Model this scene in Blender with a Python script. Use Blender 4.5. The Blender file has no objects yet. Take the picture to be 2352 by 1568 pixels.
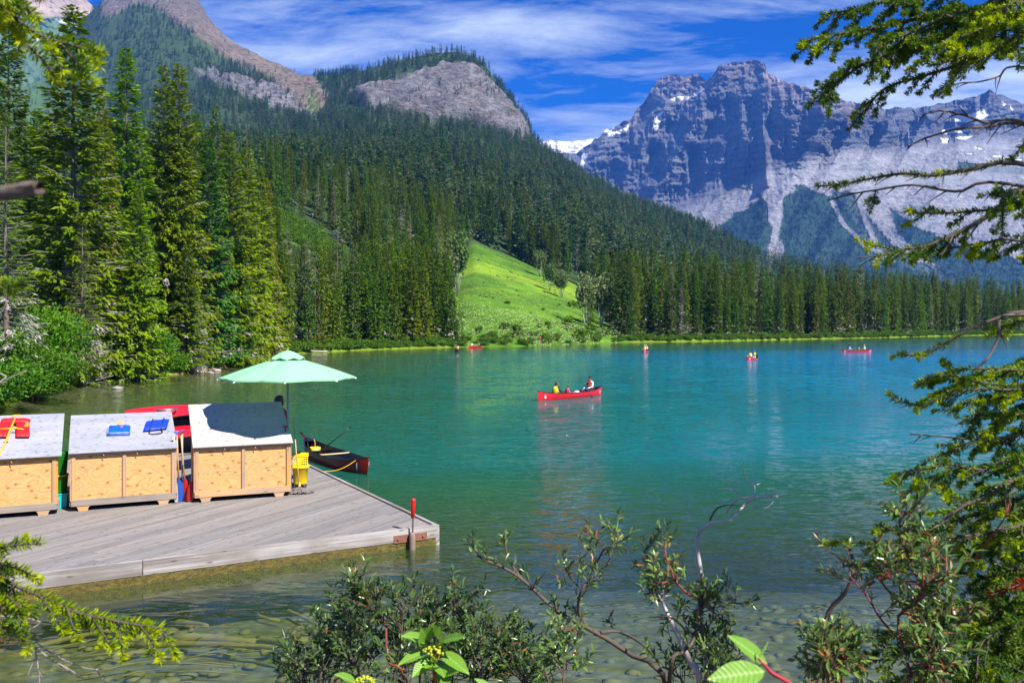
import bpy, bmesh, math, random
import numpy as np
from mathutils import Vector, Matrix, Quaternion
random.seed(7); np.random.seed(7); RNG = np.random.RandomState(11)
SC = bpy.context.scene; COL = SC.collection
R = math.radians; PI = math.pi

# ------------------------------------------------------------------ camera, world, sun
F, CX, HY, H = 2037.0, 1176.0, 745.0, 3.9      # focal length, centre and horizon in units of a 2352 wide picture; eye height
cam_d = bpy.data.cameras.new('camera'); cam = bpy.data.objects.new('camera', cam_d); COL.objects.link(cam)
cam.location = (0, 0, H); cam.rotation_euler = (R(90), 0, 0)
cam_d.sensor_width = 36.0; cam_d.lens = 36.0 * F / 2352.0; cam_d.shift_y = -(784 - HY) / 2352.0
cam_d.clip_start = 0.05; cam_d.clip_end = 20000
cam_d.dof.use_dof = True; cam_d.dof.focus_distance = 24.0; cam_d.dof.aperture_fstop = 11.0
SC.camera = cam
SC.view_settings.view_transform = 'Standard'; SC.view_settings.look = 'None'
SC.view_settings.exposure = 1.0; SC.view_settings.gamma = 1.0; SC.view_settings.use_curve_mapping = False
SC.cycles.max_bounces = 7; SC.cycles.transparent_max_bounces = 12; SC.cycles.volume_bounces = 0
SC.cycles.diffuse_bounces = 2; SC.cycles.glossy_bounces = 3; SC.cycles.transmission_bounces = 3
SC.cycles.use_denoising = True
SC.cycles.caustics_reflective = False; SC.cycles.caustics_refractive = False
SUN_AZ, SUN_EL = R(133), R(47)                 # azimuth from +Y towards +X
sdir = Vector((math.sin(SUN_AZ) * math.cos(SUN_EL), math.cos(SUN_AZ) * math.cos(SUN_EL), math.sin(SUN_EL)))
sl = bpy.data.lights.new('sun', 'SUN'); so = bpy.data.objects.new('sun', sl); COL.objects.link(so)
sl.energy = 5.0; sl.angle = R(0.53); sl.color = (1.0, 0.94, 0.84)
so.rotation_euler = sdir.to_track_quat('Z', 'Y').to_euler(); so.location = (20, -20, 60)

world = bpy.data.worlds.new('World'); SC.world = world; world.use_nodes = True

class NT:
    """small helper around a node tree"""
    def __init__(s, tree): s.t = tree; s.n = tree.nodes; s.l = tree.links
    def new(s, kind, **kw):
        nd = s.n.new(kind)
        for k, v in kw.items():
            if k.startswith('i_'): s.put(nd.inputs[k[2:].replace('_', ' ')], v)
            else: setattr(nd, k, v)
        return nd
    def put(s, sock, v):
        if isinstance(v, bpy.types.NodeSocket): s.l.new(v, sock)
        elif v is not None:
            if sock.type == 'RGBA' and len(v) == 3: v = (*v, 1)
            sock.default_value = v
    def math(s, op, a, b=None, c=None, clamp=False):
        nd = s.n.new('ShaderNodeMath'); nd.operation = op; nd.use_clamp = clamp
        s.put(nd.inputs[0], a); s.put(nd.inputs[1], b); s.put(nd.inputs[2], c); return nd.outputs[0]
    def vmath(s, op, a, b=None, sc=None):
        nd = s.n.new('ShaderNodeVectorMath'); nd.operation = op
        s.put(nd.inputs[0], a); s.put(nd.inputs[1], b)
        if sc is not None: s.put(nd.inputs['Scale'], sc)
        return nd.outputs[0]
    def mix(s, f, a, b, mode='MIX'):
        nd = s.n.new('ShaderNodeMix'); nd.data_type = 'RGBA'; nd.blend_type = mode; nd.clamp_factor = True
        s.put(nd.inputs[0], f); s.put(nd.inputs[6], a); s.put(nd.inputs[7], b); return nd.outputs[2]
    def ramp(s, f, stops, interp='LINEAR'):
        nd = s.n.new('ShaderNodeValToRGB'); e = nd.color_ramp; e.interpolation = interp
        while len(e.elements) < len(stops): e.elements.new(0.5)
        for el, (p, c) in zip(e.elements, stops):
            el.position = p; el.color = (*c, 1) if len(c) == 3 else c
        s.put(nd.inputs[0], f); return nd.outputs[0]
    def noise(s, vec, scale, detail=3, rough=0.55, dist=0.0):
        nd = s.n.new('ShaderNodeTexNoise'); s.put(nd.inputs['Vector'], vec)
        nd.inputs['Scale'].default_value = scale; nd.inputs['Detail'].default_value = detail
        nd.inputs['Roughness'].default_value = rough; nd.inputs['Distortion'].default_value = dist
        return nd.outputs[0]
    def mapping(s, vec, sc=(1, 1, 1), rot=(0, 0, 0), loc=(0, 0, 0)):
        nd = s.n.new('ShaderNodeMapping'); s.put(nd.inputs[0], vec)
        nd.inputs['Scale'].default_value = sc; nd.inputs['Rotation'].default_value = rot; nd.inputs['Location'].default_value = loc
        return nd.outputs[0]
    def attr(s, name, typ='GEOMETRY'):
        nd = s.n.new('ShaderNodeAttribute'); nd.attribute_name = name; nd.attribute_type = typ; return nd
    def bump(s, h, strength, dist, normal=None):
        nd = s.n.new('ShaderNodeBump'); s.put(nd.inputs['Height'], h)
        nd.inputs['Strength'].default_value = strength; s.put(nd.inputs['Distance'], dist)
        if normal is not None: s.put(nd.inputs['Normal'], normal)
        return nd.outputs[0]

def lin(h):
    """'#rrggbb' to linear"""
    h = h.lstrip('#'); c = [int(h[i:i + 2], 16) / 255 for i in (0, 2, 4)]
    return tuple(v / 12.92 if v <= .04045 else ((v + .055) / 1.055) ** 2.4 for v in c)

wt = NT(world.node_tree); wt.n.clear()
sky = wt.new('ShaderNodeTexSky', sky_type='NISHITA', sun_disc=False, sun_elevation=SUN_EL, sun_rotation=SUN_AZ,
             altitude=2500.0, air_density=1.0, dust_density=0.1, ozone_density=3.0)
geo = wt.new('ShaderNodeTexCoord'); D = geo.outputs['Generated']
sep = wt.new('ShaderNodeSeparateXYZ'); wt.l.new(D, sep.inputs[0])
zz = wt.math('ADD', wt.math('MAXIMUM', sep.outputs[2], 0.0), 0.12)
pl = wt.new('ShaderNodeCombineXYZ', i_X=wt.math('DIVIDE', sep.outputs[0], zz), i_Y=wt.math('DIVIDE', sep.outputs[1], zz), i_Z=0.0).outputs[0]
warp = wt.noise(pl, 0.9, 3, .5)
plw = wt.vmath('ADD', pl, wt.vmath('SCALE', wt.vmath('SUBTRACT', wt.new('ShaderNodeTexNoise', i_Vector=pl, i_Scale=0.7, i_Detail=2.0).outputs[1], (.5, .5, .5)), None, .7))
big = wt.noise(wt.mapping(plw, (.6, 1.0, 1), (0, 0, R(48)), (3.1, 1.7, 0)), 1.0, 4, .5)
fine = wt.noise(wt.mapping(plw, (.6, 1.5, 1), (0, 0, R(52)), (0.4, 2.2, 0)), 2.4, 9, .66)
# cirrus: long bands climbing to the right, a bank low behind the pass
yy_ = wt.math('MAXIMUM', sep.outputs[1], 0.25)
az_ = wt.math('MINIMUM', wt.math('MAXIMUM', wt.math('DIVIDE', sep.outputs[0], yy_), -1.2), 1.2); ev_ = wt.math('DIVIDE', sep.outputs[2], yy_)
tex = wt.math('SUBTRACT', wt.math('ADD', wt.math('MULTIPLY', big, .55), wt.math('MULTIPLY', fine, .85)), .745)
def band_(e0, slope, width):
    d_ = wt.math('DIVIDE', wt.math('SUBTRACT', ev_, wt.math('ADD', e0, wt.math('MULTIPLY', az_, slope))), width)
    return wt.math('POWER', 2.718, wt.math('MULTIPLY', wt.math('MULTIPLY', d_, d_), -1.0))
low = wt.math('MULTIPLY', wt.math('SUBTRACT', wt.math('ADD', .258, wt.math('MULTIPLY', az_, .15)), ev_), 16.0, clamp=True)
cl = wt.math('ADD', wt.math('MULTIPLY', tex, 3.2), wt.math('MULTIPLY', band_(.325, .12, .028), .42))
cl = wt.math('ADD', cl, wt.math('MULTIPLY', low, .85))
cl = wt.math('ADD', cl, wt.math('MULTIPLY', wt.math('MULTIPLY', wt.math('SUBTRACT', -.12, az_), 3.0, clamp=True), .30), clamp=True)
hs = wt.new('ShaderNodeHueSaturation', i_Hue=0.507, i_Saturation=1.45, i_Value=0.86, i_Color=sky.outputs[0])
skyc = wt.mix(1.0, hs.outputs[0], (0.03, 0.92, 1.34), 'MULTIPLY')
skyc = wt.mix(wt.math('MULTIPLY', cl, .85), skyc, (7.4, 8.4, 9.3))
bg = wt.new('ShaderNodeBackground', i_Color=skyc, i_Strength=0.068)
wo = wt.new('ShaderNodeOutputWorld'); wt.l.new(bg.outputs[0], wo.inputs[0])

# ------------------------------------------------------------------ helpers
def P(px, py, Y): return Vector(((px - CX) / F * Y, Y, H + (HY - py) / F * Y))
def G(px, py, z=0.0): Y = (H - z) * F / (py - HY); return Vector(((px - CX) / F * Y, Y, z))

def link(o, parent=None):
    COL.objects.link(o)
    if parent is not None: o.parent = parent
    return o
def tag(o, label=None, cat=None, group=None, kind=None):
    if label: o['label'] = label
    if cat: o['category'] = cat
    if group: o['group'] = group
    if kind: o['kind'] = kind
    return o
def empty(name, loc=(0, 0, 0), rz=0.0, label=None, cat=None, group=None):
    o = bpy.data.objects.new(name, None); o.location = loc; o.rotation_euler = (0, 0, rz); o.empty_display_size = .2
    link(o); return tag(o, label, cat, group)

def fast_mesh(name, V, Q, mats=(), attrs=None, smooth=False, midx=None):
    V = np.asarray(V, dtype=np.float32).reshape(-1, 3); Q = np.asarray(Q, dtype=np.int32)
    k = Q.shape[1]; m = Q.shape[0]
    me = bpy.data.meshes.new(name)
    me.vertices.add(len(V)); me.vertices.foreach_set('co', V.ravel())
    me.loops.add(m * k); me.loops.foreach_set('vertex_index', Q.ravel())
    me.polygons.add(m); me.polygons.foreach_set('loop_start', np.arange(0, m * k, k, dtype=np.int32))
    if midx is not None: me.polygons.foreach_set('material_index', np.asarray(midx, dtype=np.int32))
    me.update(calc_edges=True)
    me.polygons.foreach_set('use_smooth', np.full(m, smooth, dtype=bool))
    for a, arr in (attrs or {}).items():
        arr = np.asarray(arr, dtype=np.float32)
        if arr.ndim == 2:
            at = me.attributes.new(a, 'FLOAT_COLOR', 'POINT')
            if arr.shape[1] == 3: arr = np.hstack([arr, np.ones((len(arr), 1), np.float32)])
            at.data.foreach_set('color', arr.ravel())
        else:
            me.attributes.new(a, 'FLOAT', 'POINT').data.foreach_set('value', arr)
    for mt in mats: me.materials.append(mt)
    return me

class MB:
    """collects shapes and links them as one mesh object"""
    def __init__(s): s.v = []; s.f = []; s.m = []; s.s = []
    def add(s, vs, fs, mi=0, smooth=False, M=None):
        o = len(s.v)
        s.v.extend([tuple(M @ Vector(v)) if M is not None else tuple(v) for v in vs])
        for f in fs: s.f.append(tuple(i + o for i in f)); s.m.append(mi); s.s.append(smooth)
        return s
    def box(s, c, d, M=None, mi=0, bev=0.0):
        x, y, z = d[0] / 2, d[1] / 2, d[2] / 2; cx, cy, cz = c
        if bev <= 0:
            vs = [(cx + a * x, cy + b * y, cz + e * z) for a in (-1, 1) for b in (-1, 1) for e in (-1, 1)]
            return s.add(vs, [(0, 1, 3, 2), (4, 6, 7, 5), (0, 4, 5, 1), (2, 3, 7, 6), (0, 2, 6, 4), (1, 5, 7, 3)], mi, False, M)
        vs = []
        for zz_, q in ((-z, bev), (-z + bev, 0), (z - bev, 0), (z, bev)):
            for a, b in ((-1, -1), (1, -1), (1, 1), (-1, 1)):
                vs.append((cx + a * (x - q), cy + b * (y - q), cz + zz_))
        fs = [(3, 2, 1, 0), (12, 13, 14, 15)]
        for r in range(3):
            for i in range(4): j = (i + 1) % 4; fs.append((r * 4 + i, r * 4 + j, r * 4 + 4 + j, r * 4 + 4 + i))
        return s.add(vs, fs, mi, False, M)
    def tube(s, pts, rad, n=8, mi=0, cap=True, smooth=True, M=None):
        pts = [Vector(p) for p in pts]
        if not hasattr(rad, '__len__'): rad = [rad] * len(pts)
        vs = []; fs = []; up = None
        for i, p in enumerate(pts):
            t = (pts[min(i + 1, len(pts) - 1)] - pts[max(i - 1, 0)])
            t = t.normalized() if t.length > 1e-9 else Vector((0, 0, 1))
            if up is None: up = t.orthogonal().normalized()
            up = (up - t * up.dot(t)); up = up.normalized() if up.length > 1e-6 else t.orthogonal().normalized()
            b = t.cross(up)
            for k in range(n):
                a = 2 * PI * k / n; vs.append(p + (up * math.cos(a) + b * math.sin(a)) * rad[i])
        for i in range(len(pts) - 1):
            for k in range(n): j = (k + 1) % n; fs.append((i * n + k, i * n + j, i * n + n + j, i * n + n + k))
        if cap: fs.append(tuple(range(n - 1, -1, -1))); fs.append(tuple((len(pts) - 1) * n + k for k in range(n)))
        return s.add(vs, fs, mi, smooth, M)
    def lathe(s, prof, n=20, c=(0, 0, 0), mi=0, smooth=True, M=None, sq=0.0, cap=True):
        vs = []; fs = []
        for r, z in prof:
            for k in range(n):
                a = 2 * PI * k / n; x, y = math.cos(a), math.sin(a)
                if sq > 0:
                    g = 1.0 / max(abs(x), abs(y)); g = 1 + (g - 1) * sq; x *= g; y *= g
                vs.append((c[0] + r * x, c[1] + r * y, c[2] + z))
        for i in range(len(prof) - 1):
            for k in range(n): j = (k + 1) % n; fs.append((i * n + k, i * n + j, i * n + n + j, i * n + n + k))
        if cap: fs.append(tuple(range(n - 1, -1, -1))); fs.append(tuple((len(prof) - 1) * n + k for k in range(n)))
        return s.add(vs, fs, mi, smooth, M)
    def grid(s, rows, mi=0, smooth=True, closed=False, M=None):
        """rows: list of equal-length point lists"""
        n = len(rows[0]); vs = [p for r in rows for p in r]; fs = []
        for i in range(len(rows) - 1):
            for k in range(n if closed else n - 1): j = (k + 1) % n; fs.append((i * n + k, i * n + j, i * n + n + j, i * n + n + k))
        return s.add(vs, fs, mi, smooth, M)
    def mesh(s, name, mats):
        me = bpy.data.meshes.new(name); me.from_pydata(s.v, [], s.f)
        for m in (mats if isinstance(mats, (list, tuple)) else [mats]): me.materials.append(m)
        me.polygons.foreach_set('material_index', s.m); me.polygons.foreach_set('use_smooth', s.s); me.update(); return me
    def build(s, name, mats, parent=None, loc=None, rot=None, recalc=False):
        me = s.mesh(name, mats)
        if recalc:
            bm = bmesh.new(); bm.from_mesh(me); bmesh.ops.recalc_face_normals(bm, faces=bm.faces); bm.to_mesh(me); bm.free()
        o = bpy.data.objects.new(name, me)
        if loc is not None: o.location = loc
        if rot is not None: o.rotation_euler = rot
        return link(o, parent)

# value noise
def _h(ix, iy, iz):
    n = (ix * 374761393 + iy * 668265263 + iz * 1440662683) & 0xffffffff
    n = ((n ^ (n >> 13)) * 1274126177) & 0xffffffff
    n = (n ^ (n >> 16)) & 0xffffffff
    return n.astype(np.float64) / 0xffffffff * 2 - 1
def vnoise(p):
    i = np.floor(p).astype(np.int64); f = p - i; u = f * f * (3 - 2 * f); out = 0
    for dx in (0, 1):
        for dy in (0, 1):
            for dz in (0, 1):
                w = (u[:, 0] if dx else 1 - u[:, 0]) * (u[:, 1] if dy else 1 - u[:, 1]) * (u[:, 2] if dz else 1 - u[:, 2])
                out = out + w * _h(i[:, 0] + dx, i[:, 1] + dy, i[:, 2] + dz)
    return out
def fbm(p, octv=4, g=0.5, ridged=False):
    a = 1.0; o = 0; tot = 0; p = np.asarray(p, dtype=np.float64).copy()
    for k in range(octv):
        v = vnoise(p + 17.3 * k)
        if ridged: v = 1 - 2 * np.abs(v)
        o = o + a * v; tot += a; a *= g; p = p * 2.03
    return o / tot
def inpoly(x, y, poly):
    c = np.zeros(x.shape, bool); n = len(poly); j = n - 1
    for i in range(n):
        xi, yi = poly[i]; xj, yj = poly[j]
        if yi != yj: c ^= ((yi > y) != (yj > y)) & (x < (xj - xi) * (y - yi) / (yj - yi) + xi)
        j = i
    return c
def lut(tab):
    xs = np.array([t[0] for t in tab], float); ys = np.array([t[1] for t in tab], float)
    return lambda x: np.interp(x, xs, ys)

# ------------------------------------------------------------------ materials
def newmat(name):
    m = bpy.data.materials.new(name); m.use_nodes = True; t = NT(m.node_tree); t.n.clear()
    out = t.new('ShaderNodeOutputMaterial'); return m, t, out
def simple(name, col, rough=.55, var=.18, scale=6.0, bump=0.0, bscale=60.0, metal=0.0, spec=.5, dirt=None, dirt_amt=.3):
    m, t, out = newmat(name); tc = t.new('ShaderNodeTexCoord').outputs['Object']
    n1 = t.noise(tc, scale, 4, .6)
    a = tuple(c * (1 - var) for c in col); b = tuple(min(1, c * (1 + var)) for c in col)
    c = t.mix(n1, a, b)
    if dirt:
        n2 = t.noise(tc, scale * .6, 5, .65)
        c = t.mix(t.math('MULTIPLY', t.math('SUBTRACT', n2, .5), dirt_amt * 5, clamp=True), c, dirt)
    bs = t.new('ShaderNodeBsdfPrincipled', i_Base_Color=c, i_Roughness=rough, i_Metallic=metal)
    bs.inputs['Specular IOR Level'].default_value = spec
    if bump > 0: t.put(bs.inputs['Normal'], t.bump(t.noise(tc, bscale, 3), 1.0, bump))
    t.l.new(bs.outputs[0], out.inputs[0]); return m

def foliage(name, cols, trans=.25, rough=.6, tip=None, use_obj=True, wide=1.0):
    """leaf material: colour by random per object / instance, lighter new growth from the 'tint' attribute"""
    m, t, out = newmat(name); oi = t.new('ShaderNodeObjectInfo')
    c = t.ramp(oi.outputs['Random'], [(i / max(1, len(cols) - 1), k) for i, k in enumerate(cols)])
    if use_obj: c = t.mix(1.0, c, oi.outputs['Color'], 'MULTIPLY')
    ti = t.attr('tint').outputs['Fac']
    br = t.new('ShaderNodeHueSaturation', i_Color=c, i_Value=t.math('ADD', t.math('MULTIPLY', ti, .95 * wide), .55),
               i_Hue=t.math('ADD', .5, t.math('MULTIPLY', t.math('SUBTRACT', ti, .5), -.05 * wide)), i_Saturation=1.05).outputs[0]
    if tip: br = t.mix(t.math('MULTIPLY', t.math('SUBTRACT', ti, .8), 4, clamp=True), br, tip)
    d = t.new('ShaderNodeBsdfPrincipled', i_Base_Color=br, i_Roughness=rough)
    d.inputs['Specular IOR Level'].default_value = .3
    tr = t.new('ShaderNodeBsdfTranslucent', i_Color=br)
    mx = t.new('ShaderNodeMixShader', i_Fac=trans); t.l.new(d.outputs[0], mx.inputs[1]); t.l.new(tr.outputs[0], mx.inputs[2])
    t.l.new(mx.outputs[0], out.inputs[0]); return m

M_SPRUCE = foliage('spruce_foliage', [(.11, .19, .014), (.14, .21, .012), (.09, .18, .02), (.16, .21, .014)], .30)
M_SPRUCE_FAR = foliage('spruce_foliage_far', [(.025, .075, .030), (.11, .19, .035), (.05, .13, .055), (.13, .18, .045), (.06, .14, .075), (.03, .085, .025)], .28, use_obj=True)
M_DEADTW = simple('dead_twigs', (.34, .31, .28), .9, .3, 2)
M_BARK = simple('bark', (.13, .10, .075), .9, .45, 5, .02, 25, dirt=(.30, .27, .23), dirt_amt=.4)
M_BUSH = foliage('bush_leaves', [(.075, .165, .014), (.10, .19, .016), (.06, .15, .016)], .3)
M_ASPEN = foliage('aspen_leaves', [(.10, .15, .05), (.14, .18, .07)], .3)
# ------------------------------------------------------------------ terrain
SHORE = [(-900, 26), (-600, 30), (0, 42.9), (150, 54.8), (400, 69), (500, 77), (560, 92), (620, 109), (690, 118.6), (850, 137), (1050, 152.8),
         (1200, 158.9), (1400, 189), (1700, 214.7), (2000, 256), (2352, 345), (2900, 600)]
Ys = lut(SHORE)
def zv(v, Y): return H + (HY - v) * Y / F
C3 = [(-900, 200, 580), (0, 240, 560), (300, 250, 520), (500, 260, 500), (640, 265, 497), (800, 270, 575), (900, 275, 605), (1000, 290, 620), (1060, 365, 585),
      (1090, 400, 556), (1200, 400, 598), (1300, 370, 645), (1400, 340, 718), (1500, 350, 737), (1700, 400, 738), (2352, 600, 741), (2900, 900, 742)]
C4 = [(-900, 900, 470), (0, 900, 400), (250, 1100, 330), (500, 1100, 330), (690, 1000, 340), (850, 900, 345), (1010, 850, 335), (1200, 850, 400), (1400, 850, 500),
      (1550, 850, 585), (1700, 900, 640), (2352, 1100, 720), (2900, 1400, 735)]
C45 = [(-900, 1500, 420), (0, 1700, 330), (250, 1800, 230), (480, 1700, 190), (600, 1650, 225), (690, 1500, 272), (850, 1350, 262), (1010, 1350, 290), (1150, 1320, 312), (1215, 1250, 335),
       (1400, 1100, 470), (1600, 1050, 545), (1750, 1050, 610), (2352, 1250, 710), (2900, 1500, 730)]
C5 = [(-900, 2500, 360), (-600, 2500, 260), (0, 2500, 220), (100, 2550, 180), (160, 2600, 115), (187, 2600, 48), (215, 2600, 18), (250, 2600, -8), (300, 2600, -28), (380, 2600, -32), (440, 2550, -14),
      (462, 2520, 8), (472, 2500, 28), (492, 2450, 55), (520, 2400, 85), (560, 2300, 108), (600, 2200, 130), (650, 2100, 152), (690, 2000, 172), (760, 1900, 172), (840, 1800, 160),
      (930, 1720, 134), (1000, 1680, 118), (1060, 1650, 118), (1090, 1640, 130), (1110, 1620, 146), (1150, 1580, 195), (1185, 1540, 250), (1215, 1500, 306), (1250, 1450, 346),
      (1300, 1400, 380), (1350, 1380, 410), (1450, 1320, 465), (1530, 1260, 500), (1600, 1200, 530), (1660, 1180, 556), (1750, 1180, 600), (2352, 1500, 700), (2900, 1800, 725)]
def cols(tab): return lut([(a, b) for a, b, c in tab]), lut([(a, c) for a, b, c in tab])
Y3, V3 = cols(C3); Y4, V4 = cols(C4); Y45, V45 = cols(C45); Y5, V5 = cols(C5)
def ground_z(px, Y):
    """terrain height on column px at distance Y (before relief)"""
    px = np.asarray(px, float); Y = np.asarray(Y, float)
    ys = Ys(px); y3 = Y3(px); y4 = Y4(px); y45 = Y45(px); y5 = Y5(px)
    knots = [(ys - 6, -1.2 + 0 * px), (ys, 0 * px), (ys + 2.5, .45 + 0 * px), (ys + 12, 1.0 + 0 * px + np.where((px > 1060) & (px < 1420), 1.0, 0)),
             (y3, zv(V3(px), y3)), (y4, zv(V4(px), y4)), (y45, zv(V45(px), y45)), (y5, zv(V5(px), y5)),
             (y5 * 1.15, zv(V5(px), y5) - .10 * y5), (y5 * 1.6, zv(V5(px), y5) * .3 - 20)]
    z = np.full(np.broadcast(px, Y).shape, -1.2)
    for (ya, za), (yb, zb) in zip(knots[:-1], knots[1:]):
        t = np.clip((Y - ya) / (yb - ya), 0, 1)
        z = np.where(Y >= ya, za + (zb - za) * t, z)
    return z
ROCK_DOME = [(790, 212), (850, 198), (905, 182), (960, 168), (1030, 152), (1088, 150), (1112, 170), (1146, 205), (1190, 258), (1222, 318), (1180, 318), (1130, 300), (1070, 285), (1000, 290), (930, 275), (880, 262), (840, 245)]
TAN_B = [(236, -60), (232, 40), (255, 40), (300, 12), (350, 14), (395, 42), (450, 78), (520, 132), (600, 172), (660, 215), (690, 250), (725, 278), (748, 262), (742, 215), (705, 165), (600, 110), (480, -5), (440, -60)]
CRAG = [(440, 158), (510, 182), (590, 205), (650, 212), (700, 255), (728, 280), (680, 268), (620, 248), (555, 225), (490, 195)]
MEADOW = [(1026, 640), (1030, 812), (1470, 800), (1425, 765), (1372, 725), (1350, 665), (1262, 628), (1180, 590), (1112, 562), (1085, 548), (1070, 580), (1050, 620)]
GSLOPE = [(620, 480), (700, 512), (790, 572), (740, 590), (680, 560), (625, 540)]
GLEFT = [(-900, 20), (160, 60), (200, 100), (235, 180), (250, 260), (240, 340), (150, 420), (-900, 420)]

def px_of(X, Y): return CX + X / Y * F
def v_of(z, Y): return HY - (z - H) / Y * F
nx, ny = 520, 300
pxs = np.linspace(-880, 2880, nx); ts = np.linspace(0, 1, ny)
PX, T = np.meshgrid(pxs, ts, indexing='ij')
ys_ = Ys(PX) - 6; ye_ = Y5(PX) * 1.55
YY = ys_ * (ye_ / ys_) ** (T ** 0.8)
ZZ = ground_z(PX, YY)
XX = (PX - CX) / F * YY
pts = np.stack([XX.ravel(), YY.ravel(), ZZ.ravel()], 1)
pxf = PX.ravel(); vf = v_of(pts[:, 2], pts[:, 1])
jx = fbm(pts * .012, 4) * 16; jy = fbm(pts * .012 + 50, 4) * 11
def soft(poly, sx=1.0):
    o = 0
    for a, b in ((0, 0), (5, 2), (-5, -2), (3, -4), (-3, 4)): o = o + inpoly(pxf + jx * sx + a, vf + jy * sx + b, poly)
    return o / 5.0
far_ok = pts[:, 1] > 700
dome = soft(ROCK_DOME) * far_ok; tan_ = soft(TAN_B) * (pts[:, 1] > 1250); crag = soft(CRAG) * far_ok
mead = soft(MEADOW, .35) * (pts[:, 1] < 460); gsl = soft(GSLOPE, .8) * ((pts[:, 1] < 420) & (pts[:, 1] > 180)); gl = soft(GLEFT) * (pts[:, 1] > 500)
rk = np.clip(dome + crag, 0, 1)
# relief: crags on the rock, gullies on the slopes, soft swells elsewhere
rel = rk * (fbm(pts * np.array([.010, .010, .005]), 5, .6, True) * 52 + fbm(pts * .05, 3) * 6)
rel = rel + np.clip(tan_, 0, 1) * (fbm(pts * .012, 5, .6, True) * 16)
peak = np.clip((60 - vf) / 60, 0, 1) * (pxf > 200) * (pxf < 520)
rel = rel + peak * fbm(pts * .012, 5, .6, True) * 30
calm = np.clip((pts[:, 1] - Ys(pxf) - 15) / 120, 0, 1)
rel = rel + calm * (1 - rk) * fbm(pts * .008, 4) * np.clip(pts[:, 1] / 900, .15, 1) * 16
rel = rel + mead * fbm(pts * .06, 3) * 1.0 * np.clip((pts[:, 1] - Ys(pxf) - 4) / 20, 0, 1)
ridge_fade = 1 - .75 * np.exp(-((pts[:, 1] / Y5(pxf) - 1) / .06) ** 2)
pts[:, 2] += rel * np.where(pts[:, 1] > Ys(pxf) + 3, 1, 0) * .6 * ridge_fade
pts[:, 1] += rk * rel * -.35 * ridge_fade
def col_rows(w, c, base): return base * (1 - w[:, None]) + np.array(c)[None] * w[:, None]
nz = (fbm(pts * .02, 4) + 1) / 2; nz2 = (fbm(pts * .09, 3) + 1) / 2
base = np.stack([.030 + .02 * nz, .055 + .03 * nz, .020 + .01 * nz], 1)
shore_w = np.exp(-np.clip(pts[:, 1] - Ys(pxf) - 3, 0, None) / 5)
base = col_rows(np.clip(shore_w, 0, 1), (.16, .24, .02), base)
base = col_rows(gl * .9, (.085, .16, .045), base)
base = col_rows(gsl * .95, (.09, .20, .03), base)
rc = np.array([(.175, .168, .172)]) * np.clip(.75 + .5 * nz + .8 * fbm(pts * np.array([.035, .035, .012]), 4, .6, True), .25, 2)[:, None] + np.array([(.05, .02, -.02)]) * (nz2[:, None] - .5)
base = base * (1 - rk[:, None]) + rc * rk[:, None]
tc_ = np.array([(.26, .205, .155)]) * (.6 + .6 * nz[:, None])
tan_ = np.clip(tan_ * (1 - .6 * (nz2 > .62)), 0, 1)
base = base * (1 - tan_[:, None]) + tc_ * tan_[:, None]
base = col_rows(peak * np.clip(tan_, 0, 1), (.165, .14, .14), base)
gg = soft([(700, 215), (735, 235), (748, 262), (730, 280), (705, 262)]) * far_ok
base = col_rows(gg * .8, (.14, .20, .06), base)
mz = fbm(pts * .035 + 7, 4, .6); mz2 = fbm(pts * .16 + 3, 3, .6)
mc = np.array([(.085, .195, .014)]) * (1 + .55 * mz[:, None] + .45 * mz2[:, None]) + np.array([(.10, .05, .0)]) * np.clip(mz2 + mz, 0, 1)[:, None]
base = base * (1 - mead[:, None]) + mc * mead[:, None]
dirt = soft([(395, 846), (440, 838), (455, 822), (500, 826), (540, 842), (480, 856), (400, 858)], 0) * (pts[:, 1] < 110)
base = col_rows(np.clip(dirt, 0, 1), (.33, .22, .13), base)
base = np.clip(base, .004, .8)
idx = np.arange(nx * ny).reshape(nx, ny)
Q = np.stack([idx[:-1, :-1], idx[1:, :-1], idx[1:, 1:], idx[:-1, 1:]], -1).reshape(-1, 4)

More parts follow.
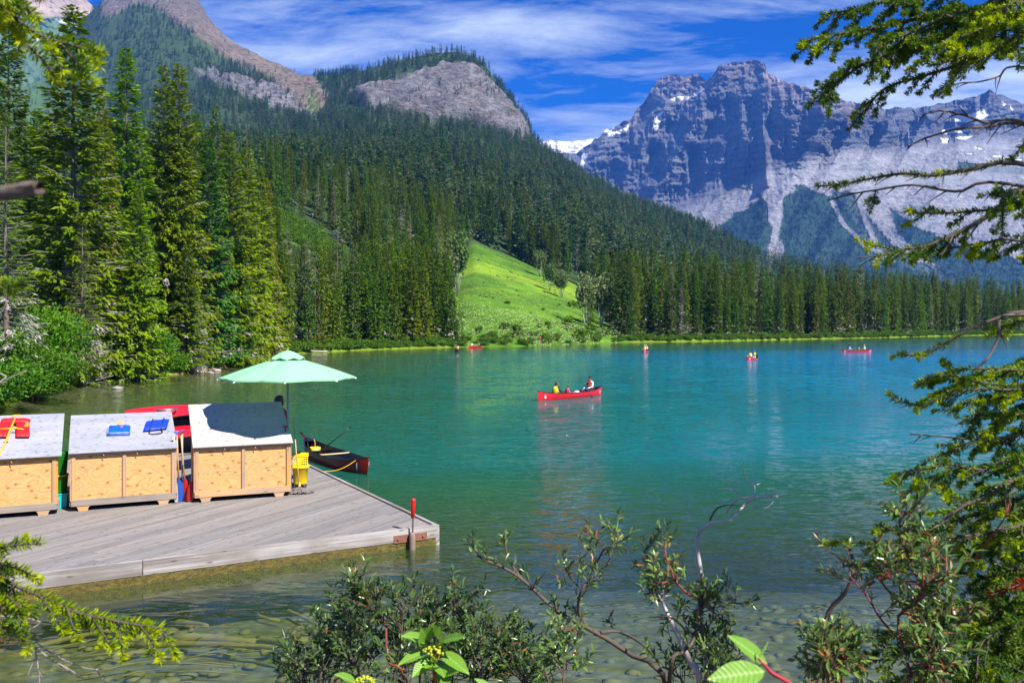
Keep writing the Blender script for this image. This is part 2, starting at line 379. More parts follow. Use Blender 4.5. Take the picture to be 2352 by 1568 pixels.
def ground_mat(name, bumpd=.6, nscale=.05, fscale=.9, contrast=.5, rscale=.03, rbump=8.0, rcon=1.0):
    """ground colour from the mesh, mottled; where the 'rock' attribute is set: cracks, ledges and stains with real relief"""
    m, t, out = newmat(name); co = t.new('ShaderNodeNewGeometry').outputs['Position']
    c = t.attr('gcol').outputs['Color']; rk_ = t.attr('rock').outputs['Fac']
    n = t.noise(co, nscale, 8, .68); n2 = t.noise(co, fscale, 5, .6)
    k = t.math('ADD', t.math('MULTIPLY', t.math('SUBTRACT', n, .5), contrast * 2.4), t.math('MULTIPLY', t.math('SUBTRACT', n2, .5), contrast * 1.6))
    rn = t.new('ShaderNodeTexNoise', noise_type='RIDGED_MULTIFRACTAL', i_Vector=t.mapping(co, (1, 1, .55)), i_Scale=rscale, i_Detail=9.0, i_Roughness=.62, i_Lacunarity=2.2).outputs[0]
    rf = t.noise(t.mapping(co, (1, 1, 2.2)), rscale * 3.5, 6, .7)
    rr_ = t.math('ADD', t.math('MULTIPLY', t.math('SUBTRACT', rf, .5), 2.2), t.math('MULTIPLY', t.math('SUBTRACT', rn, .45), -.45))
    k = t.math('ADD', k, t.math('MULTIPLY', t.math('MULTIPLY', rr_, rcon), rk_))
    kk = t.math('MAXIMUM', t.math('ADD', 1.0, k), .18)
    c2 = t.mix(1.0, c, t.new('ShaderNodeCombineColor', i_Red=kk, i_Green=kk, i_Blue=kk).outputs[0], 'MULTIPLY')
    c2 = t.mix(t.math('MULTIPLY', t.math('MULTIPLY', t.math('SUBTRACT', t.noise(co, rscale * .9, 4, .6), .55), 3.0, clamp=True), rk_), c2, t.mix(1.0, c2, (1.25, .98, .75), 'MULTIPLY'))
    b = t.new('ShaderNodeBsdfPrincipled', i_Base_Color=c2, i_Roughness=.92); b.inputs['Specular IOR Level'].default_value = .15
    hgt = t.math('ADD', t.math('ADD', n, t.math('MULTIPLY', n2, .15)), t.math('MULTIPLY', t.math('ADD', rf, t.math('MULTIPLY', rn, -.35)), t.math('MULTIPLY', rk_, rbump / bumpd)))
    t.put(b.inputs['Normal'], t.bump(hgt, 1.0, bumpd)); t.l.new(b.outputs[0], out.inputs[0]); return m
M_GROUND = ground_mat('hill_ground', 2.0, .06, .6, .55, .022, 30.0, 1.9)
me = fast_mesh('hills', pts, Q, [M_GROUND], {'gcol': base, 'rock': np.clip(rk + tan_ * .8, 0, 1)}, smooth=True)
tag(link(bpy.data.objects.new('hills', me)), kind='structure')
GZ = pts[:, 2].reshape(nx, ny); GY = pts[:, 1].reshape(nx, ny)
def hz(px, Y):
    """height of the finished hills at column px and distance Y"""
    fx = np.clip((np.asarray(px, float) + 880) / 3760 * (nx - 1), 0, nx - 1.001); i = fx.astype(int); a = fx - i
    ysx = Ys(px) - 6; yex = Y5(px) * 1.55
    t = np.clip(np.log(np.clip(np.asarray(Y) / ysx, 1.0001, None)) / np.log(yex / ysx), 0, 1) ** (1 / .8)
    fj = np.clip(t * (ny - 1), 0, ny - 1.001); j = fj.astype(int); b = fj - j
    g = lambda A, B: GZ[A, B]
    return (g(i, j) * (1 - a) * (1 - b) + g(i + 1, j) * a * (1 - b) + g(i, j + 1) * (1 - a) * b + g(i + 1, j + 1) * a * b)

# ------------------------------------------------------------------ far mountains
def relief_mountain(name, x0, x1, ncol, rows, vr, vfoot, Yfn, colfn, mat, rockw=.8):
    xs = np.linspace(x0, x1, ncol); ss = np.linspace(0, 1, rows)
    X, S = np.meshgrid(xs, ss, indexing='ij')
    top = vr(X); V = vfoot + (top - vfoot) * S
    Yd = Yfn(X, V, S)
    p = np.stack([((X - CX) / F * Yd).ravel(), Yd.ravel(), (H + (HY - V) / F * Yd).ravel()], 1)
    c = colfn(X.ravel(), V.ravel(), S.ravel(), p)
    # back slope so that the mountain has a far side
    t = p.reshape(ncol, rows, 3)[:, -1, :]
    b1 = t.copy(); b1[:, 1] += 500; b1[:, 0] *= (b1[:, 1] / t[:, 1]); b1[:, 2] = b1[:, 2] * .75
    b2 = t.copy(); b2[:, 1] += 1800; b2[:, 0] *= (b2[:, 1] / t[:, 1]); b2[:, 2] = -50
    base_n = ncol * rows
    pall = np.vstack([p, b1, b2]); call = np.vstack([c, c.reshape(ncol, rows, 3)[:, -1], c.reshape(ncol, rows, 3)[:, -1]])
    ii = np.arange(base_n).reshape(ncol, rows)
    q = [np.stack([ii[:-1, :-1], ii[1:, :-1], ii[1:, 1:], ii[:-1, 1:]], -1).reshape(-1, 4)]
    a = np.arange(ncol - 1)
    q.append(np.stack([ii[:-1, -1], ii[1:, -1], base_n + a + 1, base_n + a], -1))
    q.append(np.stack([base_n + a, base_n + a + 1, base_n + ncol + a + 1, base_n + ncol + a], -1))
    me = fast_mesh(name, pall, np.vstack(q), [mat], {'gcol': np.clip(call, .004, .9), 'rock': np.where(call[:, 1] > call[:, 0] * 1.2, 0.0, np.where(call[:, 0] > .5, .05, rockw))}, smooth=False)
    return tag(link(bpy.data.objects.new(name, me)), kind='structure'), p

RIDGE = [(1200, 352), (1250, 345), (1290, 352), (1325, 350), (1345, 335), (1372, 318), (1392, 300), (1412, 292), (1430, 280), (1448, 276), (1462, 252), (1478, 236), (1490, 215), (1503, 196), (1512, 180), (1530, 172),
         (1552, 171), (1572, 178), (1588, 171), (1602, 172), (1612, 180), (1624, 184), (1634, 178), (1643, 166), (1650, 152), (1668, 148), (1690, 143), (1712, 142), (1722, 135), (1738, 138), (1756, 148), (1764, 168), (1782, 178), (1802, 188),
         (1850, 199), (1905, 219), (1940, 232), (1965, 236), (2000, 240), (2030, 250), (2060, 247), (2100, 248), (2140, 243), (2190, 231), (2235, 222), (2262, 214), (2274, 205), (2290, 216), (2315, 224), (2335, 230), (2352, 240), (2500, 270), (2950, 330)]
_vr = lut(RIDGE)
def vrE(x): 
    pj = np.stack([x.ravel() * .09, 0 * x.ravel() + 3.3, 0 * x.ravel()], 1)
    return _vr(x) + (fbm(pj, 3, .6) * 4.5).reshape(x.shape)
FOLD = lut([(1100, 700), (1300, 560), (1345, 640), (1400, 470), (1450, 540), (1495, 380), (1530, 430), (1585, 200), (1625, 260), (1880, -560), (1925, -380), (1955, -480), (2010, -250), (2035, -350), (2085, -150), (2110, -250),
            (2165, -50), (2230, -260), (2265, -100), (2330, 60), (2400, 0), (2900, 500)])
VT = lut([(1200, 420), (1300, 420), (1400, 470), (1480, 490), (1550, 488), (1620, 462), (1700, 430), (1760, 395), (1860, 372), (1950, 345), (2050, 352), (2150, 330), (2352, 318), (2950, 320)])
def YE(X, V, S):
    vt = VT(X)
    q = X + .55 * (V - 300)
    cliff = 1 / (1 + np.exp((V - vt) / 9.0))
    t_below = np.clip((740 - V) / (740 - vt), 0, 1)
    Y = 2700 + (3800 - 2700) * t_below ** .8
    up = np.clip((vt - V) / (vt - _vr(X) + 1), 0, 1)
    Y = Y + cliff * (70 * up + 380 * np.clip(up - .72, 0, 1))
    Y = Y + FOLD(q) * .50 + cliff * (FOLD(q) + 560) * .95 
    pts_ = np.stack([X.ravel() * .018, V.ravel() * .008, 0 * X.ravel()], 1)
    iso = np.stack([X.ravel() * .022, V.ravel() * .020, 0 * X.ravel() + 2], 1)
    Y = Y - fbm(pts_ * np.array([1.6, 1.0, 1]), 6, .60, True).reshape(X.shape) * cliff * 50 - fbm(iso, 6, .62, True).reshape(X.shape) * (cliff * 60 + 26)
    # a free-standing pinnacle in the dark wall
    pin = np.exp(-((X - 1757 - .03 * (V - 300)) / 9) ** 2) * np.clip((V - 292) / 30, 0, 1) * np.clip((432 - V) / 20, 0, 1)
    Y = Y - pin * 130
    wv = fbm(np.stack([X.ravel() * .01, V.ravel() * .02, 0 * X.ravel() + 5], 1), 3).reshape(X.shape)
    st = np.sin((V + X * .10 + 30 * wv) * .42)
    Y = Y + cliff * st * 5 * (1 + wv)
    return Y
def softE(x, v, poly, w=5): 
    o = 0
    for a, b in ((0, 0), (w, 0), (-w, 0), (0, w * .6), (0, -w * .6)): o = o + inpoly(x + a, v + b, poly)
    return o / 5.0
def colE(x, v, s, p):
    vt = VT(x); n = (fbm(np.stack([x * .02, v * .03, 0 * x], 1), 5, .6) + 1) / 2
    n2 = (fbm(np.stack([x * .12, v * .12, 0 * x], 1), 3) + 1) / 2
    cliff = 1 / (1 + np.exp((v - vt) / 5.0))
    rock = np.array([(.155, .162, .185)]) * (.6 + .8 * n[:, None])
    wv = fbm(np.stack([x * .01, v * .02, 0 * x + 5], 1), 3); band = (np.sin((v + x * .10 + 30 * wv) * .42) + 1) / 2
    warm = np.clip((_vr(x) + 75 - v) / 75, 0, 1) * (x > 1440) * (x < 2000)
    rock = rock + warm[:, None] * np.array([(.10, .035, .0)]) * (.3 + .7 * band[:, None])
    rock = rock + (band[:, None] - .5) * .07
    tal = np.array([(.34, .34, .36)]) * (.75 + .5 * n2[:, None])
    c = rock * cliff[:, None] + tal * (1 - cliff[:, None])
    # forest tongues on the lower slopes with pale slide tracks between
    xj = x + (n - .5) * 40; vj = v + (n2 - .5) * 22 + (n - .5) * 30
    f = softE(xj, vj, [(1480, 560), (1540, 520), (1640, 455), (1720, 420), (1760, 470), (1778, 540), (1766, 600), (1500, 760), (1400, 700)], 4)
    f = f * (1 - softE(xj, vj, [(1560, 505), (1620, 470), (1690, 435), (1740, 440), (1715, 480), (1660, 520), (1590, 555), (1530, 560)], 3))
    g = softE(xj, vj, [(1795, 480), (1825, 425), (1880, 440), (1940, 470), (1975, 540), (2060, 600), (2300, 760), (1790, 760)], 4)
    h = softE(xj, vj, [(1905, 430), (1960, 440), (2010, 520), (2060, 570), (2110, 600), (2300, 650), (2352, 700), (2060, 640), (1980, 560), (1930, 500)], 4)
    k = softE(xj, vj, [(2040, 470), (2100, 520), (2200, 560), (2352, 600), (2950, 640), (2950, 760), (2352, 760), (2150, 610), (2060, 540)], 4)
    fo = np.clip(f + g + h * .9 + k + softE(xj, vj, [(1340, 640), (2950, 660), (2950, 770), (1340, 770)], 4) + .9 * softE(x, v, [(2200, 372), (2330, 385), (2420, 392), (2410, 405), (2200, 392)], 2), 0, 1)
    track = softE(x + (n2 - .5) * 8, v, [(1790, 430), (1800, 430), (1797, 500), (1782, 570), (1772, 620), (1752, 620), (1765, 570), (1780, 500)], 2)
    fo = fo * (1 - track)
    for tr in ([(1905, 460), (1915, 460), (1940, 510), (1990, 560), (2060, 600), (2055, 606), (1980, 566), (1928, 512)], [(1965, 450), (1975, 450), (1990, 500), (2010, 540), (2030, 580), (2020, 582), (1995, 540), (1975, 495)]):
        fo = fo * (1 - .85 * softE(x + (n2 - .5) * 8, v, tr, 1.5))
    fc = np.array([(.022, .048, .030)]) * (.6 + .9 * n2[:, None]) + np.array([(.02, .05, .015)]) * np.clip(n - .55, 0, 1)[:, None] * 2
    c = c * (1 - fo[:, None]) + fc * fo[:, None]
    # snow patches and couloirs
    sn = 0
    for poly in ([(1366, 300), (1392, 292), (1412, 290), (1408, 302), (1380, 306)], [(1394, 306), (1432, 296), (1448, 284), (1440, 304), (1400, 314)], [(1340, 350), (1352, 352), (1345, 375), (1335, 395), (1325, 400), (1335, 372)],
                 [(1538, 226), (1560, 221), (1590, 221), (1580, 229), (1545, 232)], [(1590, 216), (1618, 204), (1608, 214), (1594, 224)], [(1500, 222), (1528, 234), (1520, 236), (1498, 226)],
                 [(1506, 268), (1524, 252), (1519, 275), (1508, 300), (1500, 296)], [(1500, 468), (1520, 460), (1510, 466)], [(2180, 268), (2230, 262), (2262, 250), (2275, 262), (2240, 285), (2190, 280)],
                 [(2160, 300), (2190, 292), (2230, 296), (2225, 304), (2170, 308)], [(2160, 315), (2180, 318), (2176, 330), (2165, 328)], [(2190, 315), (2240, 312), (2215, 322)], [(2225, 335), (2262, 342), (2250, 345)], [(2280, 356), (2352, 366), (2345, 369), (2280, 360)],
                 [(2205, 350), (2235, 352), (2230, 356)], [(2300, 230), (2312, 240), (2306, 244)], [(2318, 238), (2330, 252), (2324, 254)]):
        sn = sn + softE(x + (n2 - .5) * 6, v + (n - .5) * 4, poly, 1.2)
    wr = softE(x, v, [(1735, 168), (1762, 166), (1790, 178), (1812, 192), (1770, 186), (1742, 176)], 2)
    c = c * (1 - wr[:, None] * .8) + np.array([(.42, .36, .33)]) * wr[:, None] * .8
    sn = np.clip(sn, 0, 1)
    return c * (1 - sn[:, None]) + np.array([(.82, .83, .86)]) * sn[:, None]
M_ROCK = ground_mat('mountain_rock', 14.0, .012, .10, .42, .009, 46.0)
mtnE, pE = relief_mountain('mountain', 1190, 2950, 620, 300, vrE, 745.0, YE, colE, M_ROCK)

# glacier-covered summit behind the pass
GR = lut([(1150, 400), (1235, 330), (1262, 322), (1300, 326), (1340, 322), (1400, 312), (1460, 300), (1600, 330), (1800, 420)])
def colG(x, v, s, p):
    n = (fbm(np.stack([x * .05, v * .09, 0 * x], 1), 4, .6) + 1) / 2
    r = np.clip((n - .56) * 8, 0, 1) * np.clip((v - GR(x) - 8) / 10, 0, 1)
    return np.array([(.82, .83, .86)]) * (1 - r[:, None]) + np.array([(.30, .29, .32)]) * r[:, None]
def YG(X, V, S): return 6200 + S * 500 - fbm(np.stack([X.ravel() * .03, V.ravel() * .03, 0 * X.ravel()], 1), 4, .6, True).reshape(X.shape) * 60
relief_mountain('glacier_mountain', 1150, 1800, 140, 60, GR, 520, YG, colG, M_ROCK, .3)
# pale scree mountain at the far left
LR = lut([(-900, 60), (-300, -120), (0, -150), (120, -60), (190, -8), (225, 26), (300, 90), (420, 160), (520, 260)])
def colL(x, v, s, p):
    n = (fbm(np.stack([x * .02, v * .04, 0 * x], 1), 5, .6) + 1) / 2; n2 = (fbm(np.stack([x * .1, v * .1, 0 * x], 1), 3) + 1) / 2
    c = np.array([(.40, .31, .24)]) * (.7 + .6 * n[:, None])
    g = np.clip((v - 20 - (n - .5) * 60 + (110 - x) * .15) / 25, 0, 1)
    c = c * (1 - g[:, None]) + np.array([(.10, .165, .06)]) * (.8 + .4 * n2[:, None]) * g[:, None]
    sn = np.clip(softE(x, v, [(75, 88), (108, 82), (104, 90), (78, 97)], 2) + softE(x, v, [(130, 45), (180, 58), (176, 61), (130, 50)], 1), 0, 1)
    return c * (1 - sn[:, None]) + np.array([(.82, .83, .86)]) * sn[:, None]
def YL(X, V, S): return 3300 + S * 900 - fbm(np.stack([X.ravel() * .02, V.ravel() * .012, 0 * X.ravel()], 1), 5, .6, True).reshape(X.shape) * 60
relief_mountain('scree_mountain', -900, 520, 260, 120, LR, 480, YL, colL, M_ROCK, .4)

# ------------------------------------------------------------------ lake
SHP = np.array([((p - CX) / F * y, y) for p, y in SHORE])
def shore_dist(X, Y):
    d = np.full(X.shape, 1e9)
    for (ax, ay), (bx, by) in zip(SHP[:-1], SHP[1:]):
        ex, ey = bx - ax, by - ay; t = np.clip(((X - ax) * ex + (Y - ay) * ey) / (ex * ex + ey * ey), 0, 1)
        d = np.minimum(d, np.hypot(X - ax - t * ex, Y - ay - t * ey))
    return d
def lake_depth(X, Y):
    d1 = shore_dist(X, Y) * .16 + .05; d2 = np.clip(Y - 7.8 + .10 * (X + 4) * (X < -1), .1, None)
    d2 = .42 + d2 * .08 + np.clip(Y - 15, 0, None) * .16 + np.clip(Y - 22, 0, None) * .32
    return np.minimum(d1, d2)
gx = np.concatenate([np.arange(-60, 30, .5), np.arange(30, 460, 6.0)]); gy = np.concatenate([np.arange(3.0, 30, .4), np.geomspace(30, 700, 120)])
GXX, GYY = np.meshgrid(gx, gy, indexing='ij'); dep = lake_depth(GXX, GYY)
LV = np.stack([GXX.ravel(), GYY.ravel(), np.zeros(GXX.size)], 1)
li = np.arange(GXX.size).reshape(GXX.shape)
LQ = np.stack([li[:-1, :-1], li[1:, :-1], li[1:, 1:], li[:-1, 1:]], -1).reshape(-1, 4)
def water_mat():
    m, t, out = newmat('lake_water'); pos = t.new('ShaderNodeNewGeometry').outputs['Position']
    sp = t.new('ShaderNodeSeparateXYZ'); t.l.new(pos, sp.inputs[0])
    d = t.attr('depth').outputs['Fac']
    body = t.ramp(t.math('DIVIDE', d, 20.0), [(0, (.050, .062, .008)), (.06, (.030, .095, .024)), (.13, (.004, .120, .062)), (.24, (.000, .135, .135)), (.42, (.000, .155, .275)), (.80, (.000, .165, .42))])  # blue deep end also paints in the sky's reflection
    patch = t.noise(t.mapping(pos, (.03, .09, 1)), 1.0, 3)
    body = t.mix(1.0, body, t.ramp(patch, [(.3, (.82, .84, .86)), (.7, (1.18, 1.15, 1.12))]), 'MULTIPLY')
    turb = t.math('SUBTRACT', 1.0, t.math('POWER', 2.718, t.math('MULTIPLY', d, -0.42)))
    turb = t.math('MULTIPLY', turb, 1.0, clamp=True)
    # ripples: broad swell, wavelets and fine chop; calm close to the far shore
    w1 = t.noise(t.mapping(pos, (.7, 1.5, 1), (0, 0, R(8))), 1.9, 2, .5, .5)
    w2 = t.noise(t.mapping(pos, (1.0, 1.9, 1), (0, 0, R(-6))), 4.6, 3, .6, .3)
    w3 = t.noise(t.mapping(pos, (.6, 1.3, 1), (0, 0, R(4))), 2.0, 4, .65)
    near = t.math('SUBTRACT', 1.0, t.math('DIVIDE', sp.outputs[1], 22.0), clamp=True)
    mid = t.math('DIVIDE', t.math('SUBTRACT', sp.outputs[1], 12.0), 14.0, clamp=True)
    calm = t.math('SUBTRACT', 1.0, t.math('MULTIPLY', t.math('DIVIDE', t.math('SUBTRACT', sp.outputs[1], 85.0), 60.0, clamp=True), .88))
    wind = t.math('ADD', .55, t.math('MULTIPLY', t.noise(t.mapping(pos, (.02, .05, 1)), 1.0, 2), .9))
    left = t.math('ADD', .25, t.math('MULTIPLY', t.math('DIVIDE', t.math('ADD', sp.outputs[0], 22.0), 26.0, clamp=True), .75))
    amp = t.math('MULTIPLY', t.math('MULTIPLY', calm, wind), left)
    def crest(n_, lo, g): return t.math('POWER', t.math('MULTIPLY', t.math('SUBTRACT', n_, lo), g, clamp=True), 2.0)
    far = t.math('DIVIDE', t.math('SUBTRACT', sp.outputs[1], 22.0), 30.0, clamp=True)
    w4 = t.noise(t.mapping(pos, (.45, .9, 1), (0, 0, R(10))), .9, 3, .6, .4)
    h = t.math('MULTIPLY', w1, t.math('SUBTRACT', .036, t.math('MULTIPLY', mid, .034)))
    h = t.math('ADD', h, t.math('MULTIPLY', w2, t.math('MULTIPLY', mid, .0015)))
    h = t.math('ADD', h, t.math('MULTIPLY', crest(w2, .53, 5.5), t.math('MULTIPLY', mid, .060)))
    h = t.math('ADD', h, t.math('MULTIPLY', crest(w3, .53, 5.0), t.math('MULTIPLY', mid, .21)))
    h = t.math('ADD', h, t.math('MULTIPLY', crest(w4, .54, 5.0), t.math('MULTIPLY', far, .24)))
    h = t.math('MULTIPLY', h, amp)
    nrm = t.bump(h, 1.0, 1.0)
    fr = t.new('ShaderNodeFresnel', i_IOR=1.333, i_Normal=nrm).outputs[0]
    gl = t.new('ShaderNodeBsdfGlossy', i_Color=(1, 1, 1), i_Roughness=.05, i_Normal=nrm)
    df = t.new('ShaderNodeBsdfDiffuse', i_Color=body)
    tp = t.new('ShaderNodeBsdfRefraction', i_Color=(.84, .93, .78), i_Roughness=0.0, i_IOR=1.333, i_Normal=nrm)
    tr = t.new('ShaderNodeBsdfTransparent', i_Color=(.86, .94, .80))
    mx0 = t.new('ShaderNodeMixShader', i_Fac=.5)   # half bent by the ripples, half straight, both seen through tinted water
    t.l.new(tp.outputs[0], mx0.inputs[1]); t.l.new(tr.outputs[0], mx0.inputs[2])
    mx1 = t.new('ShaderNodeMixShader', i_Fac=turb); t.l.new(tr.outputs[0], mx1.inputs[1]); t.l.new(df.outputs[0], mx1.inputs[2])
    mx2 = t.new('ShaderNodeMixShader', i_Fac=fr); t.l.new(mx1.outputs[0], mx2.inputs[1]); t.l.new(gl.outputs[0], mx2.inputs[2])
    t.l.new(mx2.outputs[0], out.inputs[0]); return m
M_WATER = water_mat()
lake = link(bpy.data.objects.new('lake', fast_mesh('lake', LV, LQ, [M_WATER], {'depth': dep.ravel()}, smooth=True))); tag(lake, kind='structure')

def bed_mat():
    m, t, out = newmat('lakebed_silt'); pos = t.new('ShaderNodeNewGeometry').outputs['Position']
    n = t.noise(pos, .9, 5, .6); v = t.new('ShaderNodeTexVoronoi', i_Vector=pos, i_Scale=4.2); 
    c = t.mix(n, (.15, .15, .07), (.34, .33, .18))
    c = t.mix(t.math('MULTIPLY', v.outputs['Distance'], .9, clamp=True), c, (.06, .06, .03))
    b = t.new('ShaderNodeBsdfPrincipled', i_Base_Color=c, i_Roughness=.9)
    t.put(b.inputs['Normal'], t.bump(v.outputs['Distance'], .6, .06)); t.l.new(b.outputs[0], out.inputs[0]); return m
bv = LV.copy(); bv[:, 2] = -lake_depth(bv[:, 0], bv[:, 1]) - .05 + fbm(bv * .5, 3) * .08
bed = link(bpy.data.objects.new('lakebed', fast_mesh('lakebed', bv, LQ, [bed_mat()], smooth=True))); tag(bed, kind='structure')
# the near bank the photographer stands on
bx = np.linspace(-14, 16, 90); by = np.linspace(-8, 9.5, 60)
BX, BY = np.meshgrid(bx, by, indexing='ij')
bz = np.interp(BY, [-8, 0, 3.5, 5.5, 7.0, 8.2, 9.5], [2.6, 2.25, 1.75, 1.0, .45, -.15, -.75]) + fbm(np.stack([BX.ravel() * .8, BY.ravel() * .8, 0 * BX.ravel()], 1), 3).reshape(BX.shape) * .10
bi = np.arange(BX.size).reshape(BX.shape); BQ = np.stack([bi[:-1, :-1], bi[1:, :-1], bi[1:, 1:], bi[:-1, 1:]], -1).reshape(-1, 4)
bank = fast_mesh('bank_ground', np.stack([BX.ravel(), BY.ravel(), bz.ravel()], 1), BQ, [simple('bank_soil', (.10, .075, .045), .95, .4, 1.5, .03, 12)], smooth=True)
tag(link(bpy.data.objects.new('bank_ground', bank)), kind='structure')
def bank_z(x, y): return float(np.interp(y, [-8, 0, 3.5, 5.5, 7.0, 8.2, 9.5], [2.6, 2.25, 1.75, 1.0, .45, -.15, -.75]))

# ------------------------------------------------------------------ air
def haze_box():
    m, t, out = newmat('haze_air')
    v = t.n.new('ShaderNodeVolumePrincipled'); v.inputs['Color'].default_value = (.07, .28, 1.0, 1); v.inputs['Density'].default_value = .70e-4; v.inputs['Anisotropy'].default_value = .0
    t.l.new(v.outputs[0], out.inputs['Volume'])
    b = MB(); b.box((600, 3600, 740), (9000, 8400, 1540)); o = b.build('haze', m); tag(o, kind='stuff'); return o
haze_box()

def mist():
    """thin cloud hanging on the far mountain's flank: one closed, uneven body of vapour"""
    m, t, out = newmat('mist_vapour'); v = t.n.new('ShaderNodeVolumePrincipled'); v.inputs['Color'].default_value = (.97, .98, 1, 1); v.inputs['Density'].default_value = 3.0e-3
    t.l.new(v.outputs[0], out.inputs['Volume']); b = MB(); nu, nv_ = 70, 22; th = np.linspace(0, PI, nu); ph = np.linspace(0, 2 * PI, nv_, endpoint=False)
    A, B_ = np.meshgrid(th, ph, indexing='ij'); u = 1 - np.cos(A)
    env = np.sin(A) ** .7; nzr = fbm(np.stack([(u * 4.5).ravel(), np.cos(B_).ravel() * 1.0, np.sin(B_).ravel() * 1.0], 1), 4, .6).reshape(A.shape)
    rad = env * np.clip(.62 + .75 * nzr, .12, 2); px = 1845 + u * 330; v0 = 398 + 12 * np.sin(u * 3.2) + 6 * u; Y = 3220 + 170 * rad * np.cos(B_)
    vv = v0 + 30 * rad * np.sin(B_)
    V = np.stack([(px - CX) / F * 3220, Y, H + (HY - vv) / F * 3220], -1)
    b.grid([[tuple(V[i, j]) for j in range(nv_)] for i in range(nu)], closed=True)
    o = b.build('mist', m, recalc=True); tag(o, 'thin white mist hanging on the flank of the far mountain', kind='stuff')
mist()
# ------------------------------------------------------------------ trees
def spruce_arrays(h, rad, nbr, ntw, L, Wd, seed, base=.06, droop=.35, gap=0.0, pw=.8, dead_low=0.0, clump=0.0):
    """returns diamonds (n,4,3), tint (n), dead flag (n), bare branch lines"""
    r = np.random.RandomState(seed)
    u = np.sort(r.rand(nbr)) ** .92; zt = h * (base + (1 - base) * u)
    rel = 1 - (zt / h - base) / (1 - base)
    lob = 1 + .22 * np.sin(zt * 2.1 + r.rand() * 6) * r.rand() + .12 * np.sin(zt * 5.0)
    Rb = rad * (rel ** pw * .96 + .04) * r.uniform(.62, 1.12, nbr) * lob
    az = np.arange(nbr) * 2.39996 + r.uniform(-.5, .5, nbr)
    sl = .55 - (.55 + droop) * rel ** .6 + r.uniform(-.12, .12, nbr)
    keep = r.rand(nbr) > gap; D = []; TI = []; DE = []; lines = []
    for i in np.nonzero(keep)[0]:
        n = max(4, int(ntw * (Rb[i] / rad) ** .8)); s = r.uniform(.12, 1, n) ** .75
        a = np.array([math.cos(az[i]), math.sin(az[i]), 0]); b = np.array([-a[1], a[0], 0])
        up = sl[i] * s + .22 * s * s
        p = a[None] * (Rb[i] * s)[:, None]; p[:, 2] = zt[i] + Rb[i] * up + r.uniform(-.16, .08, n) * Rb[i] * .6
        side = r.choice([-1, 1], n) * r.uniform(.25, 1.0, n)
        d = a[None] * r.uniform(.5, 1.0, n)[:, None] + b[None] * (side * (1.05 - .6 * s))[:, None]
        d[:, 2] += sl[i] * .6 - r.uniform(0, .55, n) * (.5 + rel[i]); d /= np.linalg.norm(d, axis=1)[:, None]
        ln = L * r.uniform(.6, 1.25, n) * (.55 + .45 * min(1, Rb[i] / rad * 1.6))
        w = np.cross(d, np.array([0, 0, 1.0])[None] + r.uniform(-.7, .7, (n, 3))); w /= np.linalg.norm(w, axis=1)[:, None] + 1e-6
        wd = (Wd * r.uniform(.6, 1.3, n))[:, None]
        q = np.stack([p, p + d * (ln * .45)[:, None] + w * wd, p + d * ln[:, None], p + d * (ln * .5)[:, None] - w * wd], 1)
        D.append(q); bt = r.uniform(.25, .7)
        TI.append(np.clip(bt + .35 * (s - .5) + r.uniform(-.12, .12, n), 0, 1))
        isd = (r.rand() < dead_low * np.clip(1.4 - zt[i] / h * 3.2, 0, 1)); DE.append(np.full(n, isd))
        lines.append((a, zt[i], Rb[i], sl[i]))
    return np.concatenate(D), np.concatenate(TI), np.concatenate(DE), lines

def tree_mesh(name, h, rad, nbr, ntw, L, Wd, seed, trunk_r=.22, sticks=True, fol=None, bare=False, **kw):
    D, TI, DE, lines = spruce_arrays(h, rad, nbr, ntw, L, Wd, seed, **kw)
    V = D.reshape(-1, 3); Q = np.arange(len(V)).reshape(-1, 4); mi = DE.astype(int); tint = np.repeat(TI, 4)
    if bare: mi[:] = 1
    if sticks:
        sv = []; 
        for a, z, rb, sl in lines:
            r0 = max(.012, rb * .014); p0 = np.array([0, 0, z]); p1 = a * rb * .55 + np.array([0, 0, z + rb * (sl * .55 + .06)]); p2 = a * rb * .95 + np.array([0, 0, z + rb * (sl * .95 + .2)])
            w = np.array([0, 0, r0]); b = np.array([-a[1], a[0], 0]) * r0
            sv += [p0 - w, p0 + w, p1 + w * .7, p1 - w * .7, p1 - w * .7, p1 + w * .7, p2 + w * .2, p2 - w * .2]
            sv += [p0 - b, p0 + b, p1 + b * .7, p1 - b * .7]
        sv = np.array(sv); o = len(V); V = np.vstack([V, sv]); q2 = np.arange(len(sv)).reshape(-1, 4) + o
        Q = np.vstack([Q, q2]); mi = np.concatenate([mi, np.ones(len(q2), int)]); tint = np.concatenate([tint, np.full(len(sv), .5)])
    crown = fast_mesh(name + '_crown', V, Q, [fol or M_SPRUCE, M_DEADTW], {'tint': tint}, midx=mi)
    t = MB(); k = 7 if sticks else 5
    pt = [(0, 0, h * i / k) for i in range(k + 1)]; rr = np.random.RandomState(seed)
    pt = [(x + rr.uniform(-.03, .03) * h * .05, y + rr.uniform(-.03, .03) * h * .05, z) for x, y, z in pt]; pt[0] = (0, 0, -1.2)
    t.tube(pt, [trunk_r * (1.25 if i == 0 else (1 - i / (k + .3))) for i in range(k + 1)], 7 if sticks else 5)
    return crown, t.mesh(name + '_trunk', M_BARK)

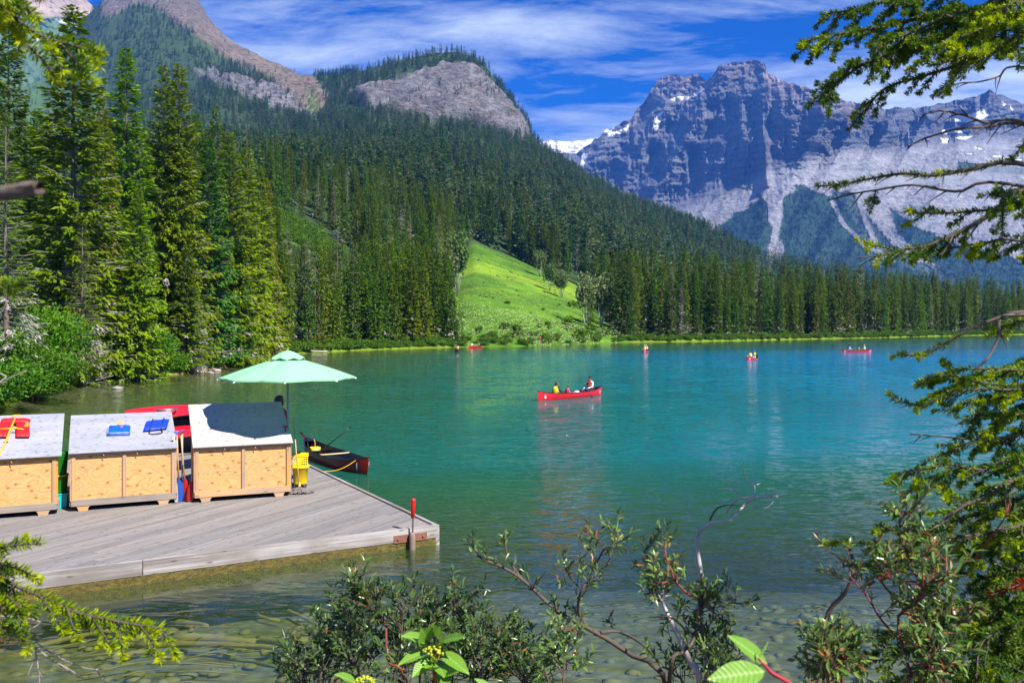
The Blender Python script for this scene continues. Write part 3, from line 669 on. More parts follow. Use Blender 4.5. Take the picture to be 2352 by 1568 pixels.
def leafball(name, rx, rz, n, L, seed, mat, stems=6, hz0=0.0, lobes=7, trunk=None):
    r = np.random.RandomState(seed)
    cen = np.stack([r.uniform(-.6, .6, lobes) * rx, r.uniform(-.6, .6, lobes) * rx, hz0 + rz * r.uniform(.35, 1.15, lobes)], 1)
    cr = r.uniform(.35, .6, lobes)
    k = r.randint(0, lobes, n); d = r.normal(size=(n, 3)); d /= np.linalg.norm(d, axis=1)[:, None]
    rr_ = r.uniform(.55, 1.05, n)
    p = cen[k] + d * (rr_ * cr[k])[:, None] * np.array([rx, rx, rz])
    p[:, 2] = np.where(p[:, 2] < 0.05, r.uniform(.05, .5, n) * rz, p[:, 2])
    a = r.normal(size=(n, 3)); a[:, 2] += .4; a /= np.linalg.norm(a, axis=1)[:, None]
    w = np.cross(a, r.normal(size=(n, 3))); w /= np.linalg.norm(w, axis=1)[:, None]
    ln = (L * r.uniform(.6, 1.3, n))[:, None]
    q = np.stack([p, p + a * ln * .5 + w * ln * .36, p + a * ln, p + a * ln * .5 - w * ln * .36], 1)
    tint = np.clip(.3 + .45 * (rr_ - .6) + .25 * (p[:, 2] - hz0) / (rz * 1.5) + r.uniform(-.15, .15, n) + r.uniform(-.12, .12, lobes)[k], 0, 1)  # leaves lighter outward and towards the top of the clump
    cm = fast_mesh(name, q.reshape(-1, 3), np.arange(n * 4).reshape(-1, 4), [mat], {'tint': np.repeat(tint, 4)})
    t = MB()
    for i in range(stems):
        e = Vector(cen[i % lobes]); mid = e * .5 + Vector((r.uniform(-.1, .1) * rx, r.uniform(-.1, .1) * rx, -.05 * rz)); mid.z = max(.2, mid.z)
        b0 = Vector((0, 0, -.3)) if trunk else Vector((r.uniform(-.15, .15) * rx, r.uniform(-.15, .15) * rx, -.2))
        r0 = trunk or .03 * rx + .012
        t.tube([b0, mid, e], [r0, r0 * .6, r0 * .2], 5)
    return cm, t.mesh(name + '_stems', M_BARK if not trunk else simple(name + '_pale_bark', (.45, .43, .38), .8, .3, 8))

def put_tree(kind, crown, trunk, x, y, z, s=1.0, rz=0.0, label='', cat='tree', group=None, tint=(1, 1, 1), sx=None, names=('crown', 'trunk'), tilt=0.0):
    t = bpy.data.objects.new(kind, None); t.location = (x, y, z); t.rotation_euler = (tilt * math.cos(rz), tilt * math.sin(rz), rz); t.empty_display_size = .5
    t.scale = (sx or s, sx or s, s); link(t); tag(t, label, cat, group)
    c = bpy.data.objects.new(names[0], crown); c.color = (*tint, 1); link(c, t); c['kind'] = 'stuff' if False else 'thing'
    del c['kind']
    b = bpy.data.objects.new(names[1], trunk); link(b, t)
    return t

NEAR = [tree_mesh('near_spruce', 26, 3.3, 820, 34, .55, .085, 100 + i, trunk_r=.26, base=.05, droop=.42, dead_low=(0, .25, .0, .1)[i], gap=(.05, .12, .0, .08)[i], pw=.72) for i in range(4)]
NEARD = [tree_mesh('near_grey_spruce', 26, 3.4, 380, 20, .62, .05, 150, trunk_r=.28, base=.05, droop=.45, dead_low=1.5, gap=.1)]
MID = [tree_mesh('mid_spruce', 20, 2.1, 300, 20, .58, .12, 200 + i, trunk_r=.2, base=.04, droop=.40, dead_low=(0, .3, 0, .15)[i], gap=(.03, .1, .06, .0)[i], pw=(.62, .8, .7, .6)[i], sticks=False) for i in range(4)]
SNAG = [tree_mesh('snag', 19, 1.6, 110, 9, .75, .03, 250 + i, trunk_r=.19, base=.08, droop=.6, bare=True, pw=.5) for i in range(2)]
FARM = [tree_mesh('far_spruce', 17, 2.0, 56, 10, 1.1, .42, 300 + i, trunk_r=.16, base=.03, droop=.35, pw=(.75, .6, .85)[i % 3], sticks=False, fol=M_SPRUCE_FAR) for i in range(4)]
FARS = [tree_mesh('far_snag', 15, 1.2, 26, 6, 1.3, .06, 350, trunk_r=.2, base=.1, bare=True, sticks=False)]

# --- the tall trees on the left bank: px, top v, distance, mesh, width factor, tint, label
g1 = 'tall spruces on the left bank'
LEFT = [
 (-70, -60, 52, 0, 1.15, (.75, .80, .7), 'dark tall spruce cut by the left edge behind the grey dead one'),
 (20, 60, 66, 1, 1.1, (.8, .85, .8), 'dark spruce behind the dead grey tree at the left edge'),
 (85, 250, 82, 2, 1.0, (.9, 1.0, .8), 'half-hidden spruce between the left edge and the tallest spruce'),
 (168, 14, 60, 3, 1.3, (1.0, 1.0, .8), 'tallest broad spruce on the left bank with greyed lower boughs'),
 (232, 210, 68, 1, .8, (1.35, .9, .55), 'thin rusty-brown spruce wedged right of the tallest spruce'),
 (290, 112, 72, 0, 1.05, (.95, 1.25, .7), 'bright green pointed spruce left of the twin-topped pair'),
 (316, 430, 62, 2, .9, (1.2, 1.45, .8), 'shorter light green spruce in front of the pointed spruce'),
 (376, 152, 74, 1, .95, (1.25, 1.05, .6), 'left spruce of the twin-topped yellowish pair'),
 (411, 148, 75, 3, 1.0, (1.3, 1.1, .6), 'right spruce of the twin-topped yellowish pair'),
 (452, 262, 84, 0, .95, (.9, 1.1, .9), 'green spruce close behind the twin-topped pair'),
 (495, 244, 96, 1, .8, (.8, .85, .7), 'dark thin spire standing behind the blue-green spruce'),
 (478, 318, 80, 2, 1.1, (.65, 1.0, 1.2), 'broad blue-green spruce right of the twin-topped pair'),
 (528, 304, 84, 3, 1.05, (1.15, 1.15, .6), 'olive spruce beside the broad blue-green spruce'),
 (566, 340, 90, 0, 1.05, (1.2, 1.35, .5), 'yellow-green spruce above the bush behind the umbrella'),
 (596, 380, 96, 3, 1.0, (1.3, 1.3, .5), 'yellow-green spruce at the right end of the tall left group'),
 (612, 410, 106, 1, .75, (1.2, .9, .6), 'slim brownish spruce showing past the right end of the left group'),
 (548, 560, 84, 2, .9, (.8, 1.0, .7), 'low dark spruce at the shore behind the umbrella bush'),
 (430, 560, 72, 1, 1.0, (1.15, 1.05, .6), 'shorter ochre spruce in front of the twin-topped pair'),
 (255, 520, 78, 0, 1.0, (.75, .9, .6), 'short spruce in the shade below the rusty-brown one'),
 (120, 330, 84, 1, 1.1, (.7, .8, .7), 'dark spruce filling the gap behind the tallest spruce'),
 (200, 360, 86, 0, 1.1, (.7, .8, .7), 'shaded spruce behind the rusty-brown one'),  # its shade is put into the dark tint
 (340, 330, 92, 2, 1.1, (.8, .95, .8), 'green spruce filling the gap left of the twin-topped pair'),
 (20, 330, 90, 3, 1.2, (.55, .6, .5), 'shaded spruce deep behind the left edge bush'),  # darkest tint paints the shade on this one
 (640, 500, 116, 0, .8, (.9, .95, .6), 'slender spruce right of the yellow-green pair at the shore'),
]
def put_col(kind, mesh_pair, mh, px, vtop, Y, wf, tint, label, group, cat='tree', zoff=0.0):
    z0 = float(hz(np.array([float(px)]), np.array([float(Y)]))[0]) + zoff
    top = zv(vtop, Y); h = max(4.0, top - z0); s = h / mh
    return put_tree(kind, mesh_pair[0], mesh_pair[1], (px - CX) / F * Y, Y, z0 - .1, s, random.uniform(0, 6.28), label, cat, group, tint, sx=s ** .6 * wf)
for px, vt_, Y, mi_, wf, tint, lab in LEFT:
    put_col('spruce_tree', NEAR[mi_], 26, px, vt_, Y, wf, tint, lab, g1)
put_col('spruce_tree', NEARD[0], 26, 14, 250, 46, .95, (.8, .8, .6), 'dead grey spruce with hanging bare boughs at the left edge', g1)
put_col('spruce_tree', NEARD[0], 26, 190, 505, 57, .95, (1, 1, .7), 'grey half-dead spruce above the left bushes', g1)

# --- stands of spruces on the far shores
def band(px):
    for lim, txt in ((760, 'left of the grey snags'), (900, 'right of the grey snags'), (1075, 'at the left edge of the meadow'), (1250, 'above the top of the meadow'), (1400, 'along the right edge of the meadow'),
                     (1560, 'above the farthest canoe pair'), (1750, 'above the canoe with two paddlers'), (1930, 'between the two right-hand canoes'), (2120, 'above the long canoe with three people'), (9999, 'behind the overhanging boughs')):
        if px < lim: return txt
def part_of(px):
    lims = [625, 760, 900, 1075, 1250, 1400, 1560, 1750, 1930, 2120, 2500]
    for a, b in zip(lims[:-1], lims[1:]):
        if px < b: return ('left end', 'middle', 'right end')[min(2, max(0, int((px - a) / (b - a) * 3)))]
    return 'right end'
def kindword(t, s): 
    a = 'blue-green' if t[2] > 1.05 else ('olive' if t[0] > 1.1 else ('bright green' if t[1] > 1.15 else 'dark green'))
    return ('tall ' if s > 1.1 else 'short ' if s < .7 else '') + a
cand = []
def stand(n, pxr, yoff, hr, tag_):
    for _ in range(n):
        px = random.uniform(*pxr); ys = float(Ys(px)); Y = ys + random.uniform(*yoff)
        hh = random.uniform(*hr); cand.append((px, Y, hh, tag_))
stand(60, (640, 1048), (3, 10), (12, 17), 'A'); stand(110, (625, 1040), (10, 34), (14, 19), 'A'); stand(130, (615, 1000), (34, 90), (13, 18), 'A')
stand(62, (1408, 2480), (4, 12), (9, 17), 'B'); stand(150, (1415, 2500), (12, 32), (14, 21), 'B'); stand(330, (1415, 2560), (32, 120), (15, 24), 'B')
for _ in range(170):
    px = random.uniform(1085, 1440); f = (px - 1085) / 355
    y0 = 415 - 200 * f ** 1.3; cand.append((px, y0 + random.uniform(0, 110), random.uniform(15, 23), 'C'))
for _ in range(260):
    px = random.uniform(590, 1090); cand.append((px, random.uniform(270, 460) if px < 1010 else random.uniform(330, 470), random.uniform(14, 21), 'D'))
# thin out overlaps: keep at least a crown's width apart
kept = []; cells = {}
for c in cand:
    X = (c[0] - CX) / F * c[1]; key = (int(X // 3), int(c[1] // 3)); ok = True
    for a in (-1, 0, 1):
        for b in (-1, 0, 1):
            for (x2, y2) in cells.get((key[0] + a, key[1] + b), ()):
                if (x2 - X) ** 2 + (y2 - c[1]) ** 2 < 2.3 ** 2: ok = False
    g = float(hz(np.array([c[0]]), np.array([c[1]]))[0]); vv = v_of(g, c[1])
    if c[3] == 'A' and 640 < c[0] < 830: c = (c[0], c[1], max(6.0, min(c[2], (HY - 552 - (c[0] - 640) * -.12 - random.uniform(0, 40) * (-1)) * c[1] / F * .0 + zv(545 + random.uniform(0, 50), c[1]) - g)), 'A')
    if c[3] == 'D' and inpoly(np.array([c[0]]), np.array([vv]), [(600, 470), (700, 505), (810, 578), (810, 640), (600, 640)])[0]: ok = False
    if c[3] in 'CBD' and inpoly(np.array([c[0]]), np.array([vv]), MEADOW)[0] and c[1] < 455: ok = False
    if c[3] == 'A' and c[1] > 150 and inpoly(np.array([c[0]]), np.array([vv]), GSLOPE)[0]: ok = False
    if ok: cells.setdefault(key, []).append((X, c[1])); kept.append((c[0], c[1], c[2], c[3], g))
# rank: a tree counts by how much of it shows above the ones in front (screen grid, front to back)
kept.sort(key=lambda c: c[1]); cover = np.full(1200, 10000.0); rank = []
for c in kept:
    w = 1.7 * F / c[1]; i0 = int(max(0, (c[0] - w) / 3)); i1 = int(min(1199, (c[0] + w) / 3)) + 1
    vt_ = v_of(c[4] + c[2], c[1]); vb = v_of(c[4], c[1])
    if i1 <= i0 or c[0] > 2352 + 10: rank.append(0.0); continue
    seg = cover[i0:i1]; vis = np.clip(np.minimum(seg, vb) - vt_, 0, None).mean(); rank.append(vis * w)
    cover[i0:i1] = np.minimum(seg, vt_ + .25 * (vb - vt_) * abs(np.linspace(-1, 1, i1 - i0)))
order = np.argsort(-np.array(rank)); single = set(order[:268].tolist())
rest = []
for i, c in enumerate(kept):
    px, Y, hh, tg, g = c
    r1 = random.random()
    tint = random.choice([(1.0, 1.05, .9), (.75, .95, 1.0), (.62, .95, 1.25), (1.2, 1.1, .6), (.85, 1.2, .7), (.7, .85, .8), (.8, .95, .9), (1.0, .95, .7)])
    tint = tuple(t * (.75 if tg in 'BC' else 1.0) * random.uniform(.7, 1.15) for t in tint) if False else tuple(t * q_ for q_ in [(.68 if tg in 'BC' else .85) * random.uniform(.6, 1.25)] for t in tint)
    if i not in single: rest.append((px, Y, hh, g)); continue
    snag = r1 < .05
    loc = band(px); grp = 'far-shore spruces ' + loc
    if snag: 
        put_tree('dead_spruce_tree', *SNAG[i % 2], (px - CX) / F * Y, Y, g - .1, hh / 19, random.uniform(0, 6.28), 'bare grey dead spruce ' + loc, 'tree', 'bare dead spruces ' + loc, sx=(hh / 19) * .9)
    else:
        dd = Y - float(Ys(px)); row = ('front-row' if dd < 10 else 'second-row' if dd < 22 else 'third-row' if dd < 45 else 'rear')
        s = hh / 20; slim = random.random() < .5; lab = ('slim ' if slim else 'full ') + kindword(tint, s) + ' ' + row + ' spruce, ' + part_of(px) + ', ' + loc
        put_tree('spruce_tree', *MID[i % 4], (px - CX) / F * Y, Y, g - .1, s, random.uniform(0, 6.28), lab, 'tree', grp, tint, sx=s * (random.uniform(.78, .92) if slim else random.uniform(1.05, 1.25)), tilt=random.uniform(-.02, .02))
for px, vt_, Y in ((702, 555, 134), (775, 520, 142), (812, 550, 146), (660, 525, 128)):
    put_col('dead_spruce_tree', SNAG[int(px) % 2], 19, px, vt_, Y, .9, (1, 1, 1), {702: 'grey snag with ragged twigs left of the small notch', 775: 'dark bare snag among the left shore spruces', 812: 'tallest pale snag in the left shore stand', 660: 'brown snag beside the yellow-green pair'}[px], 'grey snags in the left shore stand')

# --- aspens and bushes around the meadow, bushes on the left bank
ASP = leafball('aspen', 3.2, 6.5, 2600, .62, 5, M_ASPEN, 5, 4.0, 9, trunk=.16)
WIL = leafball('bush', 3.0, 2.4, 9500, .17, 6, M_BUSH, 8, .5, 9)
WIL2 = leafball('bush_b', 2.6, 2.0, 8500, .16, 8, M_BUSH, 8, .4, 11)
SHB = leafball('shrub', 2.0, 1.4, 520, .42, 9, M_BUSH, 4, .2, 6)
def bush(pair, name, px, vb, Y, sx, sz, tint, label, group, cat='bush'):
    z0 = float(hz(np.array([float(px)]), np.array([float(Y)]))[0])
    return put_tree(name, pair[0], pair[1], (px - CX) / F * Y, Y, max(0.0, z0) - .1, sz, random.uniform(0, 6.28), label, cat, group, tint, sx=sx, names=('leaves', 'stems'))
for px, Y, sx, sz, ti, lab in (
    (1025, 196, 1.0, 1.15, (.95, .95, .9), 'grey-green aspen at the left edge of the meadow'), (1050, 232, 1.05, 1.3, (.95, 1.1, .7), 'greener aspen behind at the upper left meadow edge'),
    (1345, 212, .9, 1.0, (1.5, 1.4, 1.5), 'pale flowering aspen on the right side of the meadow'), (1380, 218, 1.0, 1.05, (1.3, 1.25, 1.2), 'pale round aspen right of the flowering one'),
    (1240, 330, .9, .8, (.9, 1, .8), 'small aspen at the upper right meadow edge'), (1262, 285, .8, .7, (.8, 1.0, .7), 'low tree standing on the meadow'), (1290, 275, .8, .65, (1.1, 1.15, 1.1), 'small pale tree beside the low meadow tree')):
    bush(ASP, 'aspen_tree', px, 0, Y, sx, sz, ti, lab, 'aspens around the meadow', 'tree')
put_col('spruce_tree', MID[0], 20, 1356, 668, 197, 1.1, (.55, .8, .7), 'small dark conical spruce in front of the pale aspens', None)
put_col('spruce_tree', MID[2], 20, 1048, 728, 156, .9, (.6, .8, .6), 'very small dark spruce at the shore corner of the meadow', None)
for px, Y, sx, sz, ti, lab in (
    (30, 47, 1.1, .95, (.8, 1.0, .8), 'dark leafy bush at the left edge above the water'), (-50, 41, 1.1, .9, (.8, 1.0, .8), 'bush cut by the left edge'),
    (95, 52, .9, 1.12, (.95, 1.15, .8), 'tall bright bush behind the left edge bush'), (75, 46.5, .8, .65, (.9, 1.0, .8), 'lower bush hanging over the water near the left edge'),
    (210, 63, 1.1, .85, (1.1, 1.15, .8), 'olive-green bush left of the broad bright bush'), (295, 64, 1.2, .85, (1.1, 1.2, .8), 'broad bright bush at the shore left of the path'),
    (350, 66, 1.1, .75, (1.05, 1.15, .7), 'rounded bush right of the broad bright bush'), (425, 76, .9, .6, (.9, 1.1, .6), 'low bush beside the seated pair'),
    (545, 90, 1.25, 1.0, (1.05, 1.2, .9), 'bright bush behind the left side of the umbrella'), (515, 84, 1.0, .9, (.75, .95, 1.0), 'darker bush between the dirt mound and the umbrella'),
    (150, 56, .8, .6, (1.25, 1.1, .8), 'small brownish bush by the driftwood')):
    bush(WIL if px % 2 else WIL2, 'bush', px, 0, Y, sx, sz, ti, lab, 'bushes on the left bank')
for px, Y, sx, lab in ((1345, 186, .9, 'yellow-green bush where the meadow meets the right shore'), (1360, 196, .8, 'round green bush behind the yellow-green shore bush'), (1300, 205, .9, 'bush casting shade on the lower meadow'),
                       (1318, 250, 1.0, 'bush halfway up the right side of the meadow')):
    bush(SHB, 'bush', px, 0, Y, sx, sx, (1.1, 1.2, .7), lab, 'bushes around the meadow')

# --- stuff: shore growth, the remaining trees and the forest on the slopes
protos = bpy.data.collections.new('forest_sources')
def inst_stuff(name, kinds, data):
    """one object: points with kind, scale, turn; geometry nodes put a tree of that kind on each"""
    n = len(data); V = np.array([d[:3] for d in data], np.float32)
    me = bpy.data.meshes.new(name); me.vertices.add(n); me.vertices.foreach_set('co', V.ravel())
    me.attributes.new('kind', 'INT', 'POINT').data.foreach_set('value', np.array([d[3] for d in data], np.int32))
    me.attributes.new('sc', 'FLOAT_VECTOR', 'POINT').data.foreach_set('vector', np.array([(d[4], d[4], d[5]) for d in data], np.float32).ravel())
    me.attributes.new('rz', 'FLOAT', 'POINT').data.foreach_set('value', np.random.uniform(0, 6.28, n).astype(np.float32))
    o = link(bpy.data.objects.new(name, me)); tag(o, kind='stuff')
    ng = bpy.data.node_groups.new(name + '_nodes', 'GeometryNodeTree')
    ng.interface.new_socket('Geometry', in_out='INPUT', socket_type='NodeSocketGeometry'); ng.interface.new_socket('Geometry', in_out='OUTPUT', socket_type='NodeSocketGeometry')
    N = ng.nodes; Lk = ng.links; gi = N.new('NodeGroupInput'); go = N.new('NodeGroupOutput'); jn = N.new('GeometryNodeJoinGeometry')
    def na(nm, ty):
        a = N.new('GeometryNodeInputNamedAttribute'); a.data_type = ty; a.inputs['Name'].default_value = nm; return a.outputs['Attribute']
    for k, parts in enumerate(kinds):
        jp = N.new('GeometryNodeJoinGeometry')
        for pme in parts:
            po = bpy.data.objects.new(pme.name + '_source', pme); protos.objects.link(po)
            oi = N.new('GeometryNodeObjectInfo'); oi.inputs['Object'].default_value = po; oi.inputs['As Instance'].default_value = False
            Lk.new(oi.outputs['Geometry'], jp.inputs[0])
        cp = N.new('FunctionNodeCompare'); cp.data_type = 'INT'; cp.operation = 'EQUAL'; Lk.new(na('kind', 'INT'), cp.inputs[2]); cp.inputs[3].default_value = k
        ip = N.new('GeometryNodeInstanceOnPoints'); Lk.new(gi.outputs[0], ip.inputs['Points']); Lk.new(cp.outputs[0], ip.inputs['Selection'])
        Lk.new(jp.outputs[0], ip.inputs['Instance']); Lk.new(na('sc', 'FLOAT_VECTOR'), ip.inputs['Scale'])
        cb = N.new('ShaderNodeCombineXYZ'); Lk.new(na('rz', 'FLOAT'), cb.inputs[2]); Lk.new(cb.outputs[0], ip.inputs['Rotation'])
        Lk.new(ip.outputs[0], jn.inputs[0])
    Lk.new(jn.outputs[0], go.inputs[0])
    md = o.modifiers.new('scatter', 'NODES'); md.node_group = ng; return o

data = []
for px, Y, hh, g in rest:
    s = hh / 20; data.append(((px - CX) / F * Y, Y, g - .1, random.randrange(4), s * random.uniform(.85, 1.2), s))
o = inst_stuff('shore_forest', [list(m) for m in MID], data); o['label'] = 'spruces filling in behind the first rows of the far shores'
# slopes
data = []; N0 = 52000; r = np.random.RandomState(5)
px = r.uniform(-700, 2500, N0); lo = np.maximum(np.where((px > 600) & (px < 1440), 400, Ys(px) + 110), 150); hi = Y5(px) * 1.03
u = r.rand(N0); Y = np.sqrt(lo ** 2 + (hi ** 2 - lo ** 2) * u); Y = np.where(r.rand(N0) < .35, lo + (hi - lo) * r.rand(N0), Y)
z = hz(px, Y); v = v_of(z, Y); j1 = fbm(np.stack([px * .03, v * .03, 0 * px], 1), 3)
xx = px + j1 * 10; vv = v + fbm(np.stack([px * .03, v * .03, 0 * px + 9], 1), 3) * 8
den = np.ones(N0)
den[inpoly(xx, vv, ROCK_DOME)] = .20; den[inpoly(xx, vv, TAN_B) & (Y > 1200)] = .02; den[inpoly(xx, vv, CRAG)] = .12
den[inpoly(xx, vv, GLEFT) & (Y > 500)] = .10; den[inpoly(px, v, MEADOW) & (Y < 460)] = 0; den[inpoly(px, v, GSLOPE) & (Y < 420)] = .0
tal_ = inpoly(xx, vv, [(830, 245), (1220, 320), (1330, 400), (1200, 390), (1000, 340), (850, 300)]) ; den[tal_] *= .45
dn = j1 > .22; den[dn] *= .35; dn = (j1 < -.35) & (Y > 500); den[dn] *= .6
den *= np.where(px > 1750, .25, 1)
area = np.clip(1.0 * np.ones(N0), 0, 1)
ok = (r.rand(N0) < den) & (v < 900)
px, Y, z, v = px[ok], Y[ok], z[ok], v[ok]
hgt = np.interp(Y, [250, 600, 1200, 2500], [21, 20, 17, 14]) * r.uniform(.5, 1.3, len(px))
hgt = np.where(inpoly(px, v, ROCK_DOME) | inpoly(px, v, TAN_B), hgt * .7, hgt)
for a, b, c, h_ in zip(px, Y, z, hgt):
    k = 4 if random.random() < .07 else random.randrange(4); s = h_ / 17
    data.append(((a - CX) / F * b, b, c - .5, k, s * random.uniform(.8, 1.35), s))
print('slope trees', len(data))
o = inst_stuff('hillside_forest', [list(m) for m in FARM] + [list(FARS[0])], data); o['label'] = 'conifer forest covering the hillsides above the lake'
# conifers on the lower slopes of the far mountain
data = []; N1 = 26000; pe = pE.reshape(620, 300, 3); r = np.random.RandomState(8)
ii = r.randint(0, 619, N1); jj = r.randint(0, 250, N1)
gc = np.array([0.0]);  cA = np.zeros(620 * 300 * 4, np.float32)
att = mtnE.data.attributes['gcol'].data; full = np.zeros(len(att) * 4, np.float32); att.foreach_get('color', full); gcol = full.reshape(-1, 4)[:620 * 300, :3].reshape(620, 300, 3)
for i, j in zip(ii, jj):
    c = gcol[i, j]
    if c[1] > c[0] * 1.35 and c[1] < .16:
        p = pe[i, j] * (1 - r.rand()*.5) + pe[i + 1, j] * 0 + pe[i, j] * 0 if False else pe[i, j] + (pe[i + 1, j + 1] - pe[i, j]) * r.rand()
        s = r.uniform(.55, 1.0); data.append((p[0], p[1], p[2] - 1, r.randint(0, 4), s * 1.5, s))
o = inst_stuff('mountain_forest', [list(m) for m in FARM], data); o['label'] = 'tongues of conifers on the lower slopes of the rocky mountain'
# low growth along the shores
data = []
for _ in range(1500):
    px = random.uniform(390, 2500)
    if 1040 < px < 1420 and random.random() < .6: continue
    Y = float(Ys(px)) + 1.0 + abs(random.gauss(0, 4 if px < 1040 or px > 1420 else 9))
    s = random.uniform(.25, .62) * (1.0 if Y < 260 else 1.2); data.append(((px - CX) / F * Y, Y, float(hz(np.array([px]), np.array([Y]))[0]) - .15, 0, s, s * random.uniform(.6, 1.1)))
for _ in range(260):
    px = random.uniform(1035, 1440); Y = random.uniform(170, 400); g = float(hz(np.array([px]), np.array([Y]))[0])
    if inpoly(np.array([px]), np.array([v_of(g, Y)]), MEADOW)[0]:
        s = random.uniform(.08, .2) * (1.8 if random.random() < .1 else 1); data.append(((px - CX) / F * Y, Y, g - .2, 0, s * 1.3, s))
for _ in range(900):
    px = random.uniform(625, 800); Y = random.uniform(190, 300); g = float(hz(np.array([px]), np.array([Y]))[0])
    if inpoly(np.array([px]), np.array([v_of(g, Y)]), GSLOPE)[0]: s = random.uniform(.4, .9); data.append(((px - CX) / F * Y, Y, g - .2, 0, s, s))
for _ in range(260):
    px = random.uniform(-250, 620); Y = float(Ys(px)) + random.uniform(.5, 9); s = random.uniform(.2, .5)
    if 395 < px < 540: continue
    data.append(((px - CX) / F * Y, Y, float(hz(np.array([px]), np.array([Y]))[0]) - .1, 1, s, s * .8))
o = inst_stuff('shore_undergrowth', [list(SHB), [WIL2[0]]], data); o['label'] = 'low green growth along the water line and over the meadow'

fl = []; r = np.random.RandomState(9)
for _ in range(2600):
    a, b = r.uniform(1040, 1420), r.uniform(160, 330)
    if r.rand() < .5: b = r.uniform(162, 205)
    g = float(hz(np.array([a]), np.array([b]))[0]); v_ = v_of(g, b)
    if inpoly(np.array([a]), np.array([v_]), MEADOW)[0]:
        x = (a - CX) / F * b; s = r.uniform(.08, .22); z = g + r.uniform(.4, .8)
        fl += [(x - s, b, z), (x, b - s, z + .05), (x + s, b, z), (x, b + s, z + .1)]
fm = fast_mesh('meadow_flowers', fl, np.arange(len(fl)).reshape(-1, 4), [simple('cream_flowers', (.55, .60, .30), .8)]); tag(link(bpy.data.objects.new('meadow_flowers', fm)), 'cream flower heads scattered over the meadow', kind='stuff')
# ------------------------------------------------------------------ dock
def wood_mat(name, c1, c2, c3, grain=1.0, rough=.8, knots=True, spec=.3, contour=0.0):
    """plank wood: grain runs along the object's own x"""
    m, t, out = newmat(name); tc = t.new('ShaderNodeTexCoord').outputs['Object']; oi = t.new('ShaderNodeObjectInfo').outputs['Random']
    off = t.new('ShaderNodeCombineXYZ', i_X=t.math('MULTIPLY', oi, 37.0), i_Y=t.math('MULTIPLY', oi, 11.0), i_Z=0.0).outputs[0]
    v = t.vmath('ADD', tc, off)
    g = t.noise(t.mapping(v, (.8 * grain, 26 * grain, 26 * grain)), 1.0, 5, .65, .4)
    b = t.noise(t.mapping(v, (.7, 2.2, 2.2)), 1.3, 4, .6)
    c = t.ramp(g, [(.28, c2), (.62, c1)])
    c = t.mix(t.math('MULTIPLY', t.math('SUBTRACT', b, .42), 3.0, clamp=True), c, c3)
    c = t.new('ShaderNodeHueSaturation', i_Color=c, i_Value=t.math('ADD', .82, t.math('MULTIPLY', oi, .34)), i_Saturation=t.math('ADD', .75, t.math('MULTIPLY', oi, .5))).outputs[0]
    if knots:
        sv = t.new('ShaderNodeSeparateXYZ'); t.l.new(v, sv.inputs[0]); vo = t.new('ShaderNodeTexVoronoi', voronoi_dimensions='2D', i_Vector=t.new('ShaderNodeCombineXYZ', i_X=t.math('MULTIPLY', sv.outputs[0], 1.6), i_Y=t.math('MULTIPLY', t.math('ADD', sv.outputs[1], sv.outputs[2]), 5.0), i_Z=0.0).outputs[0], i_Scale=1.0, i_Randomness=1.0)
        k = t.math('SUBTRACT', 1.0, t.math('MULTIPLY', vo.outputs['Distance'], 9.0), clamp=True)
        c = t.mix(t.math('MULTIPLY', k, .8), c, tuple(x * .35 for x in c2))
    bs = t.new('ShaderNodeBsdfPrincipled', i_Base_Color=c, i_Roughness=rough); bs.inputs['Specular IOR Level'].default_value = spec
    t.put(bs.inputs['Normal'], t.bump(g, .5, .004)); t.l.new(bs.outputs[0], out.inputs[0]); return m
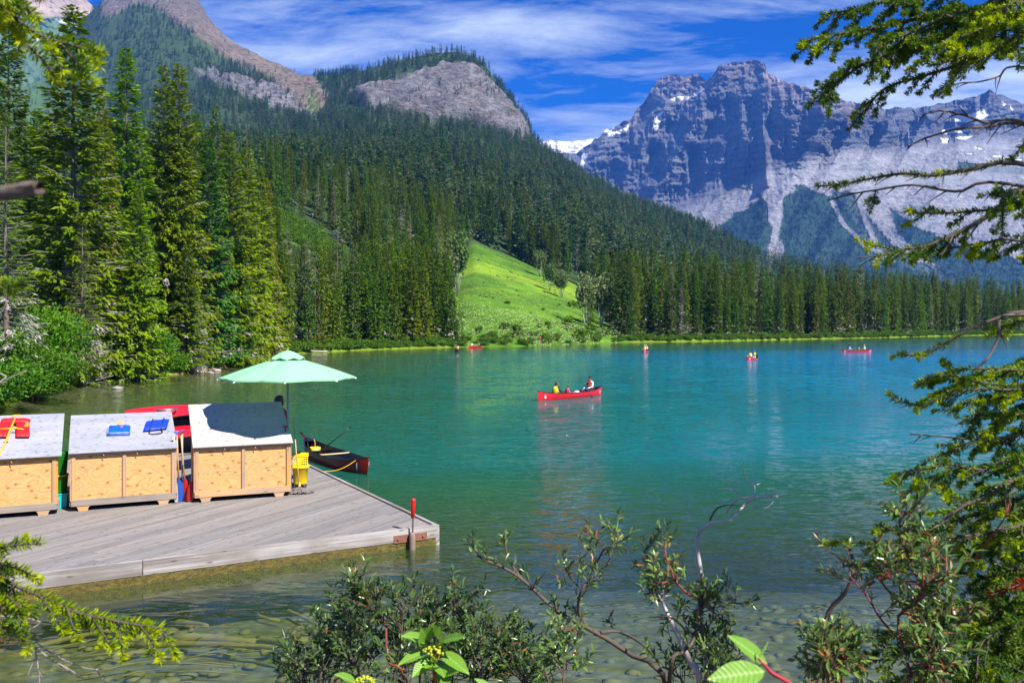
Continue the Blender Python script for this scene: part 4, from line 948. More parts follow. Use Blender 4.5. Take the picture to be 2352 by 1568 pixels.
def ply_mat(name, base, ring, knot, stain, weather=0.0, ks=3.2):
    """rotary-cut plywood: cathedral figure, knots, greyed patches"""
    m, t, out = newmat(name); tc = t.new('ShaderNodeTexCoord').outputs['Object']; oi = t.new('ShaderNodeObjectInfo').outputs['Random']
    off = t.new('ShaderNodeCombineXYZ', i_X=t.math('MULTIPLY', oi, 53.0), i_Y=t.math('MULTIPLY', oi, 19.0), i_Z=t.math('MULTIPLY', oi, 7.0)).outputs[0]
    v = t.vmath('ADD', tc, off)
    f = t.noise(t.mapping(v, (.9, 2.6, 2.6)), 1.0, 3, .5, .3)
    rings = t.math('FRACT', t.math('MULTIPLY', f, 19.0)); rings = t.math('POWER', rings, 3.0)
    fib = t.noise(t.mapping(v, (3, 60, 60)), 1.0, 3, .6)
    c = t.mix(fib, tuple(x * .88 for x in base), tuple(min(1, x * 1.08) for x in base))
    c = t.mix(t.math('MULTIPLY', rings, .62), c, ring)
    sv = t.new('ShaderNodeSeparateXYZ'); t.l.new(v, sv.inputs[0]); vo = t.new('ShaderNodeTexVoronoi', voronoi_dimensions='2D', i_Vector=t.new('ShaderNodeCombineXYZ', i_X=t.math('MULTIPLY', sv.outputs[0], ks), i_Y=t.math('MULTIPLY', t.math('ADD', sv.outputs[1], sv.outputs[2]), ks * 1.7), i_Z=0.0).outputs[0], i_Scale=1.0)
    k = t.math('SUBTRACT', 1.0, t.math('MULTIPLY', vo.outputs['Distance'], 4.5), clamp=True)
    k2 = t.math('SUBTRACT', 1.0, t.math('MULTIPLY', vo.outputs['Distance'], 8.0), clamp=True)
    c = t.mix(t.math('MULTIPLY', k, .6), c, ring); c = t.mix(t.math('MULTIPLY', k2, .95), c, knot)
    st = t.noise(t.mapping(v, (.6, 1.5, 1.5)), 1.4, 5, .7)
    c = t.mix(t.math('MULTIPLY', t.math('SUBTRACT', st, .52 - weather * .2), 2.2, clamp=True), c, stain)
    bs = t.new('ShaderNodeBsdfPrincipled', i_Base_Color=c, i_Roughness=.7); bs.inputs['Specular IOR Level'].default_value = .3
    t.put(bs.inputs['Normal'], t.bump(t.math('ADD', fib, t.math('MULTIPLY', k2, -2.0)), .4, .003)); t.l.new(bs.outputs[0], out.inputs[0]); return m
M_DECK = wood_mat('weathered_deck_wood', (.28, .268, .26), (.145, .135, .13), (.25, .215, .185))
M_FASCIA = wood_mat('fascia_wood', (.42, .40, .39), (.12, .10, .09), (.17, .135, .11), .5)
M_PLY = ply_mat('plywood_front', (.62, .36, .14), (.42, .15, .035), (.18, .06, .03), (.40, .28, .17))
M_LID = ply_mat('weathered_plywood', (.30, .31, .35), (.19, .20, .25), (.05, .045, .045), (.42, .42, .46), .5, 3.6)
M_LID3 = ply_mat('weathered_plywood_pale', (.44, .42, .39), (.30, .28, .27), (.13, .08, .05), (.52, .50, .48), .4, 4.2)
M_STUD = wood_mat('stud_wood', (.56, .33, .155), (.38, .20, .08), (.32, .25, .20), .5)
M_SILL = wood_mat('grey_sill_wood', (.27, .235, .205), (.16, .14, .12), (.32, .27, .22), .5)
M_DARK = simple('dark_inside', (.01, .01, .01), .9)
M_RUST = simple('rusty_steel', (.20, .085, .055), .75, .35, 9, .004, 60)
M_STEEL = simple('dull_steel', (.30, .31, .33), .4, .15, 6, metal=.8)
M_BLACK = simple('black_rubber', (.012, .012, .014), .5, .2, 8)

DZ = .32; DA = R(29.5); dk_e1 = Vector((-math.cos(DA), -math.sin(DA), 0)); dk_e2 = Vector((-math.sin(DA), math.cos(DA), 0))
DC = Vector((-1.36, 15.78, DZ)); DL, DW = 15.5, 11.6        # corner, length to the left, depth away from us
dock = empty('dock', (DC.x, DC.y, 0), 0, 'large grey wooden dock with diagonal planks floating on the lake', 'dock')
def dk(a, b, z=0.0): return DC + dk_e1 * a + dk_e2 * b + Vector((0, 0, z)) - Vector((DC.x, DC.y, 0))
def clip(poly, nx_, ny_, c):
    out = []
    for i in range(len(poly)):
        p, q = poly[i], poly[(i + 1) % len(poly)]; dp = nx_ * p[0] + ny_ * p[1] - c; dq = nx_ * q[0] + ny_ * q[1] - c
        if dp <= 0: out.append(p)
        if dp * dq < 0: t = dp / (dp - dq); out.append((p[0] + (q[0] - p[0]) * t, p[1] + (q[1] - p[1]) * t))
    return out
# planks run at an angle to the dock; build every plank in its own axes so the grain follows it
PA = R(63.5)                                                 # world direction of the planks
pu = Vector((math.cos(PA), math.sin(PA), 0)); pv = Vector((-math.sin(PA), math.cos(PA), 0))
corners = [dk(0.05, 0.05), dk(DL, 0.05), dk(DL, DW), dk(0.05, DW)]
rect = [(c.dot(pu), c.dot(pv)) for c in corners]
vmin = min(r_[1] for r_ in rect); vmax = max(r_[1] for r_ in rect); pw_ = .142; rp = random.Random(3)
def in_rect(poly):
    n = len(rect); area = sum(rect[i][0] * rect[(i + 1) % n][1] - rect[(i + 1) % n][0] * rect[i][1] for i in range(n)); sg = 1 if area > 0 else -1
    for i in range(n):
        (x0, y0), (x1, y1) = rect[i], rect[(i + 1) % n]; nx_, ny_ = (y1 - y0) * sg, -(x1 - x0) * sg
        poly = clip(poly, nx_, ny_, nx_ * x0 + ny_ * y0)
        if len(poly) < 3: return []
    return poly
v0 = vmin; npl = 0
while v0 < vmax:
    u0 = min(r_[0] for r_ in rect) - rp.uniform(0, 4)
    while u0 < max(r_[0] for r_ in rect):
        ul = rp.choice([6.0, 9.0, 12.0]); pg = in_rect([(u0 + .004, v0 + .0075), (u0 + ul - .004, v0 + .0075), (u0 + ul - .004, v0 + pw_ - .0075), (u0 + .004, v0 + pw_ - .0075)]); u0 += ul
        if len(pg) < 3: continue
        cx_ = sum(p[0] for p in pg) / len(pg); cy_ = sum(p[1] for p in pg) / len(pg); n = len(pg); th = .035; dz = rp.uniform(-.0025, .0025)
        vs = [(p[0] - cx_, p[1] - cy_, -th) for p in pg] + [(p[0] - cx_, p[1] - cy_, 0) for p in pg]
        ar = sum(pg[i][0] * pg[(i + 1) % n][1] - pg[(i + 1) % n][0] * pg[i][1] for i in range(n))
        if abs(ar) < .01: continue
        fs = [tuple(range(n - 1, -1, -1)), tuple(range(n, 2 * n))] + [(i, (i + 1) % n, n + (i + 1) % n, n + i) for i in range(n)]
        b = MB(); b.add(vs, fs); o = b.build('plank', M_DECK, dock)
        o.location = pu * cx_ + pv * cy_ + Vector((0, 0, DZ + dz)); o.rotation_euler = (0, 0, PA); npl += 1
    v0 += pw_
print('planks', npl)
def beam(name, a0, b0, a1, b1, w, z0, z1, mat, parent=dock):
    p, q = dk(a0, b0), dk(a1, b1); d = q - p; L = d.length; b = MB(); b.box((L / 2, 0, (z0 + z1) / 2), (L, w, z1 - z0), bev=.004)
    return b.build(name, mat, parent, (p.x, p.y, 0), (0, 0, math.atan2(d.y, d.x)))
for a0, a1 in ((.0, 4.85), (4.862, 10.6), (10.612, DL)):
    beam('fascia_board', a1, -.045, a0, -.045, .085, .135, DZ + .035, M_FASCIA)
# algae-covered float timbers below the fascia, wet at the waterline
m_al, t_, o_ = newmat('algae_wood'); tc_n = t_.new('ShaderNodeTexCoord').outputs['Object']
ca = t_.ramp(t_.noise(t_.mapping(tc_n, (6, 6, 14)), 2.0, 5, .7), [(.3, (.04, .032, .010)), (.5, (.11, .085, .018)), (.7, (.20, .15, .03))])
ba = t_.new('ShaderNodeBsdfPrincipled', i_Base_Color=ca, i_Roughness=.35); t_.put(ba.inputs['Normal'], t_.bump(t_.noise(tc_n, 60, 3), 1, .01)); t_.l.new(ba.outputs[0], o_.inputs[0])
beam('float_timber', DL, -.03, .0, -.03, .10, -.22, .133, m_al)
beam('edge_board', .0, -.085, .0, DW, .07, -.10, DZ + .03, M_FASCIA); beam('edge_board', DL, DW + .03, 0, DW + .03, .06, -.1, DZ + .01, M_FASCIA)
b = MB(); 
for a0 in (1.2, 4.0, 7.0, 10.0, 13.0):
    p = [dk(a0, .3), dk(a0 + 1.2, .3), dk(a0 + 1.2, DW - .3), dk(a0, DW - .3)]
    b.add([(q.x, q.y, -.3) for q in p] + [(q.x, q.y, DZ - .06) for q in p], [(0, 1, 2, 3), (7, 6, 5, 4), (0, 4, 5, 1), (1, 5, 6, 2), (2, 6, 7, 3), (3, 7, 4, 0)])
b.build('float_block', M_DARK, dock)
# rope handle on the fascia
ha, hb = dk(8.35, -.10, -.03), dk(7.25, -.10, .01)
pts_ = [ha.lerp(hb, i / 12) + Vector((0, 0, -.13 * (1 - (2 * i / 12 - 1) ** 2))) - dk_e2 * .012 for i in range(13)]
b = MB(); b.tube(pts_, .011, 6); b.box(tuple(ha), (.03, .03, .05)); b.box(tuple(hb), (.03, .03, .05)); b.build('rope_handle', simple('grey_rope', (.30, .31, .30), .9), dock)

# mooring post with red grip in a rusty sleeve
pb = G(936, 1240, .10); pb = DC + dk_e1 * .52 - dk_e2 * .17
post = empty('mooring_post', (pb.x, pb.y, 0), 0, 'rebar mooring post with a red plastic-covered top at the dock corner', 'mooring post')
b = MB(); b.lathe([(.052, -.25), (.056, .0), (.056, .20), (.05, .27), (.035, .30)], 14); b.build('sleeve', simple('rusty_pipe', (.23, .16, .13), .7, .5, 12, .004, 80, dirt=(.12, .07, .05)), post)
b = MB(); b.box((0, 0, 0), (.62, .012, .13)); 
for x in (-.24, .24): b.lathe([(.02, 0), (.022, .014), (.0, .02)], 8, M=Matrix.Translation((x, -.006, 0)) @ Matrix.Rotation(R(90), 4, 'X'))
o = b.build('bracket_plate', M_RUST, post, (-(dk_e2 * -.076).x, -(dk_e2 * -.076).y, .19), (0, 0, DA))
b = MB(); pts_ = [(0, 0, .1 + .06 * i) for i in range(10)]; b.tube(pts_, [.013 + .002 * (i % 2) for i in range(10)], 8); b.build('rebar', simple('dark_rebar', (.10, .085, .075), .7, .3, 30), post, rot=(R(1), R(1.5), 0))
b = MB(); b.lathe([(.022, 0), (.034, .01), (.036, .10), (.040, .11), (.038, .2), (.044, .30), (.043, .33), (.02, .335)], 12); b.build('red_grip', simple('red_plastic', (.55, .012, .008), .3, .12, 20), post, (0.008, 0, .55), (R(1), R(1.5), 0))

# ------------------------------------------------------------------ plywood lockers
def locker(x, y, rot, w, dpt, fz, bz_, label, lid_mat, lids, right_open=False):
    """front-left corner at (x, y); local x along the front, local y away from us"""
    L = empty('storage_locker', (x, y, DZ), rot, label, 'locker', 'plywood lockers on the dock')
    z0, zt = .10, fz
    def slope(yy): return fz + (bz_ - fz) * yy / dpt
    pw2 = (w - .07 * 3) / 2
    for k in range(2):
        b = MB(); b.box((0, 0, 0), (pw2 + .02, .012, zt - z0 - .20)); b.build('front_panel', M_PLY, L, (.07 + pw2 / 2 + k * (pw2 + .07), .035, (z0 + zt) / 2 + .02))
    for k in range(3):
        b = MB(); b.box((0, 0, 0), (zt - z0 - .10, .035, .07), bev=.003); b.build('stud', M_STUD, L, (.035 + k * (pw2 + .07), .010, (z0 + zt) / 2 + .03), (0, R(90), 0))
    b = MB(); b.box((0, 0, 0), (w - .144, .04, .06), bev=.003)
    for k in range(2):
        bb = MB(); bb.box((0, 0, 0), (pw2 - .004, .04, .055), bev=.003); bb.build('top_rail', M_STUD, L, (.07 + pw2 / 2 + k * (pw2 + .07), .012, zt - .045))
    b = MB(); b.box((0, 0, 0), (w + .02, .055, .125), bev=.004); b.build('sill_board', M_SILL if lid_mat is M_LID else M_STUD, L, (w / 2, .008, z0 + .06))
    for sx in (0, 1):
        b = MB(); X = 0.0; th = .014
        prof = [(0.03, z0), (dpt - .03, z0), (dpt - .03, slope(dpt) - .02), (0.03, zt - .02)]
        vs = [(-th / 2, p[0], p[1]) for p in prof] + [(th / 2, p[0], p[1]) for p in prof]
        b.add(vs, [(3, 2, 1, 0), (4, 5, 6, 7), (0, 1, 5, 4), (1, 2, 6, 5), (2, 3, 7, 6), (3, 0, 4, 7)]); b.build('side_panel', M_PLY, L, (.012 if sx == 0 else w - .012, 0, 0))
        b = MB(); b.box((0, 0, 0), (.03, .07, zt - z0 - .12)); b.build('side_stud', M_STUD, L, (-.012 if sx == 0 else w + .012, .04, (zt + z0) / 2 + .04))
        b = MB(); b.box((0, 0, 0), (.04, dpt - .06, .10)); b.build('side_sill', M_SILL, L, (-.017 if sx == 0 else w + .017, dpt / 2, z0 + .055))
    b = MB(); b.box((w / 2, dpt - .02, (z0 + slope(dpt)) / 2), (w - .05, .014, slope(dpt) - z0 - .03)); b.build('back_panel', M_PLY, L)
    for X in (.20, w - .22):
        b = MB(); vs = []
        for yy in (-.01, dpt - .1):
            vs += [(-.12, yy, .095), (.12, yy, .095), (.09, yy, .055), (.08, yy, 0.0), (-.08, yy, 0.0), (-.09, yy, .055)]
        b.add(vs, [(0, 1, 2, 3, 4, 5), (11, 10, 9, 8, 7, 6)] + [(i, i + 6, (i + 1) % 6 + 6, (i + 1) % 6) for i in range(6)]); b.build('skid', M_STUD, L, (X, 0, 0), recalc=True)
    ang = math.atan2(bz_ - fz, dpt); ll = math.hypot(bz_ - fz, dpt) + .12
    lw = w + lids[0] + lids[1]
    b = MB(); b.box((0, 0, 0), (lw, ll, .020), bev=.002); b.build('lid', lid_mat, L, (w / 2 + (lids[1] - lids[0]) / 2, dpt / 2 - .03, (fz + bz_) / 2 + .012), (ang, 0, 0))
    for X in (w * .30, w * .62):
        b = MB(); b.tube([(0, -.02, .06), (0, -.05, .03), (.02, -.05, .0)], .009, 6); b.build('hook', M_STUD if X > w / 2 else M_STEEL, L, (X, 0, zt - .10))
    return L, ang
LK = []
LK.append(locker(-8.42, 16.95, R(25), 1.86, 1.55, 1.13, 1.66, 'middle locker with two blue cushions on its grey lid', M_LID, (.05, .04)))
LK.append(locker(-6.36, 17.80, R(23), 1.87, 1.55, 1.13, 1.80, 'locker under the umbrella with the pale sunlit lid', M_LID3, (.05, .05)))
LK.append(locker(-10.36, 15.90, R(25), 1.95, 1.55, 1.12, 1.72, 'locker cut by the left edge with a life jacket on its lid', M_LID, (.05, .09)))
def on_lid(k, u, v, h=0.012):
    """matrix on locker k's lid: u along the front, v up the slope"""
    L, ang = LK[k]; return Matrix.Translation(L.location) @ Matrix.Rotation(L.rotation_euler.z, 4, 'Z') @ Matrix.Translation((0, 0, 1.13 + .024)) @ Matrix.Rotation(ang, 4, 'X') @ Matrix.Translation((u, v, h))
def place(o, M): o.matrix_world = M; return o

# ------------------------------------------------------------------ blue throw cushions and the life jacket
M_BLUE = simple('blue_nylon', (.004, .095, .52), .5, .15, 14, .003, 40); M_BLUE2 = simple('royal_blue_nylon', (.006, .045, .62), .5, .15, 14, .003, 40)
M_WHITE = simple('white_piping', (.75, .78, .82), .5, .05); M_YEL = simple('yellow_webbing', (.80, .42, .02), .6, .12, 20); M_STRAP = simple('black_webbing', (.015, .017, .03), .6)
def pillow(w, d, h, n=12, p=4.0):
    top = []; rows = []
    for sgn in (1, -1):
        for i in range(n + 1):
            x = -1 + 2 * i / n; row = []
            for j in range(n + 1):
                y = -1 + 2 * j / n; e = max(0, (1 - abs(x) ** p)) ** .5 * max(0, (1 - abs(y) ** p)) ** .5
                row.append((x * w / 2, y * d / 2, h / 2 + sgn * h / 2 * e + (.006 * math.sin(9 * x + 4 * y) * e if sgn > 0 else 0)))
            rows.append(row)
    b = MB(); b.grid(rows[:n + 1]); b.grid([r_[::-1] for r_ in rows[n + 1:]]); return b
cu = empty('boat_cushion', label='square blue cushion with white piping and a yellow strap on the lid', cat='cushion', group='blue boat cushions'); place(cu, on_lid(0, .85, .73) @ Matrix.Rotation(R(-3), 4, 'Z'))
b = pillow(.42, .40, .09, p=8); b.build('pad', M_BLUE, cu)
for z in (.085, .012):
    b = MB(); c_ = [(-.205, -.195), (.205, -.195), (.205, .195), (-.205, .195), (-.205, -.195)]; b.tube([(x, y, z) for x, y in c_], .0035, 6); b.build('piping', M_WHITE, cu)
b = MB(); b.lathe([(.0, 0), (.028, 0), (.028, .004), (0, .005)], 14); b.build('round_patch', simple('orange_patch', (.75, .12, .02), .6, .3, 40), cu, (.04, .06, .094))
b = MB(); b.tube([(-.10, .19, .03), (-.06, .27, .06), (.0, .36, .09), (.05, .34, .08), (.055, .25, .05), (.0, .2, .03), (-.09, .21, .03)], [.022, .02, .02, .008, .008, .008, .01], 6); b.build('strap', M_YEL, cu)
cu = empty('boat_cushion', label='royal blue cushion with two black straps turned askew on the lid', cat='cushion', group='blue boat cushions'); place(cu, on_lid(0, 1.56, .92, .02) @ Matrix.Rotation(R(38), 4, 'Z') @ Matrix.Rotation(R(-30), 4, 'Z'))
b = pillow(.46, .44, .07, p=5); vv_ = [(x + .32 * y, y, z) for x, y, z in b.v]; b.v = vv_; b.build('pad', M_BLUE2, cu)
for x in (-.10, .12):
    b = MB(); b.tube([(x - .075, -.225, .02), (x - .07, -.22, .072), (x, 0, .078), (x + .07, .22, .072), (x + .075, .225, .02)], .011, 5); b.build('strap', M_STRAP, cu)
b = MB(); b.tube([(-.18, -.21, .02), (-.20, -.32, .01), (-.16, -.37, .01), (.0, -.37, .01), (.05, -.33, .01), (.06, -.21, .02)], .010, 6); b.build('handle', M_STRAP, cu)

lj = empty('life_jacket', label='red life jacket with yellow straps lying on the leftmost lid', cat='life jacket'); place(lj, on_lid(2, 1.02, .95, .01) @ Matrix.Rotation(R(-6), 4, 'Z'))
M_REDN = simple('red_nylon', (.52, .010, .012), .5, .2, 12, .004, 30)
for px_, w_, d_, nm in ((.02, .26, .56, 'front_panel'), (.30, .24, .56, 'front_panel')):
    b = pillow(w_, d_, .09, p=5); b.v = [(x + (.10 * (-y / d_ + .2) if px_ > .1 else -.03), y, z) for x, y, z in b.v]; b.build(nm, M_REDN, lj, (px_, 0, 0))
b = pillow(.52, .16, .10, p=4); b.build('collar', M_REDN, lj, (.14, .32, .02))
b = pillow(.07, .16, .02, p=4); b.build('orange_patch', simple('orange_cloth', (.80, .25, .02), .6), lj, (.37, .12, .085))
b = MB(); b.tube([(-.1, -.06, .095), (.1, -.05, .10), (.30, -.06, .10), (.42, -.07, .06)], .012, 6); b.build('strap', M_YEL, lj)
b = MB(); b.tube([(.13, .36, .12), (.12, .1, .09), (.12, -.2, .09), (.11, -.42, .03), (.10, -.75, .02), (.10, -.86, .0), (.095, -.87, -.30), (.09, -.87, -.62)], .016, 6); b.build('strap', M_YEL, lj)
b = MB(); b.box((0, 0, 0), (.07, .05, .02), bev=.004); b.build('buckle', M_YEL, lj, (.12, -.42, .05)); b = MB(); b.box((0, 0, 0), (.06, .04, .02), bev=.004); b.build('buckle', M_YEL, lj, (.2, -.05, .115))
b = MB(); b.tube([(.05, .38, .1), (.1, .44, .14), (.2, .44, .14), (.24, .38, .1)], .014, 6); b.build('hang_loop', M_YEL, lj)

# ------------------------------------------------------------------ umbrella
M_MINT = None
m, t, out = newmat('mint_canvas'); tcn = t.new('ShaderNodeTexCoord').outputs['Object']
cc = t.mix(t.noise(tcn, 1.6, 4), (.26, .58, .34), (.31, .64, .39))
d1 = t.new('ShaderNodeBsdfDiffuse', i_Color=cc); d2 = t.new('ShaderNodeBsdfTranslucent', i_Color=cc); mx = t.new('ShaderNodeMixShader', i_Fac=.12)
t.put(d1.inputs['Normal'], t.bump(t.noise(t.mapping(tcn, (3, 3, 8)), 2.0, 3), .5, .02))
t.l.new(d1.outputs[0], mx.inputs[1]); t.l.new(d2.outputs[0], mx.inputs[2]); t.l.new(mx.outputs[0], out.inputs[0]); M_MINT = m
UX, UY = P(661, 870, 19.0).x, 19.0
um = empty('parasol', (UX, UY, DZ), R(12), 'pale mint green parasol with eight panels and a vented top', 'parasol')
UR, ZR, ZA = 1.42, 2.45, 2.96
def canopy_pt(a, s, R_, z0, z1, sag=.05):
    k = abs(((a / (PI / 4)) % 1.0) - .5) * 2   # 1 on a rib, 0 mid panel
    r_ = R_ * s * (1 - .035 * (1 - k) * s - .05 * (1 - k) * s)
    z = z1 + (z0 - z1) * (s * .86 + .14 * s ** 2 if False else s) + .10 * s * (1 - s) - sag * (1 - k) * math.sin(PI * min(1, s)) * .4
    return Vector((r_ * math.cos(a), r_ * math.sin(a), z + .010 * (1 - k) * s))
NA = 64
b = MB(); rows = [[canopy_pt(2 * PI * i / NA, s, UR, ZR, ZA - .05) for i in range(NA)] for s in (.06, .16, .3, .45, .6, .75, .88, .97, 1.0)]
rows.append([p + Vector((0, 0, -.03)) for p in rows[-1]]); b.grid(rows, closed=True, smooth=False); canopy = b.build('canopy', M_MINT, um)
def vent_pt(a, s):
    k = abs(((a / (PI / 4)) % 1.0) - .5) * 2; r_ = .36 * s; bulge = math.cos(s * PI / 2) ** 1.0
    return Vector((r_ * math.cos(a), r_ * math.sin(a), ZA - .13 + .19 * bulge + .045 * (1 - k) * s ** 3))
b = MB(); b.grid([[vent_pt(2 * PI * i / NA, s) for i in range(NA)] for s in (.04, .2, .4, .6, .8, 1.0)], closed=True); b.lathe([(.0, ZA + .06), (.02, ZA + .06), (.015, ZA + .085), (0, ZA + .09)], 10); b.build('vent_cap', M_MINT, um)
M_POLE = simple('grey_pole', (.20, .22, .24), .35, .1, 4, metal=.6)
b = MB(); b.tube([(0, 0, .02), (0, 0, ZA)], .021, 12); b.build('pole', M_POLE, um)
b = MB(); b.lathe([(.022, 0), (.045, .01), (.045, .05), (.03, .09), (.022, .1)], 12); b.build('runner', simple('tan_hub', (.35, .28, .2), .5), um, (0, 0, ZR - .04))
b = MB(); b.lathe([(.24, 0), (.26, .02), (.24, .05), (.06, .07), (.035, .10), (.035, .35), (.022, .36)], 24); b.build('base', simple('cast_base', (.06, .06, .065), .6), um)
for k in range(8):
    a = k * PI / 4; d = Vector((math.cos(a), math.sin(a), 0))
    b = MB(); b.tube([Vector((0, 0, ZA - .1)) + d * .05, Vector((0, 0, (ZA + ZR) / 2 - .01)) + d * UR * .5, Vector((0, 0, ZR - .03)) + d * (UR - .02)], .009, 6); b.tube([Vector((0, 0, ZR + .03)) + d * .04, Vector((0, 0, (ZA + ZR) / 2 - .03)) + d * UR * .48], .007, 6); b.build('rib', M_POLE, um)
    b = MB(); b.tube([Vector((0, 0, ZR - .025)) + d * (UR - .04), Vector((0, 0, ZR - .04)) + d * (UR + .03)], [.014, .018], 8); b.build('rib_tip', M_WHITE, um)

# ------------------------------------------------------------------ green bins, turquoise tub
gb = Vector((-8.75, 17.45, DZ))
gbp = P(150, 1140, 17.6)
tb = empty('plastic_tub', (gbp.x, 17.35, DZ), R(24), 'turquoise plastic tub on the dock between two lockers', 'tub')
M_TURQ = simple('turquoise_plastic', (.005, .50, .56), .35, .1)
b = MB(); s_ = [(.13, .0), (.145, .005), (.165, .27), (.18, .275), (.18, .30), (.165, .30), (.16, .28), (.14, .02), (.0, .02)]
b.lathe(s_, 32, sq=.8, smooth=False, cap=False); b.add([(-.13, -.13, .002), (.13, -.13, .002), (.13, .13, .002), (-.13, .13, .002)], [(3, 2, 1, 0)]); b.build('tub_body', M_TURQ, tb)
b = MB(); b.tube([(-.18, -.06, .24), (-.20, -.06, .20), (-.20, .06, .20), (-.18, .06, .24)], .009, 6); b.build('grip', M_TURQ, tb)
M_GREEN = simple('green_plastic', (.008, .17, .012), .35, .12); M_GREEN2 = simple('green_plastic_inside', (.006, .10, .01), .5)
for k, (z, lab) in enumerate(((.30, 'lower green bucket with a yellow rim standing in the turquoise tub'), (.66, 'upper green bucket nested in the yellow-rimmed one'))):
    bk = empty('bucket', (gbp.x + .01, 17.35, DZ + z - .06 * (1 - k)), 0, lab, 'bucket', 'green buckets between the lockers')
    b = MB(); b.lathe([(.125, .0), (.13, .01), (.158, .40), (.164, .41), (.160, .42), (.150, .41), (.124, .03), (0, .03)], 28, cap=False); b.build('bucket_body', M_GREEN, bk)
    if k == 0: b = MB(); b.lathe([(.160, .385), (.170, .39), (.170, .41), (.158, .415)], 28, cap=False); b.build('rim', simple('yellow_rim', (.72, .50, .02), .4), bk)

# ------------------------------------------------------------------ paddles between the lockers
def paddle_meshes(sh, bl, gr):
    b = MB(); b.tube([(0, 0, .45), (0, 0, 1.38)], [.015, .014], 8); s1 = b.mesh('shaft', sh)
    b = MB(); rows = []
    for z, w in ((.50, .016), (.44, .03), (.36, .075), (.25, .10), (.12, .105), (.03, .09), (.0, .06)): rows.append([(-w, 0, z), (-w * .5, -.010, z), (0, -.013, z), (w * .5, -.010, z), (w, 0, z), (w * .5, .010, z), (0, .013, z), (-w * .5, .010, z)])
    b.grid(rows, closed=True); b.add(rows[-1], [tuple(range(8))]); s2 = b.mesh('blade', bl)
    b = MB(); b.tube([(0, 0, 1.34), (0, 0, 1.40)], .018, 8); b.tube([(-.055, 0, 1.385), (-.03, 0, 1.405), (.03, 0, 1.405), (.055, 0, 1.385)], [.013, .017, .017, .013], 8); s3 = b.mesh('grip', gr)
    return s1, s2, s3
M_SHAFTW = simple('ash_shaft', (.55, .34, .18), .5, .2, 12); M_PBLUE = simple('blue_blade', (.010, .065, .33), .4, .15, 9); M_PRED = simple('red_blade', (.33, .008, .006), .4, .15, 9)
M_PBLK = simple('black_blade', (.015, .015, .016), .4); M_PBLU2 = simple('light_blue_grip', (.02, .16, .55), .4); M_PGRY = simple('pale_blade', (.45, .40, .33), .5)
def paddle(base, lean, rz, meshes, label, group=None, s=1.0):
    p = empty('paddle', base, 0, label, 'paddle', group); p.rotation_euler = (lean[0], lean[1], rz); p.scale = (s, s, s)
    for nm, me_ in zip(('shaft', 'blade', 'grip'), meshes): link(bpy.data.objects.new(nm, me_), p)
    return p
gp = 'paddles stored between the lockers'
bx_ = lambda px, Y, z=DZ + .01: Vector(((px - CX) / F * Y, Y, z))
paddle(bx_(412, 17.9), (R(-4), R(-2), 0), R(20), paddle_meshes(M_SHAFTW, M_PBLUE, M_PBLU2), 'blue-bladed paddle with a light blue grip between the lockers', gp)
bpy.context.view_layer.update()
paddle(bx_(418, 18.05), (R(-3), R(3), 0), R(60), paddle_meshes(M_SHAFTW, M_PBLUE, M_PBLUE), 'blue-bladed paddle with a dark blue grip leaning right', gp)
paddle(bx_(428, 17.95), (R(-3), R(-5), 0), R(10), paddle_meshes(M_SHAFTW, M_PRED, M_PRED), 'red paddle leaning left across the blue ones', gp)
paddle(bx_(436, 17.9), (R(-4), R(4), 0), R(15), paddle_meshes(M_SHAFTW, M_PRED, M_PRED), 'shorter red paddle with red grip leaning toward the right locker', gp, .88)
paddle(bx_(406, 17.85), (R(-3), 0, 0), R(80), paddle_meshes(M_SHAFTW, M_PGRY, M_WHITE), 'pale paddle with a white grip against the middle locker', gp, .92)
rb = LK[1][0].location
bk_ = paddle(Vector(((661 - CX) / F * 18.82, 18.82, DZ + .01)), (R(-2), R(-1.5), 0), R(35), paddle_meshes(M_PBLK, M_PBLK, M_PRED), 'black pole-like paddle upright at the right corner of the umbrella locker', None, 1.0)
ro = MB(); a_, c_ = Vector((-6.62, 18.15, DZ + .93)), Vector((-6.42, 17.72 + .1, DZ + .98))
ro.tube([a_ + Vector((-.35, -.18, -.05)), a_.lerp(c_, .2), c_], .006, 5); tag(ro.build('cord', M_STRAP), 'thin dark cord tied between the middle and right locker', 'cord')

# ------------------------------------------------------------------ mop bucket, mop
mb_loc = G(690, 1118, DZ); mb_ = empty('mop_bucket', (mb_loc.x, mb_loc.y, DZ), R(12), 'yellow mop bucket on casters with a wringer beside the locker', 'mop bucket')
M_YP = simple('yellow_plastic', (.86, .62, .008), .35, .08)
b = MB(); b.lathe([(.10, .0), (.13, .0), (.15, .03), (.17, .36), (.195, .37), (.195, .40), (.175, .40), (.165, .37), (.14, .06), (0, .06)], 32, sq=.45, cap=False); b.build('bucket_body', M_YP, mb_, (0, 0, .07))
b = MB()
for x, y in ((-.12, -.11), (.12, -.11), (.12, .11), (-.12, .11)): 
    bb = MB(); bb.tube([(-.012, 0, 0), (.012, 0, 0)], .032, 12); bb.tube([(0, 0, 0), (0, 0, .05)], .012, 6); bb.build('caster', M_BLACK, mb_, (x, y, .034))
w0 = .46
b = MB(); hw, hd, hh = .15, .12, .27
for x in np.linspace(-hw, hw, 9):
    for sy in (-1, 1): b.box((x, sy * hd, w0 + hh / 2), (.012, .014, hh))
for y in np.linspace(-hd, hd, 7):
    for sx in (-1, 1): b.box((sx * hw, y, w0 + hh / 2), (.014, .012, hh))
for z in (w0 + .03, w0 + .085, w0 + .14, w0 + .195):
    for sy in (-1, 1): b.box((0, sy * hd, z), (2 * hw, .018, .018))
    for sx in (-1, 1): b.box((sx * hw, 0, z), (.018, 2 * hd, .018))
